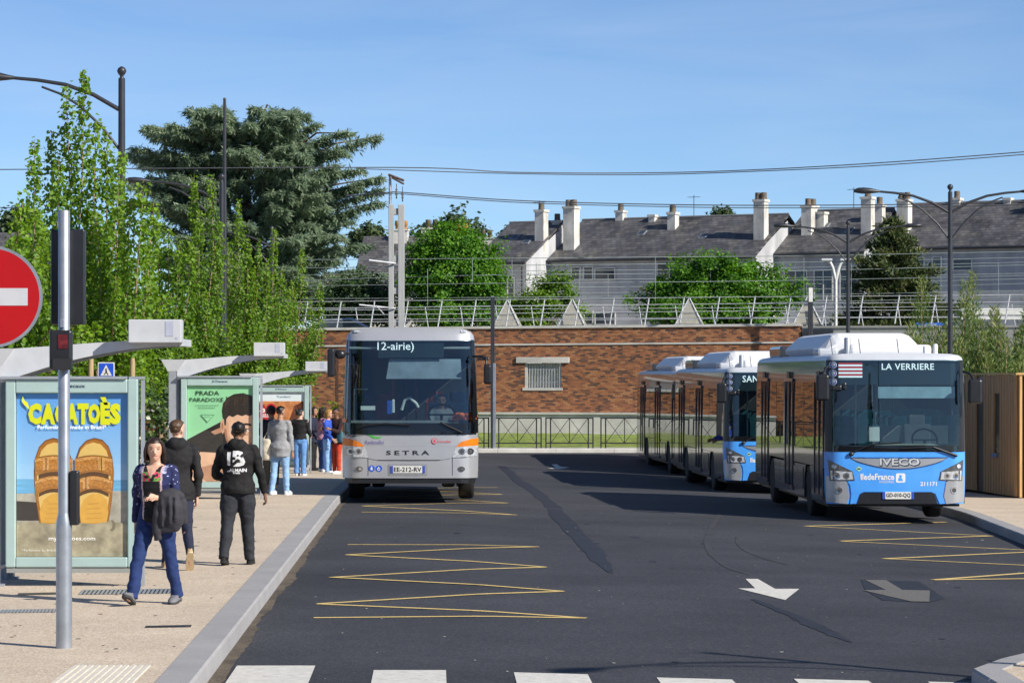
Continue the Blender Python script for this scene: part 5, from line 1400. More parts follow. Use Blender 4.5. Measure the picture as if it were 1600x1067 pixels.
for r, (x, y, lab, pf) in zip(protos, shs):
    r.location = (x, y, gz(x, y)); tag(r, lab, 'bus shelter', 'bus shelters along the pavement')
    pn = [c for c in r.children if c.name.startswith('poster_case')][0]
    add_poster(pf(), pn)
    lg = MB(); letters(lg, 'JCDecaux', lambda a, b, d: (a, -.0925 - d, b), .075 + .72, 2.405 - .078, .0, .3, .055, bold=.02); lg.build('lettering', pcol('22344e'), pn)

# ------------------------------------------------------------------ street lamps
def lamp_arm(root, H, sg, m=None):
    b = MB(); pts = [(sg * .05, 0, H - .62), (sg * .5, 0, H - .36), (sg * 1.0, 0, H - .18), (sg * 1.5, 0, H - .1), (sg * 1.95, 0, H - .06)]
    b.tube(pts, [.04, .038, .035, .032, .03], 8)
    b.tube([(sg * .05, 0, H - 1.32), (sg * .35, 0, H - .93), (sg * .75, 0, H - .55), (sg * 1.1, 0, H - .34), (sg * 1.42, 0, H - .22)], [.026, .025, .024, .022, .02], 8)
    b.build('arm', M['charcoal'], root)
    h = MB(); rs = []
    for t, wy, z0, z1 in ((1.9, .03, -.09, -.03), (2.0, .06, -.10, -.01), (2.15, .12, -.115, .03), (2.35, .15, -.12, .05), (2.5, .13, -.11, .04), (2.62, .05, -.085, -.01)):
        ring = []
        for k in range(12):
            a = 2 * math.pi * k / 12; z = (z0 + z1) / 2 + (z1 - z0) / 2 * math.sin(a); ring.append((sg * t, wy * math.cos(a), H + z))
        rs.append(ring)
    h.rings(rs); ho = h.build('lamp_head', M['charcoal'], root)
    q = MB(); q.ell((sg * 2.3, 0, H - .105), (.16, .09, .035), 12, 6); q.build('lens', M['glass_clear'], ho)
def street_lamp(x, y, H, label, both=False, sides=(-1,), ball=True, rz=0):
    root = empty('street_lamp', (x, y, gz(x, min(y, 100)) + .15), rz); tag(root, label, 'street lamp', 'charcoal street lamps')
    b = MB(); b.lathe([(.11, 0), (.11, .05), (.075, .07), (.072, 1.2), (.068, H * .6), (.06, H - .02)], n=14); b.build('post', M['charcoal'], root)
    b = MB(); b.lathe([(.045, H - .019), (.03, H + .02), (.065, H + .06), (.085, H + .11), (.065, H + .16), (.02, H + .19)], n=12); b.build('finial', M['charcoal'], root)
    for s in sides: lamp_arm(root, H + .05, s)
    return root
street_lamp(-5.54, 53.0, 7.58, 'nearest charcoal street lamp with its arm reaching over the leafy maple')
street_lamp(-5.72, 80.5, 7.78, 'second charcoal street lamp, its arm crossing before the cedar')
street_lamp(-5.86, 108.0, 7.7, 'third charcoal street lamp, lowest in the picture, before the cedar')
street_lamp(14.0, 81.0, 7.85, 'tall charcoal street lamp with two arms above the young pines', sides=(-1, 1))
street_lamp(14.6, 105.3, 7.8, 'smaller charcoal street lamp with two arms beside the dark conifer', sides=(-1, 1))
street_lamp(11.2, 20.4, 7.0, 'charcoal street lamp standing beyond the right edge of the picture', sides=(-1,), rz=R(50))
def thin_mast():
    p = at(351, 155, 82); root = empty('thin_mast', (p.x, 82, gz(0, 82) + .15)); H = p.z - root.location.z
    tag(root, 'tall thin dark mast standing before the cedar', 'mast')
    b = MB(); b.lathe([(.075, 0), (.07, H * .4), (.05, H * .75), (.04, H - .02)], n=12); b.build('pole', M['charcoal'], root)
    b = MB(); b.lathe([(.042, H - .019), (.042, H + .02), (.02, H + .03)], n=12); b.build('cap', M['charcoal'], root)
thin_mast()

# ------------------------------------------------------------------ traffic light post seen from behind, no entry disc, crossing sign
def signal_post():
    g = ground(100, 1012, .15); s = F / g.y; root = empty('traffic_light', (g.x, g.y, gz(g.x, g.y) + .15)); tag(root, 'galvanised traffic light post seen from behind with black signal boards', 'traffic light')
    z = lambda v: HC + (V0 - v) / s - root.location.z
    b = MB(); b.lathe([(.068, 0), (.068, z(826)), (.066, z(815)), (.052, z(803)), (.05, z(800)), (.05, z(330)), (.046, z(329))], n=20); b.build('pole', M['galv'], root)
    def bx(u0, v0, u1, v1, y0, y1, nm, m, bev=.01, par=root):
        q = MB(); q.box2(((u0 - 100.5) / s, y0, z(v1)), ((u1 - 100.5) / s, y1, z(v0))); return q.build(nm, m, par, bevel=bev)
    hd = bx(78, 358, 131, 507, .075, .20, 'signal_board', M['black_plastic'], .012)
    for k in range(3):
        q = MB(); q.lathe([(.10, 0), (.11, .02), (.115, .2), (.105, .2), (.09, .03)], (.02, .40, z(383 + k * 48)), 16, axis='y'); q.build('signal_visor', M['black_metal'], hd)
    bx(96, 498, 102, 512, -.07, -.05, 'clamp', M['galv'], .003)
    pb = bx(81, 516, 116, 578, -.16, -.055, 'pedestrian_signal', M['black_plastic'], .02)
    q = MB(); q.box2((-.03, -.168, z(545)), (.05, -.161, z(523))); q.build('lens', mat('dull_red', (.12, .012, .016), .3, var=.6, scale=20), pb)
    q = MB(); q.box2((-.075, -.175, z(578)), (.082, -.162, z(560))); q.build('visor', M['black_metal'], pb)
    bx(110, 735, 124, 820, -.05, .07, 'push_button_box', M['black_plastic'], .015)
    q = MB(); q.box2((-.0, -.051, z(330)), (.006, -.049, z(330) + .0)) if False else None
    q = MB(); q.box2((-.012, -.056, .32), (.012, -.0675 - .002, .36)) if False else None
signal_post()
def no_entry():
    Y = 24.9; s = F / Y; c = at(-13, 464, Y); root = empty('no_entry_sign', (c.x, Y, gz(c.x, Y) + .15)); tag(root, 'big round red no entry sign cut by the left edge', 'road sign')
    z = c.z - root.location.z; r = 79.5 / s
    def disc(rad, y0, y1, nm, m, par):
        b = MB(); b.lathe([(rad - .004, y0), (rad, y0 + (y1 - y0) * .3), (rad, y1)], (0, 0, 0), 64, axis='y', smooth=False)
        o = b.build(nm, m, par); return o
    b = MB(); V = circle(0, z, r, 64); b.prism(V, lambda a, c_, d: (a, d, c_), -.025, .02); d = b.build('disc', M['galv'], root)
    b = MB(); b.prism(circle(0, z, r * .945, 64), lambda a, c_, d: (a, d, c_), -.028, -.0255); b.build('red_face', mat('sign_red', rgb('a8060a'), .35, var=.06, scale=3), d)
    bw = 57 / s; bh = 13.5 / s; b = MB(); b.box2((-bw, -.031, z - bh), (bw, -.0285, z + bh)); b.build('white_bar', mat('sign_white', (.50, .51, .54), .35, var=.05), d)
    b = MB(); b.lathe([(.04, 0), (.04, z + r * .6)], (-.1, .07, 0), 14); b.build('pole', M['galv'], root)
no_entry()
def crossing_sign():
    Y = 43; s = F / Y; c = at(166, 579, Y); root = empty('crossing_sign', (c.x, Y, gz(c.x, Y) + .15)); tag(root, 'small square blue pedestrian crossing sign behind the nearest shelter', 'road sign')
    z = c.z - root.location.z; h = 13 / s
    b = MB(); b.prism(rrect(-h, z - h, h, z + h, h * .15), lambda a, c_, d: (a, d, c_), -.015, .015); o = b.build('panel', M['paint_white'], root)
    b = MB(); b.prism(rrect(-h * .88, z - h * .88, h * .88, z + h * .88, h * .12), lambda a, c_, d: (a, d, c_), -.018, -.0155); b.build('blue_face', mat('sign_blue_face', rgb('1f4fc4'), .4), o)
    b = MB(); b.prism([(-h * .68, z - h * .6), (h * .68, z - h * .6), (0, z + h * .7)], lambda a, c_, d: (a, d, c_), -.021, -.0185); b.build('triangle', M['paint_white'], o)
    b = MB(); f = lambda a, c_, d: (a, d, c_)
    b.prism(circle(.0, z + h * .18, h * .09, 10), f, -.024, -.0215); b.prism([(-h * .08, z + h * .07), (h * .1, z + h * .07), (h * .12, z - h * .2), (h * .3, z - h * .5), (h * .2, z - h * .52), (h * .02, z - h * .25), (-h * .2, z - h * .52), (-h * .3, z - h * .5), (-h * .06, z - h * .18)], f, -.024, -.0215)
    b.build('walking_figure', M['black_plastic'], o)
    b = MB(); b.lathe([(.03, 0), (.03, z + h)], (0, .05, 0), 12); b.build('pole', M['galv'], root)
crossing_sign()
for i, (u, Y, lab) in enumerate(((142, 42, 'pale timber tree stake just left of the blue crossing sign'), (207, 44, 'pale timber tree stake right of the blue crossing sign'))):
    x = px(u, Y); b = MB(); b.lathe([(.04, 0), (.042, 1.2), (.038, 2.55), (.03, 2.6)], n=8)
    o = empty('tree_stake', (x, Y, gz(x, Y) + .1)); tag(o, lab, 'stake', 'timber stakes under the maples'); b.build('stake', M['timber_post'], o)
    b = MB(); b.lathe([(.045, 2.2), (.046, 2.26)], n=8); b.build('strap', M['rubber'], o)

# ------------------------------------------------------------------ timber kiosk on the right
def kiosk():
    c0 = ground(1587, 778, .15); zb = c0.z; root = empty('timber_kiosk', (c0.x, c0.y, zb)); tag(root, 'timber kiosk clad in upright boards with a narrow dark window', 'kiosk')
    e = Vector((px(1510, c0.y + 4.6) - c0.x, 4.6, 0)); d = e.normalized(); H = 2.66
    rot = math.atan2(d.y, d.x); root.rotation_euler = (0, 0, rot)       # local x runs from the near corner to the far end, +y to the left
    wood = mat('kiosk_wood', (.42, .255, .115), .65, var=.3, scale=3, stretch=(9, 9, .4)); lit = mat('kiosk_wood_lit', (.58, .34, .13), .6, var=.25, scale=4, stretch=(9, 9, .4))  # second tone is the same wood with sunlight painted in, for fins and roof
    L = 7.4; wd = 4.0; H += .05
    b = MB(); b.box2((.06, -wd, .02), (L, -.05, H - .02)); b.build('wall', M['black_plastic'], root)
    b = MB(); n = int(L / .1); wx0, wx1, wz0, wz1 = 1.5, 1.95, .95, 2.30
    for i in range(n):
        x0 = i * L / n + .003; x1 = (i + 1) * L / n - .003; y1 = .0 - .004 * (i * 37 % 5)
        if x1 > 3.05 and x0 < 3.62: continue                            # the dark doorway slot
        if x1 > wx0 and x0 < wx1: b.box2((x0, -.045, .03), (x1, y1, wz0)); b.box2((x0, -.045, wz1), (x1, y1, H))
        else: b.box2((x0, -.045, .03), (x1, y1, H))
    b.build('cladding', wood, root)
    b = MB(); b.box2((wx0 + .004, -.049, wz0 + .004), (wx1 - .004, -.035, wz1 - .004)); b.build('window', M['black_gloss'], root)
    b = MB(); b.box2((3.06, -.049, .03), (3.6, -.04, H - .25)); b.build('door', M['black_plastic'], root)
    b = MB(); b.box2((1.55, .003, .86), (1.98, .06, .94)); b.build('handle', mat('blue_grey_metal', (.12, .2, .38), .4, .3), root, bevel=.01)
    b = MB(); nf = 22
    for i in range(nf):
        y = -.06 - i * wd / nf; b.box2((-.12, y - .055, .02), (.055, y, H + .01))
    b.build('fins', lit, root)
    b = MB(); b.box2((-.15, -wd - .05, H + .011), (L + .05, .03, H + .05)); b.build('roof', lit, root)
kiosk()

# ------------------------------------------------------------------ what stands behind the photographer: mirrored in the windscreens
def station():
    root = empty('station_building', (-38, -52, -.3)); tag(root, 'long grey station building standing behind the photographer', 'building')
    b = MB(); b.box2((0, -12, -1), (74, 0, 7.0)); b.build('wall', mat('station_wall', (.20, .20, .21), .85, var=.2, scale=.5), root)
    b = MB(); b.box2((-.6, -12.6, 7.001), (74.6, .6, 7.4)); b.build('roof', M['charcoal'], root)
    f = None
    for fl in range(2):
        for k in range(22):
            x = 2 + k * 3.2; z = 1.2 + fl * 3.4
            if f is None:
                b = MB(); b.box2((-.8, -.03, -.06), (.8, .02, 0)); b.box2((-.8, -.03, 1.9), (.8, .02, 1.96)); b.box2((-.86, -.03, -.06), (-.801, .02, 1.96)); b.box2((.801, -.03, -.06), (.86, .02, 1.96)); f = o = b.build('window', M['grey_metal'], root)
                b = MB(); b.box2((-.8, -.01, .001), (.8, .008, 1.899)); b.build('pane', M['window_glass'], o)
            else: o = copy_tree(f, root)
            o.location = (x, 0, z)
station()
for i, (x, y, h, w_) in enumerate(((-9, -38, 10.5, 2.0), (13.5, -36, 11.5, 2.0))):
    conifer('%s conifer standing behind the photographer before the station' % ('first', 'second', 'third', 'fourth', 'fifth')[i], U0 + x * F / 60, V0 - (h - HC) * F / 60, 60, 2 * w_ * F / 60, 130 + i, 20)
    o = [q for q in COL.objects if q.name.startswith('pine_tree')][-1]; o.location = (x, y, 0)

# ------------------------------------------------------------------ buses
M['bus_blue'] = mat('bus_blue', rgb('4a9cf0'), .28, var=.09, scale=3, coat=.6)
M['bus_silver'] = mat('bus_silver', (.45, .46, .48), .3, .55, var=.06, scale=2, coat=.4)
M['coach_silver'] = mat('coach_silver', (.49, .50, .53), .32, .45, var=.05, scale=1.5, coat=.5)
M['bus_dark'] = mat('bus_dark', (.060, .066, .078), .22, .3, var=.1, scale=2, coat=.7)
M['bus_roof'] = mat('bus_roof', (.52, .55, .60), .35, .1, var=.06, scale=2)
M['bus_pod'] = mat('bus_pod', (.70, .71, .73), .4, var=.05, scale=2)
M['side_glass'] = glass_mat('side_glass', (.10, .12, .13), 1.75, .004)
M['windscreen'] = glass_mat('windscreen', (.56, .68, .70), 1.7)
M['lamp_glass'] = mat('lamp_glass', (.55, .58, .62), .12, .3, var=.35, scale=22)
M['lamp_dark'] = mat('lamp_dark', (.10, .105, .115), .15, .3, var=.4, scale=20)
M['flap_grey'] = mat('flap_grey', (.12, .13, .145), .25, .4, coat=.6)
M['marker_yellow'] = mat('marker_yellow', (.6, .55, .05), .4)
M['badge_letter'] = mat('badge_letter', (.66, .68, .70), .2, .3, var=.1)
M['lamp_amber'] = mat('lamp_amber', (.70, .19, .015), .2, var=.1, scale=10)
M['chrome'] = mat('chrome', (.62, .63, .65), .16, .95, var=.15, scale=6)
M['inside_grey'] = mat('inside_grey', (.36, .38, .39), .7, var=.12, scale=3)
M['dash'] = mat('dash', (.16, .17, .18), .7, var=.15, scale=4)
M['dash_pale'] = mat('dash_pale', (.30, .33, .32), .7, var=.15, scale=3)
M['seat_teal'] = mat('seat_teal', (.04, .22, .27), .8, var=.25, scale=8)
M['seat_blue'] = mat('seat_blue', (.05, .10, .22), .85, var=.3, scale=9)
M['seat_red'] = mat('seat_red', (.40, .07, .05), .8, var=.2, scale=8)
M['pole_pale'] = mat('pole_pale', (.60, .62, .58), .4, var=.05)
M['plate_white'] = mat('plate_white', (.66, .66, .63), .45, var=.05)
M['plate_blue'] = mat('plate_blue', (.03, .08, .42), .4)
M['ink'] = mat('ink', (.012, .012, .014), .5)
M['letter_white'] = mat('letter_white', (.74, .76, .78), .5, var=.03)
M['letter_shadow'] = mat('letter_shadow', (.10, .11, .13), .3, .6, var=.2)
M['led'] = mat('led', (.5, .52, .52), .5, emit=(.92, .97, 1.0), estr=.75)
M['led_red'] = mat('led_red', (.45, .03, .03), .5, emit=(1, .08, .08), estr=.35)
M['display'] = mat('display', (.020, .032, .036), .35, var=.1)
M['sticker_blue'] = mat('sticker_blue', (.03, .10, .55), .4)

def wheel(root, x, y, r, w, steer=0.0, rim=None):
    s = 1 if x > 0 else -1
    b = MB(); h = w / 2
    b.lathe([(r * .60, -h), (r * .9, -h), (r * .98, -h * .8), (r, -h * .5), (r, h * .5), (r * .98, h * .8), (r * .9, h), (r * .60, h)], (0, 0, 0), 32, axis='x')
    o = b.build('wheel', M['rubber'], root, loc=(x, y, r))
    q = MB(); e = s * h
    q.lathe([(.02, e * .55), (r * .2, e * .6), (r * .25, e * .85), (r * .3, e * .5), (r * .5, e * .35), (r * .57, e * .9), (r * .605, e * 1.0), (r * .605, -e * .5), (.02, -e * .5)], (0, 0, 0), 24, axis='x')
    for k in range(10):
        a = 2 * math.pi * k / 10; q.lathe([(.014, 0), (.014, e * .8), (.001, e * .84)], (0, r * .33 * math.cos(a), r * .33 * math.sin(a)), 6, axis='x')
    q.build('rim', M[rim or 'grey_metal'], o)
    return o

def shell(root, name, prof, yf, L, z_lo, z_hi, win, wy, mats, nose=.4, arches=(), zskirt=1.0, top_mi=1):
    """Body skin. prof: (z, half width) up to the roof centre (half width 0 last). yf(x,z): front surface.
    win = (zb, zt, inset): windscreen opening; wy = (y0, y1, zb, zt): side glass band."""
    b = MB(); zs = [p[0] for p in prof]; xh = [p[1] for p in prof]; n = len(prof)
    fr = [-1, -.985, -.96, -.92, -.85, -.7, -.45, -.2, .2, .45, .7, .85, .92, .96, .985, 1]
    # front cap
    G = [[(xh[i] * f, yf(xh[i] * f, zs[i]), zs[i]) for f in fr] for i in range(n)]
    for i in range(n - 1):
        for j in range(len(fr) - 1):
            if zs[i] >= win[0] - 1e-6 and zs[i + 1] <= win[1] + 1e-6 and abs(fr[j]) <= 1 - win[2] + 1e-6 and abs(fr[j + 1]) <= 1 - win[2] + 1e-6: continue
            b.add([G[i][j], G[i][j + 1], G[i + 1][j + 1], G[i + 1][j]], [(0, 1, 2, 3)], top_mi if zs[i] >= win[1] - 1e-6 else (0 if zs[i] < win[0] - 1e-6 else 2), True)
    # sides and roof
    ys = [0.0, .03, .1, .25, wy[0], (wy[0] + wy[1]) / 2, wy[1], L - .25, L - .08, L]
    for sx in (-1, 1):
        for i in range(n - 1):
            def P(i, k):
                y0 = yf(xh[i] * sx, zs[i]); y = y0 + (ys[k] if k < 4 else max(ys[k] - y0, .3))
                ins = 0
                if k == len(ys) - 1: ins = .10
                if k == len(ys) - 2: ins = .03
                return (sx * max(0, xh[i] - ins), y, zs[i] - (ins * .8 if i > n - 5 else 0))
            for k in range(len(ys) - 1):
                inwin = zs[i] >= wy[2] - 1e-6 and zs[i + 1] <= wy[3] + 1e-6 and 4 <= k < 6
                if inwin: continue
                if zs[i + 1] <= zskirt + 1e-6: continue
                mi = top_mi if zs[i] >= wy[3] + .1 else (3 if k >= 3 else (0 if zs[i] < win[0] - 1e-6 else 3))
                b.add([P(i, k), P(i, k + 1), P(i + 1, k + 1), P(i + 1, k)], [(0, 1, 2, 3)], mi, True)
        # skirt with round wheel arches
        z0, z1 = zs[0], zskirt; xo = prof[1][1]
        poly = [(yf(xo * sx, .5), z0)]
        for ya, ra in arches:
            poly.append((ya - ra, z0))
            poly += [(ya - ra * math.cos(math.pi * k / 10), z0 + max(0, (ra * math.sin(math.pi * k / 10)) + .5 - z0)) for k in range(1, 10)]
            poly.append((ya + ra, z0))
        poly += [(L - .08, z0), (L - .08, z1), (yf(xo * sx, z1), z1)]
        b.prism(poly, lambda y, z, d: (sx * d, y, z), xo - .04, xo - .002, 3)
    # tail
    T = [(-max(0, xh[i] - .1), zs[i]) for i in range(n)]
    ring = [(x, L, z) for x, z in T] + [(-x, L, z) for x, z in T[::-1]]
    b.add(ring, [tuple(range(len(ring)))], 3)
    return b.build(name, mats, root, merge=True)

def plate(root, fn, cx, cz, w, h, text, d=.012):
    b = MB(); patch(b, rrect(cx - w / 2, cz - h / 2, cx + w / 2, cz + h / 2, .012, 2), fn, d - .01, d, 0, .2); o = b.build('licence_plate', M['plate_white'], root)
    b = MB()
    patch(b, [(cx - w / 2, cz - h / 2), (cx - w / 2 + .05, cz - h / 2), (cx - w / 2 + .05, cz + h / 2), (cx - w / 2, cz + h / 2)], fn, d + .001, d + .002, 1, .2)
    patch(b, [(cx + w / 2 - .05, cz - h / 2), (cx + w / 2, cz - h / 2), (cx + w / 2, cz + h / 2), (cx + w / 2 - .05, cz + h / 2)], fn, d + .001, d + .002, 1, .2)
    letters(b, text, fn, cx, cz, d + .003, w - .13, h * .66, 0, bold=.02); b.build('lettering', [M['ink'], M['plate_blue']], o)
def seat(root, x, y, m, z=.95, w=.45):
    b = MB(); b.box2((x - w / 2, y - .05, z), (x + w / 2, y + .38, z + .1)); b.box((x, y + .42, z + .42), (w, .1, .72), 0, Matrix.Rotation(R(-10), 3, 'X')); b.box2((x - .15, y + .44, z + .75), (x + .15, y + .54, z + .95))
    b.box2((x - .05, y + .1, z - .35), (x + .05, y + .2, z - .001), 0)
    return b.build('seat', M[m], root, bevel=.03)
def mirror(root, fn_pts, body_c, body_s, nm='mirror'):
    b = MB(); b.box(body_c, body_s); o = b.build(nm, M['black_plastic'], root, bevel=.045, seg=3)
    b = MB(); b.tube(fn_pts, .022, 8); b.build('arm', M['black_plastic'], o)
    b = MB(); b.box((body_c[0], body_c[1] + body_s[1] / 2 + .002, body_c[2]), (body_s[0] * .8, .004, body_s[2] * .85)); b.build('mirror_glass', M['chrome'], o)
    return o

def city_bus(loc, label, dest, number, plate_txt, open_door=False, rz=0.0, lines=True):
    root = empty('city_bus', loc, R(rz)); tag(root, label, 'bus', 'blue fronted city buses parked in line')
    L = 12.0; hw = 1.28
    X = lambda u: (u - 1401.5) / 86.6
    Z = lambda v: (818 - v) / 86.4
    def yf(x, z):
        a = abs(x) / hw; y = .07 * a * a + .20 * max(0, (a - .82) / .18) ** 2
        y += .05 * max(0, z - 1.37) + (.02 * (1.0 - z) if z < 1.0 else 0)
        if z > 2.96: y += 2.5 * (z - 2.96) ** 2 + .3 * (z - 2.96)
        return y
    fn = lambda x, z, d: (x, yf(x, z) - d, z)
    prof = [(.36, 1.25), (.6, 1.275), (1.0, 1.28), (1.30, 1.28), (2.55, 1.265), (2.95, 1.245), (3.005, 1.215), (3.045, 1.15), (3.07, 1.0), (3.085, .6), (3.09, 0)]
    shell(root, 'body', prof, yf, L, .36, 3.1, (1.30, 2.95, .04), (.32, L - .3, 1.30, 2.55), [M['bus_blue'], M['bus_roof'], M['bus_dark'], M['bus_dark']], arches=((2.7, .56), (8.75, .56)), zskirt=1.0)
    b = MB(); patch(b, rrect(-1.20, 1.305, 1.20, 2.965, .06), fn, .004, .014, 0, .12, True); b.build('windscreen', M['windscreen'], root)
    b = MB(); patch(b, [(-1.235, 1.302), (1.235, 1.302), (1.235, 1.42), (-1.235, 1.42)], fn, .0145, .017, 0, .12); 
    patch(b, [(-1.262, 1.30), (-1.16, 1.30), (-1.16, 2.96), (-1.244, 2.96)], fn, .0145, .016, 1, .08); patch(b, [(1.262, 1.30), (1.244, 2.96), (1.16, 2.96), (1.16, 1.30)], fn, .0145, .016, 1, .08)
    b.build('windscreen_surround', [M['black_gloss'], M['black_plastic']], root)
    # blue nose panel with the swept lower edge
    b = MB()
    nose = [(-1.25, 1.295), (1.25, 1.295), (1.25, Z(743)), (1.03, Z(744)), (.88, Z(752)), (.84, Z(775)), (.88, Z(786.5)), (.78, Z(787)), (.70, Z(771)), (.62, Z(768)), (-.60, Z(768)), (-.68, Z(771)), (-.74, Z(786)), (-.84, Z(787)), (-.82, Z(772)), (-.84, Z(758)), (-.90, Z(750)), (-1.1, Z(744)), (-1.25, Z(742))]
    patch(b, nose, fn, .0, .018, 0, .1, True); b.build('nose_panel', M['bus_blue'], root)
    for sg in (-1, 1):
        b = MB(); c = [(sg * 1.255, Z(743.5)), (sg * 1.03, Z(745.5)), (sg * .895, Z(753)), (sg * .855, Z(775)), (sg * .895, Z(787)), (sg * 1.25, Z(784))]
        if sg < 0: c = c[::-1]
        patch(b, c, fn, .0, .02, 0, .08, True); o = b.build('bumper_corner', M['bus_silver'], root)
        b = MB(); patch(b, circle(sg * 1.04, Z(765.5), .062, 16), fn, .021, .03, 0); o2 = b.build('fog_lamp', M['chrome'], o)
        b = MB(); patch(b, circle(sg * 1.04, Z(765.5), .04, 14), fn, .031, .034, 0); b.build('lens', M['lamp_dark'], o2)
        # headlight: dark wedge above, lamp box below
        h = [(sg * 1.23, Z(718)), (sg * .80, Z(736)), (sg * .76, Z(750)), (sg * 1.20, Z(751))]
        if sg < 0: h = h[::-1]
        b = MB(); patch(b, h, fn, .019, .03, 0, .1); ho = b.build('headlight', M['lamp_dark'], root)
        h = [(sg * 1.19, Z(735)), (sg * .81, Z(737)), (sg * .79, Z(748.5)), (sg * 1.18, Z(749.5))]
        if sg < 0: h = h[::-1]
        b = MB(); patch(b, h, fn, .031, .034, 0, .1); b.build('reflector', M['lamp_glass'], ho)
        for cx in (1.08, .91):
            b = MB(); patch(b, circle(sg * cx, Z(743), .058, 14), fn, .035, .039, 0); patch(b, circle(sg * cx, Z(743), .032, 12), fn, .040, .043, 1); b.build('lamp', [M['chrome'], M['lamp_dark']], ho)
        b = MB(); patch(b, circle(sg * 1.13, Z(728), .04, 12), fn, .031, .036, 0); b.build('indicator', M['lamp_glass'], ho)
    b = MB(); patch(b, [(-.72, .36), (.74, .36), (.68, Z(771.5)), (.61, Z(769)), (-.59, Z(769)), (-.66, Z(771.5))], fn, .0, .012, 0, .1); b.build('lower_grille', M['black_plastic'], root)
    # badge
    top = [(-.83 + 1.74 * k / 12, Z(715.5) - .012 * math.sin(math.pi * k / 12)) for k in range(13)]
    bot = [(.91 - 1.74 * k / 16, Z(716) - (.18 * math.sin(math.pi * k / 16) ** .85)) for k in range(1, 16)]
    b = MB(); patch(b, (top + bot)[::-1], fn, .019, .03, 0, .1, True); bd = b.build('badge', M['bus_silver'], root)
    b = MB(); patch(b, [(-.86, Z(714))] + [(x, z - .022) for x, z in bot[::-1]] + [(.94, Z(714))] + bot, fn, .0185, .022, 0, .1); b.build('badge_shadow', mat('shaded_blue', (.02, .08, .26), .4), bd)  # darker blue strip paints the badge's shadow on the nose panel
    b = MB(); letters(b, 'IVECO', fn, .045, Z(721), .036, .72, .125, 0, bold=.02); letters(b, 'IVECO', fn, .058, Z(722.2), .033, .745, .145, 1, bold=.055); b.build('lettering', [M['badge_letter'], M['letter_shadow']], bd)  # larger dark copy, set off below, paints a shadow under the letters
    for k, (tx, cx, cz, w_, h_, bo) in enumerate((('îledeFrance', -.36, Z(744.5), .62, .115, .03), ('mobilités', -.19, Z(752), .26, .05, 0), (number, X(1451), Z(755.5), .30, .075, .03))):
        b = MB(); letters(b, tx, fn, cx, cz, .022, w_, h_, 0, bold=bo); b.build('lettering', M['letter_white'], root)
    b = MB(); patch(b, rrect(X(1399.5), Z(753.5), X(1414.5), Z(739), .03, 3), fn, .019, .022, 0, .2)
    patch(b, [(X(1403), Z(751)), (X(1411), Z(751)), (X(1409), Z(746)), (X(1404), Z(746))], fn, .023, .024, 1); patch(b, circle(X(1407), Z(743.6), .026, 12), fn, .023, .024, 1)
    b.build('emblem', [M['letter_white'], M['bus_blue']], root)
    b = MB(); c = (X(1342), Z(732)); patch(b, [(c[0] - .06, c[1]), (c[0], c[1] - .05), (c[0] + .06, c[1]), (c[0], c[1] + .05)], fn, .019, .022, 0); patch(b, [(c[0] - .03, c[1] - .01), (c[0] + .03, c[1] - .01), (c[0] + .03, c[1] + .01), (c[0] - .03, c[1] + .01)], fn, .0225, .024, 1)
    b.build('gas_sticker', [mat('sticker_green', (.35, .6, .4), .5), M['ink']], root)
    plate(root, fn, X(1403.5), Z(773.5), .57, .13, plate_txt, .03)
    # destination and line displays behind the glass
    b = MB(); patch(b, [(-1.2, Z(601)), (1.2, Z(601)), (1.19, Z(562.5)), (-1.19, Z(562.5))], fn, -.06, -.05, 0, .2); dd = b.build('destination_display', M['display'], root)
    b = MB(); letters(b, dest, fn, X(1420.5) if lines else .05, Z(572.5) if lines else Z(576), -.046, .95 if lines else 1.75, .115 if lines else .16, 0, bold=.012, spacing=1.08); b.build('lettering', M['led'], dd)
    b = MB()
    for k in range(8 if lines else 0):
        z = Z(566.5 + k * 2.95); patch(b, [(X(1312), z - .028), (X(1349), z - .028), (X(1349), z), (X(1312), z)], fn, -.047, -.045, k % 2)
    if lines: b.build('line_display', [M['led_red'], M['led']], dd)
    for k, v in enumerate((570, 583, 596)):
        b = MB(); patch(b, circle(X(1303), Z(v), .066, 16), fn, .0148, .0165, 0); patch(b, circle(X(1303), Z(v), .054, 16), fn, .0168, .0175, 1); patch(b, [(X(1303) - .02, Z(v) - .03), (X(1303) + .02, Z(v) - .03), (X(1303) + .012, Z(v) + .03), (X(1303) - .012, Z(v) + .03)], fn, .018, .019, 0)
        b.build('door_sticker', [M['letter_white'], M['sticker_blue']], root)
    # wipers
    b = MB(); b.tube([fn(X(1330), Z(711), .05), fn(X(1336), Z(704), .06), fn(X(1362), Z(694), .05), fn(X(1408), Z(691), .045)], .014, 6); b.ell(fn(X(1330), Z(709), .05), (.05, .03, .04)); b.build('wiper', M['black_plastic'], root)
    b = MB(); b.tube([fn(X(1408), Z(700), .05), fn(X(1455), Z(698), .05), fn(X(1480), Z(705), .05)], .012, 6); b.tube([fn(X(1458), Z(698), .05), fn(X(1496), Z(712), .05)], [.02, .026], 6); b.build('wiper', M['black_plastic'], root)
    mirror(root, [(-1.22, .12, Z(572)), (-1.3, -.1, Z(574)), (-1.37, -.22, Z(588))], (X(1282.5), -.25, Z(605)), (.235, .13, .47))
    mirror(root, [(1.22, .12, Z(580)), (1.32, -.02, Z(584)), (1.40, -.08, Z(596))], (X(1522.5), -.1, Z(611)), (.25, .13, .44))
    b = MB(); b.box((X(1306), -.06, Z(606)), (.18, .1, .09)); b.box((X(1318), -.08, Z(603)), (.07, .08, .12)); b.build('door_camera', M['black_plastic'], root, bevel=.02)
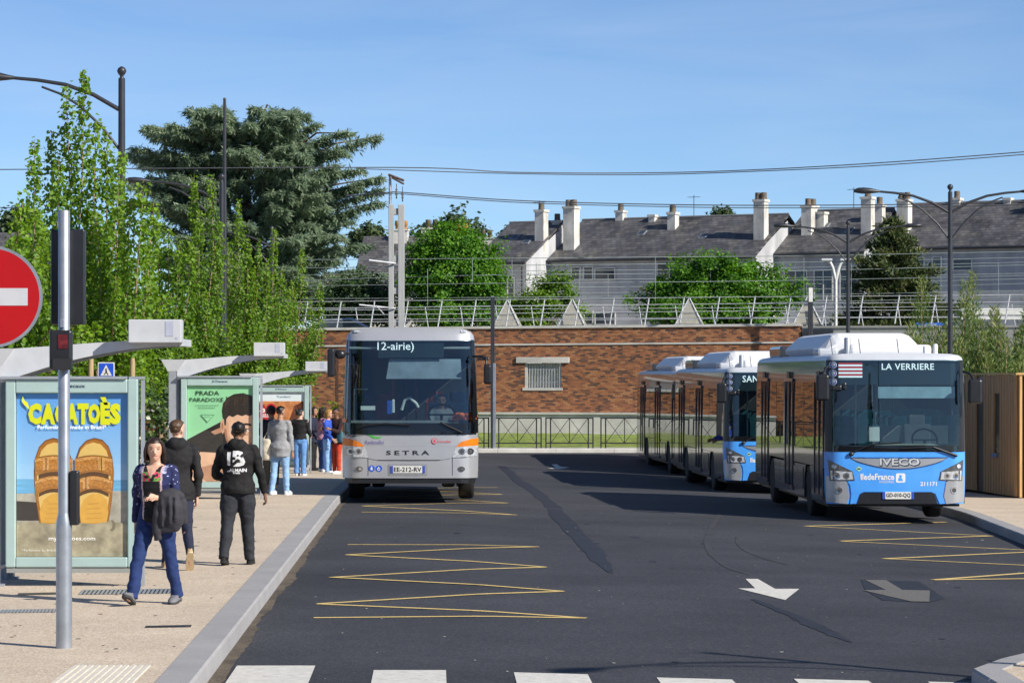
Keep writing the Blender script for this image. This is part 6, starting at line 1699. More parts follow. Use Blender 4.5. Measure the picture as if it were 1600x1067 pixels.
    # side glazing, doors, panels
    for sg in (-1, 1):
        segs = [(.34, 1.66), (1.70, 3.3), (3.34, 4.9), (4.94, 6.3), (6.34, 7.9), (7.94, 9.3), (9.34, 10.6), (10.64, 11.66)]
        for k, (y0, y1) in enumerate(segs):
            dr = sg < 0 and k in (0, 3, 6)
            if open_door and dr and k == 0: continue
            b = MB(); b.add([(sg * 1.283, y0, 1.305), (sg * 1.283, y1, 1.305), (sg * 1.268, y1, 2.545), (sg * 1.268, y0, 2.545)], [(0, 1, 2, 3)]); b.build('side_window', M['side_glass'], root)
        for y in (.32, 1.68, 3.32, 4.92, 6.32, 7.92, 9.32, 10.62, 11.68):
            b = MB(); b.add([(sg * 1.286, y - .018, 1.30), (sg * 1.286, y + .018, 1.30), (sg * 1.272, y + .018, 2.55), (sg * 1.272, y - .018, 2.55)], [(0, 1, 2, 3)]); b.build('window_pillar', M['black_gloss'], root)
        if sg < 0:
            for k, (y0, y1) in enumerate(((.36, 1.64), (4.96, 6.28), (9.36, 10.58))):
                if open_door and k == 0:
                    b = MB(); b.box2((-1.272, y0, .45), (-1.262, y1, 2.5)); b.build('doorway', M['ink'], root); continue  # solid black panel paints the darkness inside the open door
                b = MB(); ym = (y0 + y1) / 2
                for a, c in ((y0, y0 + .05), (ym - .04, ym + .04), (y1 - .05, y1)): b.box2((-1.30, a, .42), (-1.274, c, 2.62))
                b.box2((-1.30, y0 + .05, 2.56), (-1.274, ym - .04, 2.62)); b.box2((-1.30, ym + .04, 2.56), (-1.274, y1 - .05, 2.62)); b.box2((-1.30, y0 + .05, .42), (-1.274, ym - .04, .5)); b.box2((-1.30, ym + .04, .42), (-1.274, y1 - .05, .5))
                do = b.build('door', M['bus_dark'], root)
                b = MB()
                for a, c in ((y0 + .05, ym - .04), (ym + .04, y1 - .05)): b.box2((-1.285, a, .5), (-1.281, c, 1.3))
                b.build('glass', M['black_gloss'], do)
                b = MB(); b.box2((-1.305, ym - .2, 2.63), (-1.28, ym + .2, 2.76)); b.build('hood', M['black_plastic'], do)
        else: pass
        for y0, y1 in ((3.4, 4.2), (4.25, 4.85), (6.4, 7.2), (7.25, 8.05), (9.45, 10.2)):
            if sg < 0 and y0 > 9: continue
            b = MB(); b.box2((sg * 1.277, y0, .5), (sg * 1.286, y1, .92)); b.build('flap', M['flap_grey'], root, bevel=.004)
        for ya in (2.7, 8.75):
            b = MB(); b.box2((sg * .85, ya - .62, .5), (sg * 1.2, ya + .62, 1.05)); b.build('wheel_housing', M['ink'], root) if False else None
        wheel(root, sg * 1.09, 2.7, .49, .30, rim='grey_metal'); wheel(root, sg * 1.0, 8.75, .49, .52, rim='grey_metal')
    b = MB(); b.box2((-1.2, .4, .30), (1.2, 2.1, .5)); b.box2((-.85, 2.1, .3), (.85, 3.3, .5)); b.box2((-1.2, 3.3, .3), (1.2, 8.1, .5)); b.box2((-.7, 8.1, .32), (.7, 9.4, .5)); b.box2((-1.2, 9.4, .3), (1.2, L - .1, .5)); b.build('underbody', M['ink'], root)
    # inside: floor, dash, wheel, seats, poles
    b = MB(); b.box2((-1.2, .3, .5), (1.2, L - .2, .56)); b.box2((-1.22, L - .35, .6), (1.22, L - .3, 2.7)); b.build('floor', M['dash'], root)
    b = MB(); b.box2((-1.2, .3, 2.965), (1.2, L - .2, 2.985)); b.build('ceiling', M['inside_grey'], root)
    b = MB(); b.prism([(.16, 1.0), (.16, 1.36), (.45, 1.44), (.75, 1.36), (.8, 1.0)], lambda y, z, d: (d, y, z), -.35, 1.2); b.prism([(.14, .6), (.14, 1.34), (.3, 1.34), (.34, .6)], lambda y, z, d: (d, y, z), -1.2, -.36); b.build('dashboard', M['dash_pale'], root)
    b = MB(); ring = [(.62 + .23 * math.cos(a), .72 + .12 * math.sin(a), 1.5 + .2 * math.sin(a)) for a in [2 * math.pi * k / 20 for k in range(21)]]; b.tube(ring, .018, 6); b.tube([(.62, .75, 1.4), (.62, .7, 1.5)], .03, 6); b.tube([(.4, .72, 1.5), (.84, .72, 1.5)], .015, 5); b.build('steering_wheel', M['black_plastic'], root)
    sd = seat(root, .62, 1.15, 'inside_grey', 1.0, .5)
    b = MB(); b.box2((-.02, 1.62, .6), (1.2, 1.66, 1.75)); b.build('cab_partition', M['dash_pale'], root)
    b = MB(); b.box2((-.06, 1.62, 1.76), (1.2, 1.64, 2.7)); b.build('cab_glass', M['glass_clear'], root)
    for x, y in ((-.55, 1.4), (-.05, 1.7), (-.75, 3.2), (.45, 3.4), (-.6, 5.0), (-.6, 6.2), (.5, 6.0)):
        b = MB(); b.tube([(x, y, .56), (x, y, 2.86)], .019, 8); b.build('grab_pole', M['pole_pale'], root)
    for y in (2.6, 3.5, 4.4, 7.2, 8.2, 9.6):
        for x in (.98, .5, -.5, -.98):
            if x < 0 and 3.9 < y < 7: continue
            seat(root, x, y, 'seat_teal', 1.0 if y > 7 else .95)
    b = MB(); b.box((-.32, .7, 1.62), (.2, .16, .3)); b.tube([(-.32, .75, 1.0), (-.32, .72, 1.5)], .03, 6); b.build('ticket_machine', M['plate_white'], root, bevel=.03)
    b = MB(); patch(b, [(-.32, Z(622)), (1.08, Z(622)), (1.08, Z(604)), (-.32, Z(604))], fn, -.09, -.08, 0, .3); b.build('sun_blind', mat('blind_blue', (.30, .42, .48), .6), root)
    # roof equipment
    b = MB(); pr = lambda t: [(-.86 * t, 3.07), (-1.0 * t, 3.2), (-.74 * t, 3.46), (-.62 * t, 3.50), (.62 * t, 3.50), (.74 * t, 3.46), (.98 * t, 3.2), (.86 * t, 3.07)]
    rs = [[(x, y, 3.07 + (z - 3.07) * k) for x, z in pr(t)] for y, t, k in ((3.0, .94, .55), (3.3, 1, .95), (3.6, 1, 1), (8.6, 1, 1), (8.8, 1, .94), (9.0, .96, .5))]
    b.rings(rs, 0, False); b.build('roof_pod', M['bus_pod'], root, bevel=.03)
    b = MB(); b.box2((-.55, 2.2, 3.06), (1.0, 2.98, 3.26)); b.build('roof_housing', M['bus_pod'], root, bevel=.07, seg=3)
    b = MB(); b.box2((-1.1, 2.6, 3.05), (-.7, 3.4, 3.2)); b.build('roof_housing', M['bus_roof'], root, bevel=.05)
    b = MB(); b.box2((-1.05, 9.2, 3.04), (1.05, 11.2, 3.3)); b.build('roof_housing', M['bus_dark'], root, bevel=.06)
    for x, y, h, r in ((.68, 1.0, .13, .045), (.86, 1.0, .17, .045), (-.62, 2.0, .3, .06)):
        b = MB(); b.lathe([(r * 1.05, 3.05), (r, 3.08), (r, 3.07 + h), (r * .7, 3.09 + h)], (x, y, 0), 14); b.build('roof_vent', M['bus_pod'] if h < .2 else M['grey_metal'], root)
    for x, y in ((-.95, 1.6), (-.4, 1.8), (.3, 1.7)):
        b = MB(); b.tube([(x, y, 3.06), (x - .03, y + .05, 3.36)], .008, 5); b.build('aerial', M['black_metal'], root)
    return root
yb1 = 54.0; xb = 8.37
city_bus((xb, yb1, gz(8.4, 54)), 'nearest blue fronted city bus with its doors shut and front fully in view', 'LA VERRIERE', '211171', 'GD-010-QQ')
city_bus((8.26, 71.8, gz(8.4, 74)), 'second blue fronted city bus with its front door open, half hidden by the nearest', 'SANS VOYAGEURS', '211170', 'GD-011-QQ', True, 1.2, False)
city_bus((8.3, 85.8, gz(7.9, 90)), 'rearmost city bus, only its dark side and white roof in view', 'SANS VOYAGEURS', '211169', 'GD-012-QQ', False, 1.9, False)

def coach():
    root = empty('coach', (( 641 - U0) / 81.6, 57.2, gz(-.5, 58))); tag(root, 'silver coach with a big windscreen stopped at the left kerb', 'coach')
    L = 12.2; hw = 1.31
    X = lambda u: (u - 641) / 81.6
    Z = lambda v: (787 - v) / 81.6
    def yf(x, z):
        a = abs(x) / hw; y = .10 * a * a + .26 * max(0, (a - .78) / .22) ** 2
        y += .085 * max(0, z - 1.36) + (.05 * (.9 - z) if z < .9 else 0)
        if z > 3.15: y += 1.6 * (z - 3.15) ** 2 + .12 * (z - 3.15)
        return y
    fn = lambda x, z, d: (x, yf(x, z) - d, z)
    prof = [(.50, 1.28), (.7, 1.305), (1.0, 1.31), (1.36, 1.30), (2.7, 1.255), (3.13, 1.235), (3.24, 1.215), (3.31, 1.16), (3.36, 1.0), (3.385, .6), (3.39, 0)]
    shell(root, 'body', prof, yf, L, .5, 3.39, (1.36, 3.13, .04), (.42, L - .3, 1.36, 2.7), [M['coach_silver'], M['coach_silver'], M['black_gloss'], M['coach_silver']], arches=((2.75, .58), (8.85, .58)), zskirt=1.0)
    b = MB(); patch(b, rrect(-1.235, 1.37, 1.235, 3.14, .05), fn, .004, .014, 0, .12, True); b.build('windscreen', M['windscreen'], root)
    b = MB(); patch(b, [(-1.27, 1.335), (1.27, 1.335), (1.262, Z(660)), (-1.262, Z(660))], fn, .0145, .018, 0, .12)
    for sg in (-1, 1):
        c = [(sg * 1.262, Z(660)), (sg * 1.20, Z(660)), (sg * 1.17, 3.15), (sg * 1.225, 3.15)]
        patch(b, c if sg < 0 else c[::-1], fn, .0145, .017, 0, .3)
    b.build('windscreen_surround', M['black_gloss'], root)
    b = MB(); patch(b, [(-1.24, Z(654)), (-1.215, Z(654)), (-1.17, Z(530)), (-1.19, Z(530))], fn, .018, .022, 0, .3); b.build('pillar_trim', M['grey_metal'], root)
    # nose panels, slot, lamps
    b = MB(); patch(b, [(-.66, Z(716)), (.60, Z(716)), (.56, Z(718.5)), (-.62, Z(718.5))], fn, .002, .006, 0, .1); patch(b, [(-1.05, Z(697.2)), (1.05, Z(697.2)), (1.05, Z(696.4)), (-1.05, Z(696.4))], fn, .001, .003, 0, .1); b.build('panel_gap', M['ink'], root)
    b = MB(); letters(b, 'SETRA', fn, X(637), Z(706.5), .012, .83, .085, 0, bold=.03, spacing=1.55); b.build('lettering', M['ink'], root)
    b = MB(); patch(b, [(-1.0, Z(696.5)), (1.0, Z(696.5)), (.78, Z(715)), (.62, Z(717.5)), (-.64, Z(717.5)), (-.8, Z(715))][::-1], fn, .0, .008, 0, .1, True); b.build('nose_flap', M['coach_silver'], root)
    for sg in (-1, 1):
        T = lambda pts: [(sg * abs(X(u)), Z(v)) for u, v in pts] if sg > 0 else [(X(u), Z(v)) for u, v in pts]
        h = [(X(534.5), Z(693)), (X(536), Z(712)), (X(546), Z(712.5)), (X(575), Z(714)), (X(570.5), Z(699)), (X(566), Z(695.5))]
        h = h if sg < 0 else [(-x, z) for x, z in h][::-1]
        b = MB(); patch(b, h, fn, .0, .012, 0, .08); ho = b.build('headlight', M['lamp_glass'], root)
        h = [(X(534), Z(684)), (X(534.5), Z(695.5)), (X(569.5), Z(697)), (X(561), Z(689.5)), (X(546), Z(685))]
        h = h if sg < 0 else [(-x, z) for x, z in h][::-1]
        b = MB(); patch(b, h, fn, .0125, .018, 0, .08); b.build('indicator', M['lamp_amber'], ho)
        for u in (547, 560):
            cx = X(u) * (1 if sg < 0 else -1); b = MB(); patch(b, circle(cx, Z(704.5), .072, 14, .062), fn, .0125, .016, 0); patch(b, circle(cx, Z(704.5), .04, 12), fn, .0165, .02, 1); b.build('lamp', [M['chrome'], M['lamp_dark']], ho)
        cx = -.98 * (1 if sg < 0 else -1)
        b = MB(); patch(b, circle(cx, Z(732), .07, 16, .05), fn, .001, .008, 0); patch(b, circle(cx + .02, Z(732), .03, 10), fn, .009, .012, 1); b.build('fog_lamp', [M['lamp_dark'], M['chrome']], root)
        b = MB(); x0 = X(575) * (1 if sg < 0 else -1); patch(b, [(x0 - .004, Z(742)), (x0 + .004, Z(742)), (x0 + .004, Z(715)), (x0 - .004, Z(715))], fn, .001, .003); b.build('bumper_joint', M['ink'], root)
    b = MB(); patch(b, [(-1.24, .40), (1.24, .40), (1.27, .5), (-1.27, .5)], fn, -.05, -.02, 0, .15); b.build('lower_lip', M['black_plastic'], root)
    b = MB(); patch(b, rrect(-.42, Z(742), .33, Z(724), .02, 2), fn, .0, .006, 0, .2); b.build('plate_recess', M['bus_silver'], root)
    plate(root, fn, X(637), Z(732.5), .66, .135, 'EE-212-RV', .018)
    for k, u in enumerate((580.5, 592)):
        b = MB(); patch(b, circle(X(u), Z(731), .062, 18), fn, .002, .005, 0)
        if k == 0:
            patch(b, circle(X(u), Z(728.6), .013, 8), fn, .0055, .007, 1); patch(b, [(X(u) - .02, Z(733.5)), (X(u) + .02, Z(733.5)), (X(u) + .02, Z(730)), (X(u) - .02, Z(730))], fn, .0055, .007, 1)
        else:
            patch(b, circle(X(u) - .005, Z(732), .03, 12), fn, .0055, .007, 1); patch(b, circle(X(u) - .002, Z(731.8), .018, 10), fn, .0075, .0085, 0); patch(b, [(X(u) - .012, Z(731.5)), (X(u) + .006, Z(731.5)), (X(u) + .002, Z(728)), (X(u) - .012, Z(728))], fn, .009, .01, 1)
        b.build('sticker', [M['sticker_blue'], M['letter_white']], root)
    b = MB(); letters(b, '>24.026', fn, X(546), Z(679.5), .006, .2, .07, 0, bold=.01, shear=.2); b.build('fleet_number', M['ink'], root)
    b = MB(); letters(b, 'Rambouillet', fn, X(585.5), Z(690), .014, .36, .075, 0); 
    bd = [(X(571), Z(678)), (X(577), Z(677)), (X(583), Z(680.5)), (X(590), Z(682)), (X(598), Z(680.5)), (X(592), Z(684.5)), (X(583), Z(684)), (X(577), Z(680))]
    patch(b, bd[::-1], fn, .002, .006, 1, .2); b.build('town_logo', [mat('logo_purple', (.12, .10, .32), .5), mat('logo_green', (.06, .42, .05), .5)], root)
    b = MB(); rd = mat('logo_red', (.55, .03, .05), .5); patch(b, circle(X(679), Z(688), .058, 16), fn, .010, .012, 0); patch(b, circle(X(679), Z(688), .047, 16), fn, .0125, .0135, 1); patch(b, [(X(677), Z(690)), (X(681), Z(690)), (X(680), Z(686)), (X(678), Z(686))], fn, .014, .015, 0); letters(b, 'transdev', fn, X(695), Z(688.5), .014, .25, .05, 0); b.build('operator_logo', [rd, M['coach_silver']], root)
    b = MB(); patch(b, [(X(591), Z(558)), (X(693), Z(558)), (X(694), Z(532.5)), (X(590), Z(532.5))], fn, -.06, -.05, 0, .2); dd = b.build('destination_display', M['display'], root)
    b = MB(); letters(b, '12-airie)', fn, X(618), Z(541.5), -.045, .70, .20, 0, bold=.004); b.build('lettering', M['led'], dd)
    for pts in ([(X(560), Z(668)), (X(570), Z(664)), (X(602), Z(661)), (X(640), Z(663.5))], [(X(688), Z(658.5)), (X(702), Z(666)), (X(722), Z(675))]):
        b = MB(); b.tube([fn(x, z, .05) for x, z in pts], [.012] + [.02] * (len(pts) - 1), 6); b.build('wiper', M['black_plastic'], root)
    # mirrors on swept arms
    mirror(root, [(-1.18, .2, Z(552)), (-1.36, -.02, Z(550)), (-1.44, -.18, Z(545)), (-1.5, -.2, Z(556))], (X(518), -.2, Z(566)), (.15, .12, .54))
    b = MB(); b.ell((-1.34, -.12, Z(553)), (.11, .08, .09)); b.build('kerb_mirror', M['black_plastic'], root)
    mirror(root, [(1.2, .2, Z(556)), (1.36, .02, Z(556)), (1.45, -.05, Z(559)), (1.46, -.06, Z(570))], (X(762), -.07, Z(584)), (.155, .12, .38))
    b = MB(); b.box((X(755), .0, Z(560)), (.22, .08, .05)); b.build('mirror_bracket', M['black_plastic'], root, bevel=.015)
    b = MB(); patch(b, circle(-1.27, Z(656), .045, 12), fn, .018, .03, 0); b.build('side_marker', M['lamp_amber'], root)
    for x in (-1.03, 1.03):
        b = MB(); patch(b, rrect(x - .06, Z(518), x + .06, Z(514.5), .015, 2), fn, .002, .02, 0); b.build('marker_lamp', M['lamp_glass'], root)
    # sides
    for sg in (-1, 1):
        segs = [(.44, 1.7), (1.74, 3.4), (3.44, 5.2), (5.24, 7.0), (7.04, 8.8), (8.84, 10.4), (10.44, 11.86)]
        for y0, y1 in segs:
            b = MB(); b.add([(sg * 1.304, y0, 1.365), (sg * 1.304, y1, 1.365), (sg * 1.259, y1, 2.695), (sg * 1.259, y0, 2.695)], [(0, 1, 2, 3)]); b.build('side_window', M['side_glass'], root)
        for k, ya in enumerate((2.75, 8.85)):
            wheel(root, sg * 1.10, ya, .50, .31); 
            if k: wheel(root, sg * .77, ya, .50, .29)
        for k in range(9):
            b = MB(); b.ell((sg * 1.312, 1.2 + k * 1.2, .62), (.008, .05, .02), 8, 5); b.build('reflector', M['marker_yellow'], root)
    b = MB(); b.box2((-1.2, .5, .42), (1.2, 2.1, .6)); b.box2((-.8, 2.1, .36), (.8, 3.4, .6)); b.box2((-1.2, 3.4, .42), (1.2, 8.2, .6)); b.box2((-.55, 8.2, .36), (.55, 9.5, .6)); b.box2((-1.2, 9.5, .42), (1.2, L - .1, .6)); b.build('underbody', M['ink'], root)
    b = MB(); b.tube([(-1.0, 8.85, .5), (1.0, 8.85, .5)], .09, 8); b.ell((0, 8.85, .48), (.25, .25, .22)); b.build('rear_axle', M['ink'], root)
    b = MB(); b.box2((-1.2, .5, .7), (1.2, L - .2, .76)); b.box2((-1.22, L - .4, .8), (1.2, L - .35, 2.9)); b.build('floor', M['dash'], root)
    b = MB(); b.box2((-1.18, .3, 2.98), (1.18, L - .2, 3.02)); b.build('ceiling', M['inside_grey'], root)
    b = MB(); b.prism([(.2, .9), (.2, 1.5), (.5, 1.6), (.85, 1.5), (.9, .9)], lambda y, z, d: (d, y, z), -1.15, 1.15); b.build('dashboard', M['dash'], root)
    ring = [(.60 + .26 * math.cos(a), .98 + .15 * math.sin(a), 1.70 + .2 * math.sin(a)) for a in [2 * math.pi * k / 20 for k in range(21)]]
    b = MB(); b.tube(ring, .02, 6); b.tube([(.6, .85, 1.5), (.6, .97, 1.7)], .03, 6); b.tube([(.36, .98, 1.7), (.84, .98, 1.7)], .018, 5); b.build('steering_wheel', M['black_plastic'], root)
    seat(root, .6, 1.45, 'seat_blue', 1.15, .5)
    for y in (3.0, 3.9, 4.8, 5.7, 6.6, 7.5, 8.4, 9.3, 10.2):
        for x in (-.96, -.5, .5, .96): seat(root, x, y, 'seat_red' if x in (-.5, .5) else 'seat_blue', 1.15)
    for x, y in ((-.35, 1.9), (.1, 2.3), (-.1, 4.0)):
        b = MB(); b.tube([(x, y, .76), (x, y, 2.98)], .02, 8); b.build('grab_pole', M['seat_red'], root)
    b = MB(); b.tube([(-1.1, 1.0, 1.0), (-1.1, 1.0, 2.2), (-.85, 1.2, 2.2)], .018, 6); b.build('grab_pole', M['pole_pale'], root)
    b = MB(); b.box((X(608), .62, Z(636)), (.10, .1, .26)); b.box((X(614), .63, Z(634)), (.05, .1, .26), 1); b.build('ticket_machine', [M['plate_blue'], M['plate_white']], root, bevel=.01)
    b = MB(); b.tube([(X(627), .65, Z(640)), (X(632), .62, Z(624)), (X(640), .62, Z(621)), (X(650), .62, Z(630)), (X(653), .65, Z(636))], .03, 6); b.build('screen_hood', M['plate_white'], root)
    b = MB(); b.box((X(574), .5, Z(637)), (.28, .03, .08)); b.build('dash_card', M['plate_white'], root)
    b = MB(); patch(b, [(X(603), Z(591)), (X(722), Z(591)), (X(720), Z(560)), (X(608), Z(560))], fn, -.14, -.13, 0, .3); b.build('sun_blind', mat('blind_grey', (.26, .30, .36), .7, var=.25, scale=3), root)
    b = MB(); rng = random.Random(3)
    for k in range(26): b.ell((X(727) + rng.uniform(-.19, .19), .36 + rng.uniform(-.08, .08), Z(654) + rng.uniform(-.01, .10)), (.075, .05, .04), 8, 5)
    b.build('safety_vest', mat('vest_orange', (.85, .14, .02), .8, var=.3, scale=15, emit=None), root)
    return root
COACH = coach()

# ------------------------------------------------------------------ people
def catmull(P, k):
    out = []; n = len(P)
    for i in range(n - 1):
        p0 = P[max(i - 1, 0)]; p1 = P[i]; p2 = P[i + 1]; p3 = P[min(i + 2, n - 1)]
        for j in range(k):
            t = j / k; out.append([.5 * (2 * b + (c - a) * t + (2 * a - 5 * b + 4 * c - d) * t * t + (3 * b - a - 3 * c + d) * t ** 3) for a, b, c, d in zip(p0, p1, p2, p3)])
    out.append(list(P[-1])); return out
def loft(mb, rows, side=(1, 0, 0), n=14, k=4, mi=0):
    """rows: (x, y, z, ra, rb): centre, radius along `side`, radius across."""
    rows = catmull([list(r) for r in rows], k); side = Vector(side); rs = []
    for i, r in enumerate(rows):
        c = Vector(r[:3]); d = Vector(rows[min(i + 1, len(rows) - 1)][:3]) - Vector(rows[max(i - 1, 0)][:3])
        if d.length < 1e-6: d = Vector((0, 0, 1))
        d.normalize(); a = side - d * side.dot(d)
        if a.length < .05: a = Vector((0, 1, 0)) - d * d.y
        a.normalize(); b = d.cross(a)
        rs.append([c + a * (max(r[3], .002) * math.cos(2 * math.pi * j / n)) + b * (max(r[4], .002) * math.sin(2 * math.pi * j / n)) for j in range(n)])
    mb.rings(rs, mi, True); return mb
def skin_mesh(mb, name, mats, root, voxel, smooth=3, wrinkle=0.0, wfreq=9.0, paint=None, extra=None):
    """Fuse the lofted pieces into one continuous surface."""
    tmp = mb.build('tmp_' + name, M['ink'])
    r = tmp.modifiers.new('r', 'REMESH'); r.mode = 'VOXEL'; r.voxel_size = voxel
    s = tmp.modifiers.new('s', 'SMOOTH'); s.factor = .5; s.iterations = smooth
    dg = bpy.context.evaluated_depsgraph_get(); me = bpy.data.meshes.new_from_object(tmp.evaluated_get(dg)); me.name = name
    old = tmp.data; bpy.data.objects.remove(tmp, do_unlink=True); bpy.data.meshes.remove(old)
    me.materials.clear()
    if not isinstance(mats, (list, tuple)): mats = [mats]
    for m in mats: me.materials.append(m)
    if wrinkle:
        no = [v.normal.copy() for v in me.vertices]
        for v, q in zip(me.vertices, no):
            p = v.co; a = mnoise.noise((p.x * wfreq, p.y * wfreq, p.z * wfreq * 1.6)) + .5 * mnoise.noise((p.x * wfreq * 2.3, p.y * wfreq * 2.3 + 5, p.z * wfreq * 3.3))
            v.co = p + q * (a * wrinkle)
    if paint:
        for f in me.polygons: f.material_index = paint(f.center, f.normal)
    if extra:
        bm = bmesh.new(); bm.from_mesh(me)
        t = MB(); extra(t); m2 = bpy.data.meshes.new('x'); m2.from_pydata(t.v, [], t.f); m2.update()
        for pl in m2.polygons: pl.use_smooth = True
        bm.from_mesh(m2); bm.to_mesh(me); bm.free(); bpy.data.meshes.remove(m2)
    me.polygons.foreach_set('use_smooth', [True] * len(me.polygons)); me.update()
    o = bpy.data.objects.new(name, me); link(o); o.parent = root; return o
_fm = {}
def cloth(col, var=.18, scale=9, rough=.85):
    key = (col, var, scale)
    if key not in _fm: _fm[key] = mat('cloth_' + (col if isinstance(col, str) else 'x'), rgb(col) if isinstance(col, str) else col, rough, var=var, scale=scale, bump=.15, bscale=120)
    return _fm[key]
SKIN = {'pale': mat('skin_pale', (.60, .36, .26), .5, var=.1, scale=14), 'tan': mat('skin_tan', (.38, .205, .13), .5, var=.1, scale=14), 'brown': mat('skin_brown', (.20, .10, .06), .5, var=.1, scale=14)}
LIP = mat('lip', (.42, .12, .10), .45); BROW = mat('brow', (.13, .075, .05), .7); EYE = mat('eye', (.03, .025, .02), .25)

def person(label, loc, rz, H=1.7, skin='pale', legs=((0, 0, 0, 0), (0, 0, 0, 0)), arms=((5, 6, 12, 0), (5, 6, 12, 0)), head=0, nod=0, top='222222', top_len=.50, top_w=1.0, pants='223', pants_w=1.0, flare=.0,
           crop=0.0, shoe='ffffff', sole='cccccc', hair='221812', hair_kind='short', voxel=.014, sleeve=1.0, hood=False, lean=0.0, top_mats=None, top_paint=None, hair_mat=None, neck_open=0.0, turn=0.0):
    """Faces -Y. Index 0 = the person's right (x<0), 1 = left. legs: swing, knee, spread, foot pitch. arms: swing, spread, elbow, inward."""
    root = empty('person', loc, rz); tag(root, label, 'person')
    J = {}
    hipz = .525 * H; Lt = .245 * H; Ls = .235 * H
    for i, sx in ((0, -1), (1, 1)):
        sw, kn, sp, fp = legs[i]; hip = Vector((sx * .052 * H, 0, hipz)); sp = R(sp) * sx
        kd = Vector((math.sin(sp), -math.sin(R(sw)), -math.cos(R(sw)))).normalized(); knee = hip + kd * Lt
        a = R(sw - kn); ad = Vector((math.sin(sp), -math.sin(a), -math.cos(a))).normalized(); ank = knee + ad * Ls
        J['hip%d' % i] = hip; J['knee%d' % i] = knee; J['ank%d' % i] = ank; J['fp%d' % i] = fp
    low = 1e9
    for i in (0, 1):
        f = R(J['fp%d' % i]); low = min(low, J['ank%d' % i].z - .042 * H * math.cos(f) - (.10 * H * max(0, math.sin(-f))) - (.035 * H * max(0, math.sin(f))))
    dz = -low
    for k in list(J):
        if isinstance(J[k], Vector): J[k] = J[k] + Vector((0, 0, dz))
    hipz += dz
    T = lambda x, y, zf: Vector((x, y - lean * (zf - .52) * H, hipz + (zf - .525) * H))      # torso point
    tr = Matrix.Rotation(R(turn), 3, 'Z')
    for i, sx in ((0, -1), (1, 1)):
        sw, sp, el, inn = arms[i]; sh = T(0, .008 * H, .803); sh = sh + tr @ Vector((sx * .105 * H * top_w ** .4, 0, 0))
        d = Vector((sx * math.sin(R(sp)), -math.sin(R(sw)) * math.cos(R(sp)), -math.cos(R(sw)) * math.cos(R(sp)))); elb = sh + d * (.178 * H)
        b = R(sw + el); d2 = Vector((sx * math.sin(R(sp)) * .5 - sx * math.sin(R(inn)), -math.sin(b) * math.cos(R(inn)), -math.cos(b) * math.cos(R(inn)))).normalized(); wr = elb + d2 * (.148 * H)
        J['sh%d' % i] = sh; J['elb%d' % i] = elb; J['wr%d' % i] = wr; J['hd%d' % i] = d2
    h = H
    # ---- body
    b = MB()
    def torso(b, g, z0, gx=1.0):
        rows = [(.50, .088, .062, .004), (.53, .092, .068, .004), (.57, .088, .062, 0), (.62, .078, .055, -.003), (.68, .084, .060, -.006), (.74, .093, .066, -.006), (.79, .100, .060, .0), (.82, .088, .046, .006), (.845, .045, .04, .008)]
        out = []
        for zf, rx, ry, yy in rows:
            if zf < z0: continue
            p = T(0, yy * h, zf); out.append((p.x, p.y, p.z, rx * h * gx * g, ry * h * g))
        return out
    loft(b, torso(b, .93, .5), n=20)
    p0 = T(0, .006 * h, .82); p1 = T(0, -.006 * h, .885); loft(b, [(*p0, .04 * h, .036 * h), (*((p0 + p1) / 2), .033 * h, .033 * h), (*p1, .033 * h, .034 * h)])
    for i, sx in ((0, -1), (1, 1)):
        a, c, e = J['hip%d' % i], J['knee%d' % i], J['ank%d' % i]
        loft(b, [(*(a + Vector((0, 0, .02 * h))), .046 * h, .05 * h), (*a.lerp(c, .35), .047 * h, .05 * h), (*c, .031 * h, .033 * h), (*c.lerp(e, .3), .031 * h, .036 * h), (*c.lerp(e, .7), .022 * h, .024 * h), (*e, .019 * h, .022 * h)])
        s, l, w_ = J['sh%d' % i], J['elb%d' % i], J['wr%d' % i]
        loft(b, [(*(s + Vector((-sx * .03 * h, 0, .012 * h))), .024 * h, .026 * h), (*s, .028 * h, .03 * h), (*s.lerp(l, .5), .024 * h, .025 * h), (*l, .020 * h, .021 * h), (*l.lerp(w_, .35), .021 * h, .021 * h), (*w_, .013 * h, .017 * h)])
        hd = J['hd%d' % i]; loft(b, [(*w_, .012 * h, .017 * h), (*(w_ + hd * .022 * h), .011 * h, .023 * h), (*(w_ + hd * .05 * h), .010 * h, .025 * h), (*(w_ + hd * .058 * h), .007 * h, .02 * h)], n=10)
        f = R(J['fp%d' % i]); fd = Vector((0, -math.cos(f), math.sin(f))); fu = Vector((0, math.sin(f), math.cos(f)))
        loft(b, [(*(e + fu * -.01 * h), .02 * h, .02 * h), (*(e + fu * -.028 * h + fd * .03 * h), .022 * h, .016 * h), (*(e + fu * -.034 * h + fd * .09 * h), .02 * h, .008 * h)], n=10)
    # head
    hc = T(0, -.014 * h, .93 + .002); HR = Matrix.Rotation(R(head), 3, 'Z') @ Matrix.Rotation(R(nod), 3, 'X'); hh = .066 * h; hwid = .047 * h; hdep = .06 * h
    tb = [(-1.0, .34, .72, -.30), (-.9, .52, .82, -.1), (-.72, .66, .87, .12), (-.5, .80, .88, .45), (-.25, .90, .88, .72), (0, .96, .86, .92), (.25, 1.0, .93, 1.0), (.5, .97, .92, 1.0), (.72, .84, .78, .86), (.88, .6, .52, .6), (.97, .32, .25, .3), (1.0, .1, .08, .1)]
    rs = []
    for t, wv, fv, bv in tb:
        ring = []
        for j in range(18):
            a = 2 * math.pi * j / 18; cx = math.cos(a); sy = math.sin(a); yy = (sy * bv if sy > 0 else sy * fv) if True else 0
            ring.append(hc + HR @ Vector((cx * wv * hwid, yy * hdep, t * hh)))
        rs.append(ring)
    b.rings(rs, 0, True)
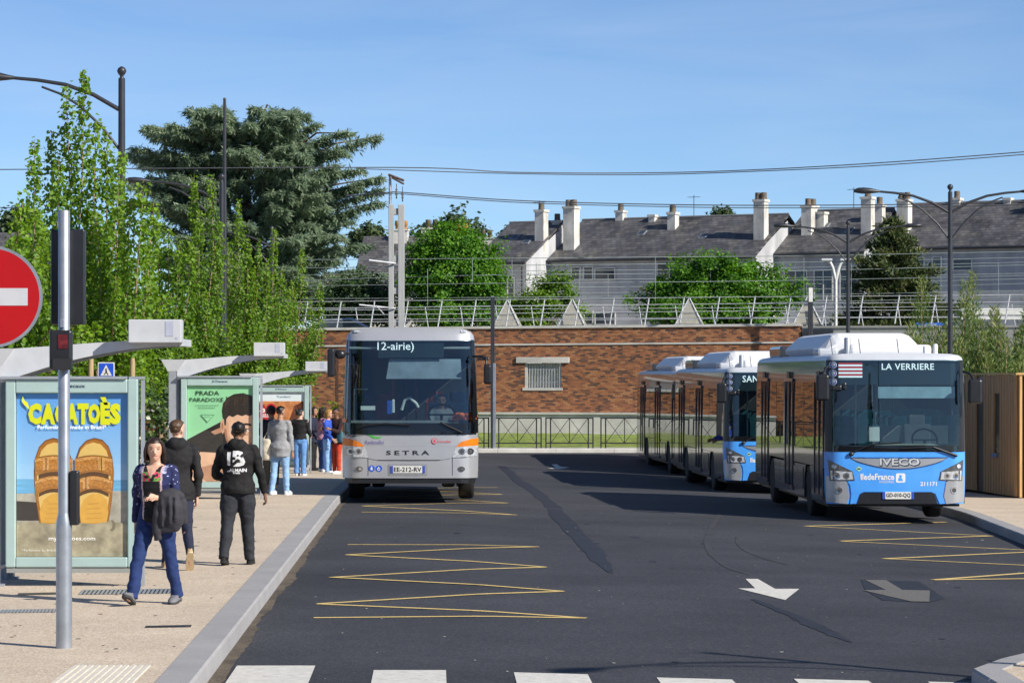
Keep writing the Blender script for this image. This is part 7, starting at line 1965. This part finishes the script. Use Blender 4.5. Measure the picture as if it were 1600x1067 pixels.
    q = lambda x, y, t: hc + HR @ Vector((x * hwid, y * hdep, t * hh))
    loft(b, [(*q(0, -.85, .05), .006 * h, .004 * h), (*q(0, -1.0, -.18), .007 * h, .007 * h), (*q(0, -1.06, -.3), .0095 * h, .007 * h), (*q(0, -.86, -.38), .006 * h, .004 * h)], n=8)
    for sx in (-1, 1): b.ell(tuple(q(sx * 1.0, .08, -.1)), (.006 * h, .012 * h, .02 * h), 8, 6)
    inv = HR.inverted()
    def paint(c, nrm):
        l = inv @ (Vector(c) - hc); x, y, t = abs(l.x) / hwid, l.y / hdep, l.z / hh
        if y < -.3 and -1.1 < t < 1.1:
            if abs(x - .42) < .15 and abs(t - .03) < .05: return 3
            if abs(x - .44) < .22 and abs(t - .2 + .12 * abs(x - .4)) < .035: return 2
            if x < .36 and abs(t + .58 - .25 * x * x) < .06: return 1
        return 0
    def fingers(t):
        for i, sx in ((0, -1), (1, 1)):
            w_, hd = J['wr%d' % i], J['hd%d' % i]; ax = Vector((1, 0, 0)); side = (Vector((0, 1, 0)) - hd * hd.y)
            side = side.normalized() if side.length > .2 else Vector((0, 0, 1)); nrm = hd.cross(side).normalized() * sx
            if nrm.x * sx > 0: nrm = -nrm                                          # palm faces the thigh
            for k, (o, ln) in enumerate(((-.0175, .036), (-.006, .042), (.006, .039), (.017, .030))):
                a = w_ + hd * .048 * h + side * o * h; c1 = a + (hd * .9 + nrm * .25).normalized() * ln * .45 * h; c2 = c1 + (hd * .55 + nrm * .8).normalized() * ln * .35 * h; c3 = c2 + (hd * .1 + nrm).normalized() * ln * .28 * h
                t.tube([a, c1, c2, c3], [.0056 * h, .0053 * h, .0048 * h, .0036 * h], 6)
            a = w_ + hd * .018 * h - side * .016 * h; t.tube([a, a + (hd * .7 - side * .7 + nrm * .3).normalized() * .022 * h, a + (hd * 1.3 - side * .75 + nrm * .7).normalized() * .042 * h], [.0068 * h, .0062 * h, .0045 * h], 6)
    body = skin_mesh(b, 'body', [SKIN[skin], LIP, BROW, EYE], root, min(voxel, .011), 2, paint=paint, extra=fingers)
    # ---- trousers
    b = MB(); rows = [r for r in torso(b, 1.0, .5) if r[2] < T(0, 0, .595).z]
    p = T(0, .004 * h, .47); rows = [(p.x, p.y, p.z + .01, .075 * h, .06 * h)] + [(r[0], r[1], r[2], r[3] * 1.05 * pants_w ** .3, r[4] * 1.1) for r in rows]
    loft(b, rows, n=20)
    for i, sx in ((0, -1), (1, 1)):
        a, c, e = J['hip%d' % i], J['knee%d' % i], J['ank%d' % i]; e2 = c.lerp(e, 1.04 - crop); g = pants_w
        loft(b, [(*(a + Vector((0, 0, .03 * h))), .05 * h, .06 * h), (*a.lerp(c, .3), .053 * h * g, .058 * h * g), (*a.lerp(c, .75), .042 * h * g, .045 * h * g), (*c, .037 * h * g, .039 * h * g), (*c.lerp(e, .35), .035 * h * g, .04 * h * g), (*c.lerp(e, .75 - crop * .5), (.030 + flare * .5) * h * g, (.033 + flare * .6) * h * g), (*e2, (.028 + flare) * h * g, (.033 + flare * 1.3) * h * g)], n=16)
    skin_mesh(b, 'trousers', cloth(pants), root, voxel, 2, .011 * h / 1.7, 8)
    # ---- shoes
    for i in (0, 1):
        e = J['ank%d' % i]; f = R(J['fp%d' % i]); fd = Vector((0, -math.cos(f), math.sin(f))); fu = Vector((0, math.sin(f), math.cos(f))); B = e - fu * .042 * h
        b = MB()
        for z0, z1, g, mi in ((0, .014, 1.06, 1), (.0145, .05, 1.0, 0)):
            ol = [(-.035, .0), (-.034, .016), (-.01, .021), (.035, .021), (.075, .026), (.105, .024), (.122, .012), (.126, 0)]
            ring = [(l, w2) for l, w2 in ol] + [(l, -w2) for l, w2 in ol[-2:0:-1]]
            def rp(l, w2, zz, k=1.0): return B + fd * (l * h * k) + Vector((1, 0, 0)) * (w2 * h * g * k) + fu * zz * h
            if mi: b.rings([[rp(l, w2, z0) for l, w2 in ring], [rp(l, w2, z1) for l, w2 in ring]], 1, True)
            else:
                tops = [(.0145, 1), (.026, 1), (.036, .93), (.046, .80)]
                rr = []
                for zz, k in tops: rr.append([rp((l if l < .02 else .02 + (l - .02) * (1 if zz < .03 else (.72 if zz < .04 else .42))), w2 * k, zz) for l, w2 in ring])
                b.rings(rr, 0, True)
        b.build('shoe', [cloth(shoe, .1), cloth(sole, .1)], root)
    # ---- top
    b = MB(); rows = torso(b, 1.0, .5); k0 = T(0, 0, .5).z; rows = [(r[0], r[1], r[2], r[3] * 1.10 * top_w, r[4] * 1.2 * top_w ** .8) for r in rows if r[2] > T(0, 0, top_len).z]
    p = T(0, .004 * h, top_len); hw_ = 1.13 if top_len < .475 else 1.0; rows = [(p.x, p.y, p.z, .098 * h * top_w * hw_, .076 * h * top_w * hw_)] + [(r[0], r[1], r[2], r[3] * (hw_ if r[2] < T(0, 0, .58).z else 1), r[4] * (hw_ if r[2] < T(0, 0, .58).z else 1)) for r in rows[:-1]]
    p = T(0, .007 * h, .838); rows.append((p.x, p.y, p.z, .052 * h, .05 * h)); 
    loft(b, rows, side=tr @ Vector((1, 0, 0)), n=24)
    for i, sx in ((0, -1), (1, 1)):
        s, l, w_ = J['sh%d' % i], J['elb%d' % i], J['wr%d' % i]; g = top_w ** .5
        rr = [(*(s + Vector((-sx * .045 * h, 0, .012 * h))), .03 * h, .034 * h), (*(s + Vector((-sx * .004 * h, 0, .004 * h))), .032 * h * g, .036 * h * g), (*s.lerp(l, .5), .031 * h * g, .034 * h * g)]
        if sleeve > .5: rr += [(*l, .029 * h * g, .031 * h * g), (*l.lerp(w_, .5), .027 * h * g, .028 * h * g), (*l.lerp(w_, .92), .021 * h * g, .023 * h * g)]
        else: rr += [(*s.lerp(l, .85), .034 * h * g, .036 * h * g)]
        loft(b, rr, n=14)
    if hood:
        p = T(0, .045 * h, .835); loft(b, [(p.x - .06 * h, p.y - .035 * h, p.z + .005 * h, .02 * h, .02 * h), (p.x - .035 * h, p.y + .004 * h, p.z + .01 * h, .03 * h, .026 * h), (p.x, p.y + .016 * h, p.z - .002 * h, .036 * h, .03 * h), (p.x + .035 * h, p.y + .004 * h, p.z + .01 * h, .03 * h, .026 * h), (p.x + .06 * h, p.y - .035 * h, p.z + .005 * h, .02 * h, .02 * h)], side=(0, 0, 1))
        p = T(0, .0, .85); loft(b, [(p.x, p.y + .01 * h, p.z - .012 * h, .056 * h, .052 * h), (p.x, p.y + .012 * h, p.z + .02 * h, .047 * h, .046 * h), (p.x, p.y + .012 * h, p.z + .03 * h, .044 * h, .042 * h)])
    nm = 'jacket' if top_len < .5 else 'top'
    shirt = skin_mesh(b, nm, top_mats or cloth(top), root, voxel, 2, .013 * h / 1.7, 7, paint=(lambda c, n_: top_paint(c, n_, T, J, h)) if top_paint else None)
    # ---- hair
    hm = hair_mat or mat('hair_' + hair, rgb(hair), .55, var=.35, scale=30, stretch=(3, 3, .5)); b = MB()
    if hair_kind == 'short':
        for t, wv, fv, bv in [(-.1, .0, 0, 0)]: pass
        rs = []
        for t, k in ((-.32, .0), (-.3, .78), (-.05, .99), (.25, 1.045), (.45, 1.05), (.62, 1.0), (.76, .93), (.9, .68), (1.01, .34), (1.05, .05)):
            ring = []
            for j in range(18):
                a = 2 * math.pi * j / 18; cx, sy = math.cos(a), math.sin(a); wv, fv, bv = [np.interp(t, [z[0] for z in tb], [z[m] for z in tb]) for m in (1, 2, 3)]
                fr = fv * .985 if t > .62 else lerp(-.28, fv * .97, max(0, (t - .30) / .32)) if t > .30 else -.28
                yy = sy * bv * 1.06 if sy > 0 else sy * fr * 1.03
                if k < .8 and t < 0: yy = sy * .8 if sy > 0 else .25
                ring.append(hc + HR @ Vector((cx * wv * hwid * (1.05 if k else .4), yy * hdep, t * hh + .003 * h)))
            rs.append(ring)
        b.rings(rs, 0, True)
    else:
        ln = {'bob': -1.25, 'long': -2.3, 'bun': -.45, 'tied': -.5}[hair_kind]
        rs = []
        for t, wv, bk, fr in ((ln, .5, .75, -.3), (ln * .7 - .1, 1.0, 1.06, -.25), (-.5, 1.16, 1.2, -.18), (0, 1.2, 1.25, -.08), (.35, 1.16, 1.2, .3), (.62, 1.05, 1.1, .95), (.85, .8, .86, .74), (1.02, .45, .5, .4), (1.1, .1, .1, .1)):
            ring = []
            for j in range(20):
                a = 2 * math.pi * j / 20; cx, sy = math.cos(a), math.sin(a); ring.append(hc + HR @ Vector((cx * wv * hwid, (sy * bk if sy > 0 else sy * fr) * hdep + .01 * h * (t < .3), t * hh)))
            rs.append(ring)
        b.rings(rs, 0, True)
        if hair_kind == 'bob':
            for sx in (-1, 1): loft(b, [(*q(sx * .6, -.6, .78), .011 * h, .011 * h), (*q(sx * 1.02, -.3, .3), .010 * h, .014 * h), (*q(sx * 1.2, -.02, -.3), .012 * h, .02 * h), (*q(sx * 1.1, .05, -1.0), .008 * h, .016 * h)], n=8)
        if hair_kind == 'bun': b.ell(tuple(q(0, 1.3, .6)), (.022 * h, .02 * h, .022 * h), 10, 8)
        if hair_kind == 'tied': loft(b, [(*q(0, 1.05, .2), .014 * h, .014 * h), (*q(0, 1.35, -.3), .017 * h, .014 * h), (*q(0, 1.2, -1.4), .008 * h, .008 * h)], n=8)
    def strands(t_):
        if hair_kind not in ('bob', 'long'): return
        rr = random.Random(int(H * 1000)); end = {'bob': -1.3, 'long': -2.4}[hair_kind]
        for k_ in range(110):
            a = rr.uniform(-.35, 3.5); cx, sy = math.cos(a), math.sin(a); f_ = 1.0 + rr.uniform(-.02, .1); fl = rr.uniform(0, .35) * (1 if cx > 0 else .5)
            P_ = [q(cx * .5 * f_, max(sy, -.2) * .6 * f_, 1.0 + rr.uniform(-.05, .05)), q(cx * 1.08 * f_, sy * 1.14 * f_, .45), q(cx * 1.22 * f_, sy * 1.27 * f_, -.3), q(cx * (1.18 + fl) * f_, sy * (1.2 + fl * .5) * f_, end * rr.uniform(.6, 1.05))]
            P_ = [Vector(p_) for p_ in catmull(P_, 3)]; t_.tube(P_, [.0032 * h * (1 - .75 * i_ / len(P_)) + .0004 for i_ in range(len(P_))], 4)
    skin_mesh(b, 'hair', hm, root, .010, 2, .006, 26, extra=strands)
    root['_'] = 0
    del root['_']
    return root, J, T, h, body, shirt, hc, HR

def bag(root, name, pts, m, straps=(), thick=.05):
    """Soft bag hung on a person: rounded slab through (x, y, z) corners."""
    return None
def stand(u, v): g = ground(u, v, .15); return (g.x, g.y, g.z)

# the woman walking towards us
blue_jacket = [cloth('1b2350', .3, 20), cloth('0b0b10', .2), mat('jacket_print', rgb('8f93b5'), .85, var=.9, scale=45), mat('flower_print', (.55, .04, .10), .8, var=.9, scale=26), mat('leaf_print', (.10, .28, .05), .8, var=.7, scale=30), cloth('b9a3a8', .3, 30), SKIN['pale']]
def wpaint(c, n_, T, J, h):
    y0 = T(0, 0, .7).y; zf = .525 + (c.z - T(0, 0, .525).z) / h; ax = abs(c.x) / h
    if c.y < y0 - .012 * h and n_.y < .25 and .5 < zf < .86:
        w = .052 + .02 * (zf - .7)
        if ax < w + .012 and zf > .50:
            vee = max(0, (zf - .765)) * .62
            if zf > .765 and ax < vee: return 6
            if .745 < zf < .80 and ax < .056 and mnoise.noise((c.x * 26, c.z * 26, 1)) > -.12: return 3 if mnoise.noise((c.x * 33, c.z * 33, 4)) > -.05 else 4
            return 1 if ax < w else 5
        if zf > .79 and ax < .085: return 2
    if zf > .60 and ax > .085 and mnoise.noise((c.x * 40, c.y * 40, c.z * 40)) > .42: return 2
    return 0
wl = stand(243, 944)
W, J, T, h, body, shirt, hc, HR = person('dark-haired woman in navy jacket and jeans walking towards us with a coat', wl, R(-14), 1.69, 'pale', legs=((20, 10, 6, 22), (-13, 4, 5, -6)), arms=((-12, 9, 14, 4), (8, 9, 92, 38)), head=20, nod=2,
    top_len=.485, top_w=1.04, pants='172f62', pants_w=1.06, flare=.006, shoe='6f7075', sole='3a3a3c', hair='2a1a14', hair_kind='bob', voxel=.0095, top_mats=blue_jacket, top_paint=wpaint)
def held_coat():
    e, w_ = J['elb1'], J['wr1']; b = MB(); m = e.lerp(w_, .45)
    # folded over the forearm: a thick roll on top, two hanging panels and an empty sleeve below
    loft(b, [(m.x + .15, m.y + .05, m.z + .02, .045, .06), (m.x + .08, m.y - .0, m.z + .045, .065, .085), (m.x - .01, m.y - .04, m.z + .035, .065, .085), (m.x - .07, m.y - .06, m.z + .0, .04, .06)], side=(0, 0, 1))
    loft(b, [(m.x + .04, m.y - .05, m.z + .06, .09, .05), (m.x + .05, m.y - .065, m.z - .06, .125, .055), (m.x + .05, m.y - .06, m.z - .18, .14, .05), (m.x + .03, m.y - .05, m.z - .29, .12, .045), (m.x + .03, m.y - .05, m.z - .33, .10, .03)], n=18)
    loft(b, [(m.x - .05, m.y - .06, m.z + .01, .04, .05), (m.x - .075, m.y - .07, m.z - .14, .05, .045), (m.x - .085, m.y - .065, m.z - .30, .05, .04), (m.x - .075, m.y - .06, m.z - .41, .042, .032)], n=12)
    loft(b, [(m.x + .14, m.y + .03, m.z + .0, .05, .05), (m.x + .165, m.y + .01, m.z - .14, .055, .05), (m.x + .18, m.y - .0, m.z - .25, .035, .03)], n=12)
    for k, dx in enumerate((-.02, .06, .12)):
        loft(b, [(m.x + dx, m.y - .10, m.z + .03, .018, .02), (m.x + dx + .012, m.y - .112, m.z - .12, .022, .022), (m.x + dx, m.y - .10, m.z - .27 + .03 * k, .014, .014)], n=8)
    o = skin_mesh(b, 'coat', cloth('303036', .35, 6), None, .010, 2, .012, 7)
    return o
def held_item(o, name, label, cat, person_root, group=None):
    """A carried thing stays a thing of its own: move it into world space."""
    o.parent = None; o.name = name
    o.matrix_world = Matrix.Translation(person_root.location) @ Matrix.Rotation(person_root.rotation_euler.z, 4, 'Z')
    return tag(o, label, cat, group)
held_item(held_coat(), 'coat', 'dark grey coat hanging over the arm of the woman in the navy jacket', 'coat', W)
b = MB(); hd = J['hd1']; pc = J['wr1'] + hd * .075
b.box(pc + Vector((-.012, -.02, .015)), (.022, .045, .09), 0, Matrix.Rotation(R(30), 3, 'Y')); o = b.build('phone', M['black_gloss'], bevel=.006); held_item(o, 'phone', 'small dark phone in the hand of the woman in the navy jacket', 'phone', W)

# two men in black walking away
P2 = stand(277, 888)
person('man in a plain black hooded jacket walking away, half hidden by the woman', P2, R(188), 1.80, 'pale', legs=((-18, 30, 2, -52), (16, 4, 2, 4)), arms=((-14, 9, 25, 8), (16, 9, 25, 8)), head=-42, top='17171b', top_len=.47, top_w=1.14, pants='1c2238', shoe='b49a78', sole='c9b48f', hair='4a3524', hair_kind='short', voxel=.013, hood=True)
P3 = stand(372, 882)
Bm, J3, T3, h3, body3, shirt3, *_ = person('man in a black sweatshirt with big white lettering on its back walking away', P3, R(176), 1.74, 'brown', legs=((6, 4, 3, 0), (-9, 10, 4, -10)), arms=((4, 14, 16, -2), (12, 16, 62, 22)), head=10, top='0e0e10', top_len=.50, top_w=1.22, pants='25282f', pants_w=1.28, shoe='121214', sole='1e1e20', hair='120d0a', hair_kind='short', voxel=.012, hood=True)
def back_print():
    """White print laid on the cloth of the back by finding the surface behind each point."""
    from mathutils.bvhtree import BVHTree
    bv = BVHTree.FromPolygons([v.co for v in shirt3.data.vertices], [tuple(p.vertices) for p in shirt3.data.polygons])
    def fn(a, z, d):
        hit = bv.ray_cast(Vector((-a, 1.0, z)), Vector((0, -1, 0)))[0]; y = hit.y if hit else .13
        return (-a, y + .003 + d, z)
    b = MB(); z0 = T3(0, 0, .525).z; Z = lambda f: z0 + (f - .525) * h3
    # big double letter: an upright, then a bowl
    patch(b, [(-.115, Z(.70)), (-.05, Z(.69)), (-.05, Z(.70)), (-.08, Z(.705)), (-.07, Z(.79)), (-.115, Z(.79))], fn, 0, 0, 0, .02)
    V, Fs = text_geo('B', .15, .19, bold=.05)
    bm = bmesh.new(); vs = [bm.verts.new((x + .03, z + Z(.745), 0)) for x, z in V]
    for f in Fs:
        try: bm.faces.new([vs[i] for i in f])
        except ValueError: pass
    bmesh.ops.subdivide_edges(bm, edges=bm.edges, cuts=2, use_grid_fill=True); bmesh.ops.triangulate(bm, faces=bm.faces); bm.verts.index_update()
    b.add([fn(v.co.x, v.co.y, .001) for v in bm.verts], [tuple(v.index for v in f.verts) for f in bm.faces]); bm.free()
    for s, zz, w_, hh_ in (('BALMAIN', .665, .24, .042), ('PARIS', .645, .085, .02)):
        V, Fs = text_geo(s, w_, hh_, bold=.035); b.add([fn(x, z + Z(zz), 0.002) for x, z in V], Fs)
    b.build('back_print', M['letter_white'], shirt3)
    s = MB(); pts = [(.135, Z(.80)), (.07, Z(.765)), (.0, Z(.725)), (-.07, Z(.69)), (-.15, Z(.65))]
    rows = [fn(a, z, .008) for a, z in pts]
    for a, c in zip(rows, rows[1:]):
        d = Vector((c[0] - a[0], 0, c[2] - a[2])).normalized(); up = Vector((-d.z, 0, d.x)) * .018
        A, C = Vector(a), Vector(c); s.add([A - up, C - up, C + up, A + up], [(0, 1, 2, 3)])
    s.build('bag_strap', cloth('1d1d20'), shirt3)
back_print()

# the group by the second shelter
P4 = stand(424, 770)
A4 = person('woman in a dark t-shirt and cropped khaki trousers beside the grey blazer', P4, R(200), 1.74, 'tan', arms=((0, 5, 8, 0), (0, 6, 10, 0)), head=-30, top='23252a', top_len=.46, top_w=1.1, pants='5d5443', pants_w=1.15, crop=.28, shoe='dddddd', hair='2b1a12', hair_kind='bun', voxel=.016, sleeve=.4)
P5 = stand(438, 773)
A5 = person('woman in grey blazer and pale jeans with a cream tote bag', P5, R(160), 1.73, 'tan', legs=((4, 3, 2, 0), (-6, 3, 3, 0)), arms=((3, 6, 10, 0), (-3, 8, 14, 0)), head=-25, top='8e9094', top_len=.43, top_w=1.08, pants='86a9d0', pants_w=1.08, shoe='f2f2f2', hair='1d1310', hair_kind='short', voxel=.015)
def tote(A, off, size, col, name, label, strap_to=None):
    Wr_, J_, T_, h_ = A[0], A[1], A[2], A[3]; b = MB(); x, y, z = off; sx, sy, sz = size
    loft(b, [(x, y, z - sz / 2, sx * .42, sy * .35), (x, y, z - sz * .42, sx * .5, sy * .5), (x, y, z, sx * .5, sy * .5), (x, y, z + sz * .4, sx * .44, sy * .3), (x, y, z + sz / 2, sx * .42, sy * .2)], n=16)
    o = skin_mesh(b, name, cloth(col, .12), None, .016, 2, .008, 8)
    s = MB(); top = Vector(strap_to)
    for k in (-.3, .3): s.tube([Vector((x + k * sx, y, z + sz * .48)), Vector((x + k * sx * .4, y, z + sz * .48)).lerp(top, .6), top], .01, 6)
    s.build('strap', cloth(col, .1), o)
    return held_item(o, name, label, 'bag', Wr_)
tote(A5, (.26, .06, .88), (.22, .13, .42), 'd8cfbb', 'tote_bag', 'cream tote bag on the shoulder of the woman in the grey blazer', (.17, .02, 1.42))
P6 = stand(469, 743)
A6 = person('woman in a black sweater and flared blue jeans facing away from us', P6, R(165), 1.68, 'pale', arms=((14, 8, 60, 12), (14, 8, 60, 12)), head=-35, top='111114', top_len=.535, top_w=1.05, pants='5e8cc4', pants_w=1.12, flare=.014, shoe='e8e0dd', hair='16100d', hair_kind='bun', voxel=.017)
P7 = stand(489, 735)
A7 = person('person in a navy coat and black trousers behind the black sweater', P7, R(70), 1.70, 'tan', arms=((20, 6, 70, 6), (4, 8, 14, 0)), top='1a2036', top_len=.44, top_w=1.08, pants='15161a', shoe='222222', sole='222222', hair='1a120e', hair_kind='long', voxel=.02)
tote(A7, (.24, .02, 1.02), (.18, .12, .22), '7fb3bf', 'shoulder_bag', 'pale teal shoulder bag of the person in the navy coat', (.17, 0, 1.4))
P8 = stand(513, 740)
A8 = person('fair-haired person in a bright blue top and pale jeans near the coach', P8, R(65), 1.66, 'pale', arms=((12, 6, 40, 0), (12, 6, 40, 0)), top='2b50b4', top_len=.48, pants='7da3d2', shoe='f0f0f0', hair='a97f45', hair_kind='bob', voxel=.02)
P9 = stand(526, 740)
A9 = person('person in a dark jacket and rust red trousers looking at a phone beside the coach', P9, R(-50), 1.70, 'brown', arms=((22, 6, 85, 18), (22, 6, 85, 18)), nod=18, top='2a1518', top_len=.46, top_w=1.1, pants='b13a1e', shoe='eeeeee', hair='120d0b', hair_kind='short', voxel=.02)
tote(A9, (.2, -.06, .95), (.26, .12, .28), '3f6f80', 'shoulder_bag', 'blue-grey shoulder bag of the person in rust red trousers', (.15, 0, 1.4))
P10 = stand(504, 737)
person('person in a pink and blue top almost hidden behind the fair-haired person', P10, R(120), 1.70, 'pale', top='c58fa6', top_len=.5, pants='30508f', shoe='e9e9e9', hair='241712', hair_kind='long', voxel=.022)
# drivers
def driver(root_bus, x, y, zseat, label, top, skin, hair):
    loc = root_bus.matrix_world.translation if False else root_bus.location
    pr = person(label, (loc[0] + x, loc[1] + y, 0), 0, 1.74, skin, legs=((82, 80, 6, 0), (82, 80, 6, 0)), arms=((42, 6, 45, 6), (42, 6, 45, 6)), top=top, top_len=.52, top_w=1.06, pants='22242c', shoe='222222', sole='222222', hair=hair, hair_kind='short', voxel=.02)
    hz = pr[1]['hip0'].z; pr[0].location.z = loc[2] + zseat + .11 - hz
    return pr
driver(COACH, .6, 1.62, 1.15, 'coach driver in a white shirt behind the steering wheel', 'e6e6e6', 'pale', '3a2a1e')
cb = [o for o in COL.objects if o.name.startswith('city_bus')]
bus2 = [o for o in cb if 'second' in o['label']][0]
p_ = person('person in a blue top standing in the open front door of the second city bus', (bus2.location.x - 1.12, bus2.location.y + .9, bus2.location.z + .38), R(-78), 1.6, 'brown', arms=((26, 6, 42, 0), (26, 6, 42, 0)), top='2b3f9a', top_len=.5, pants='1c2030', shoe='222222', sole='222222', hair='140e0b', hair_kind='short', voxel=.022)
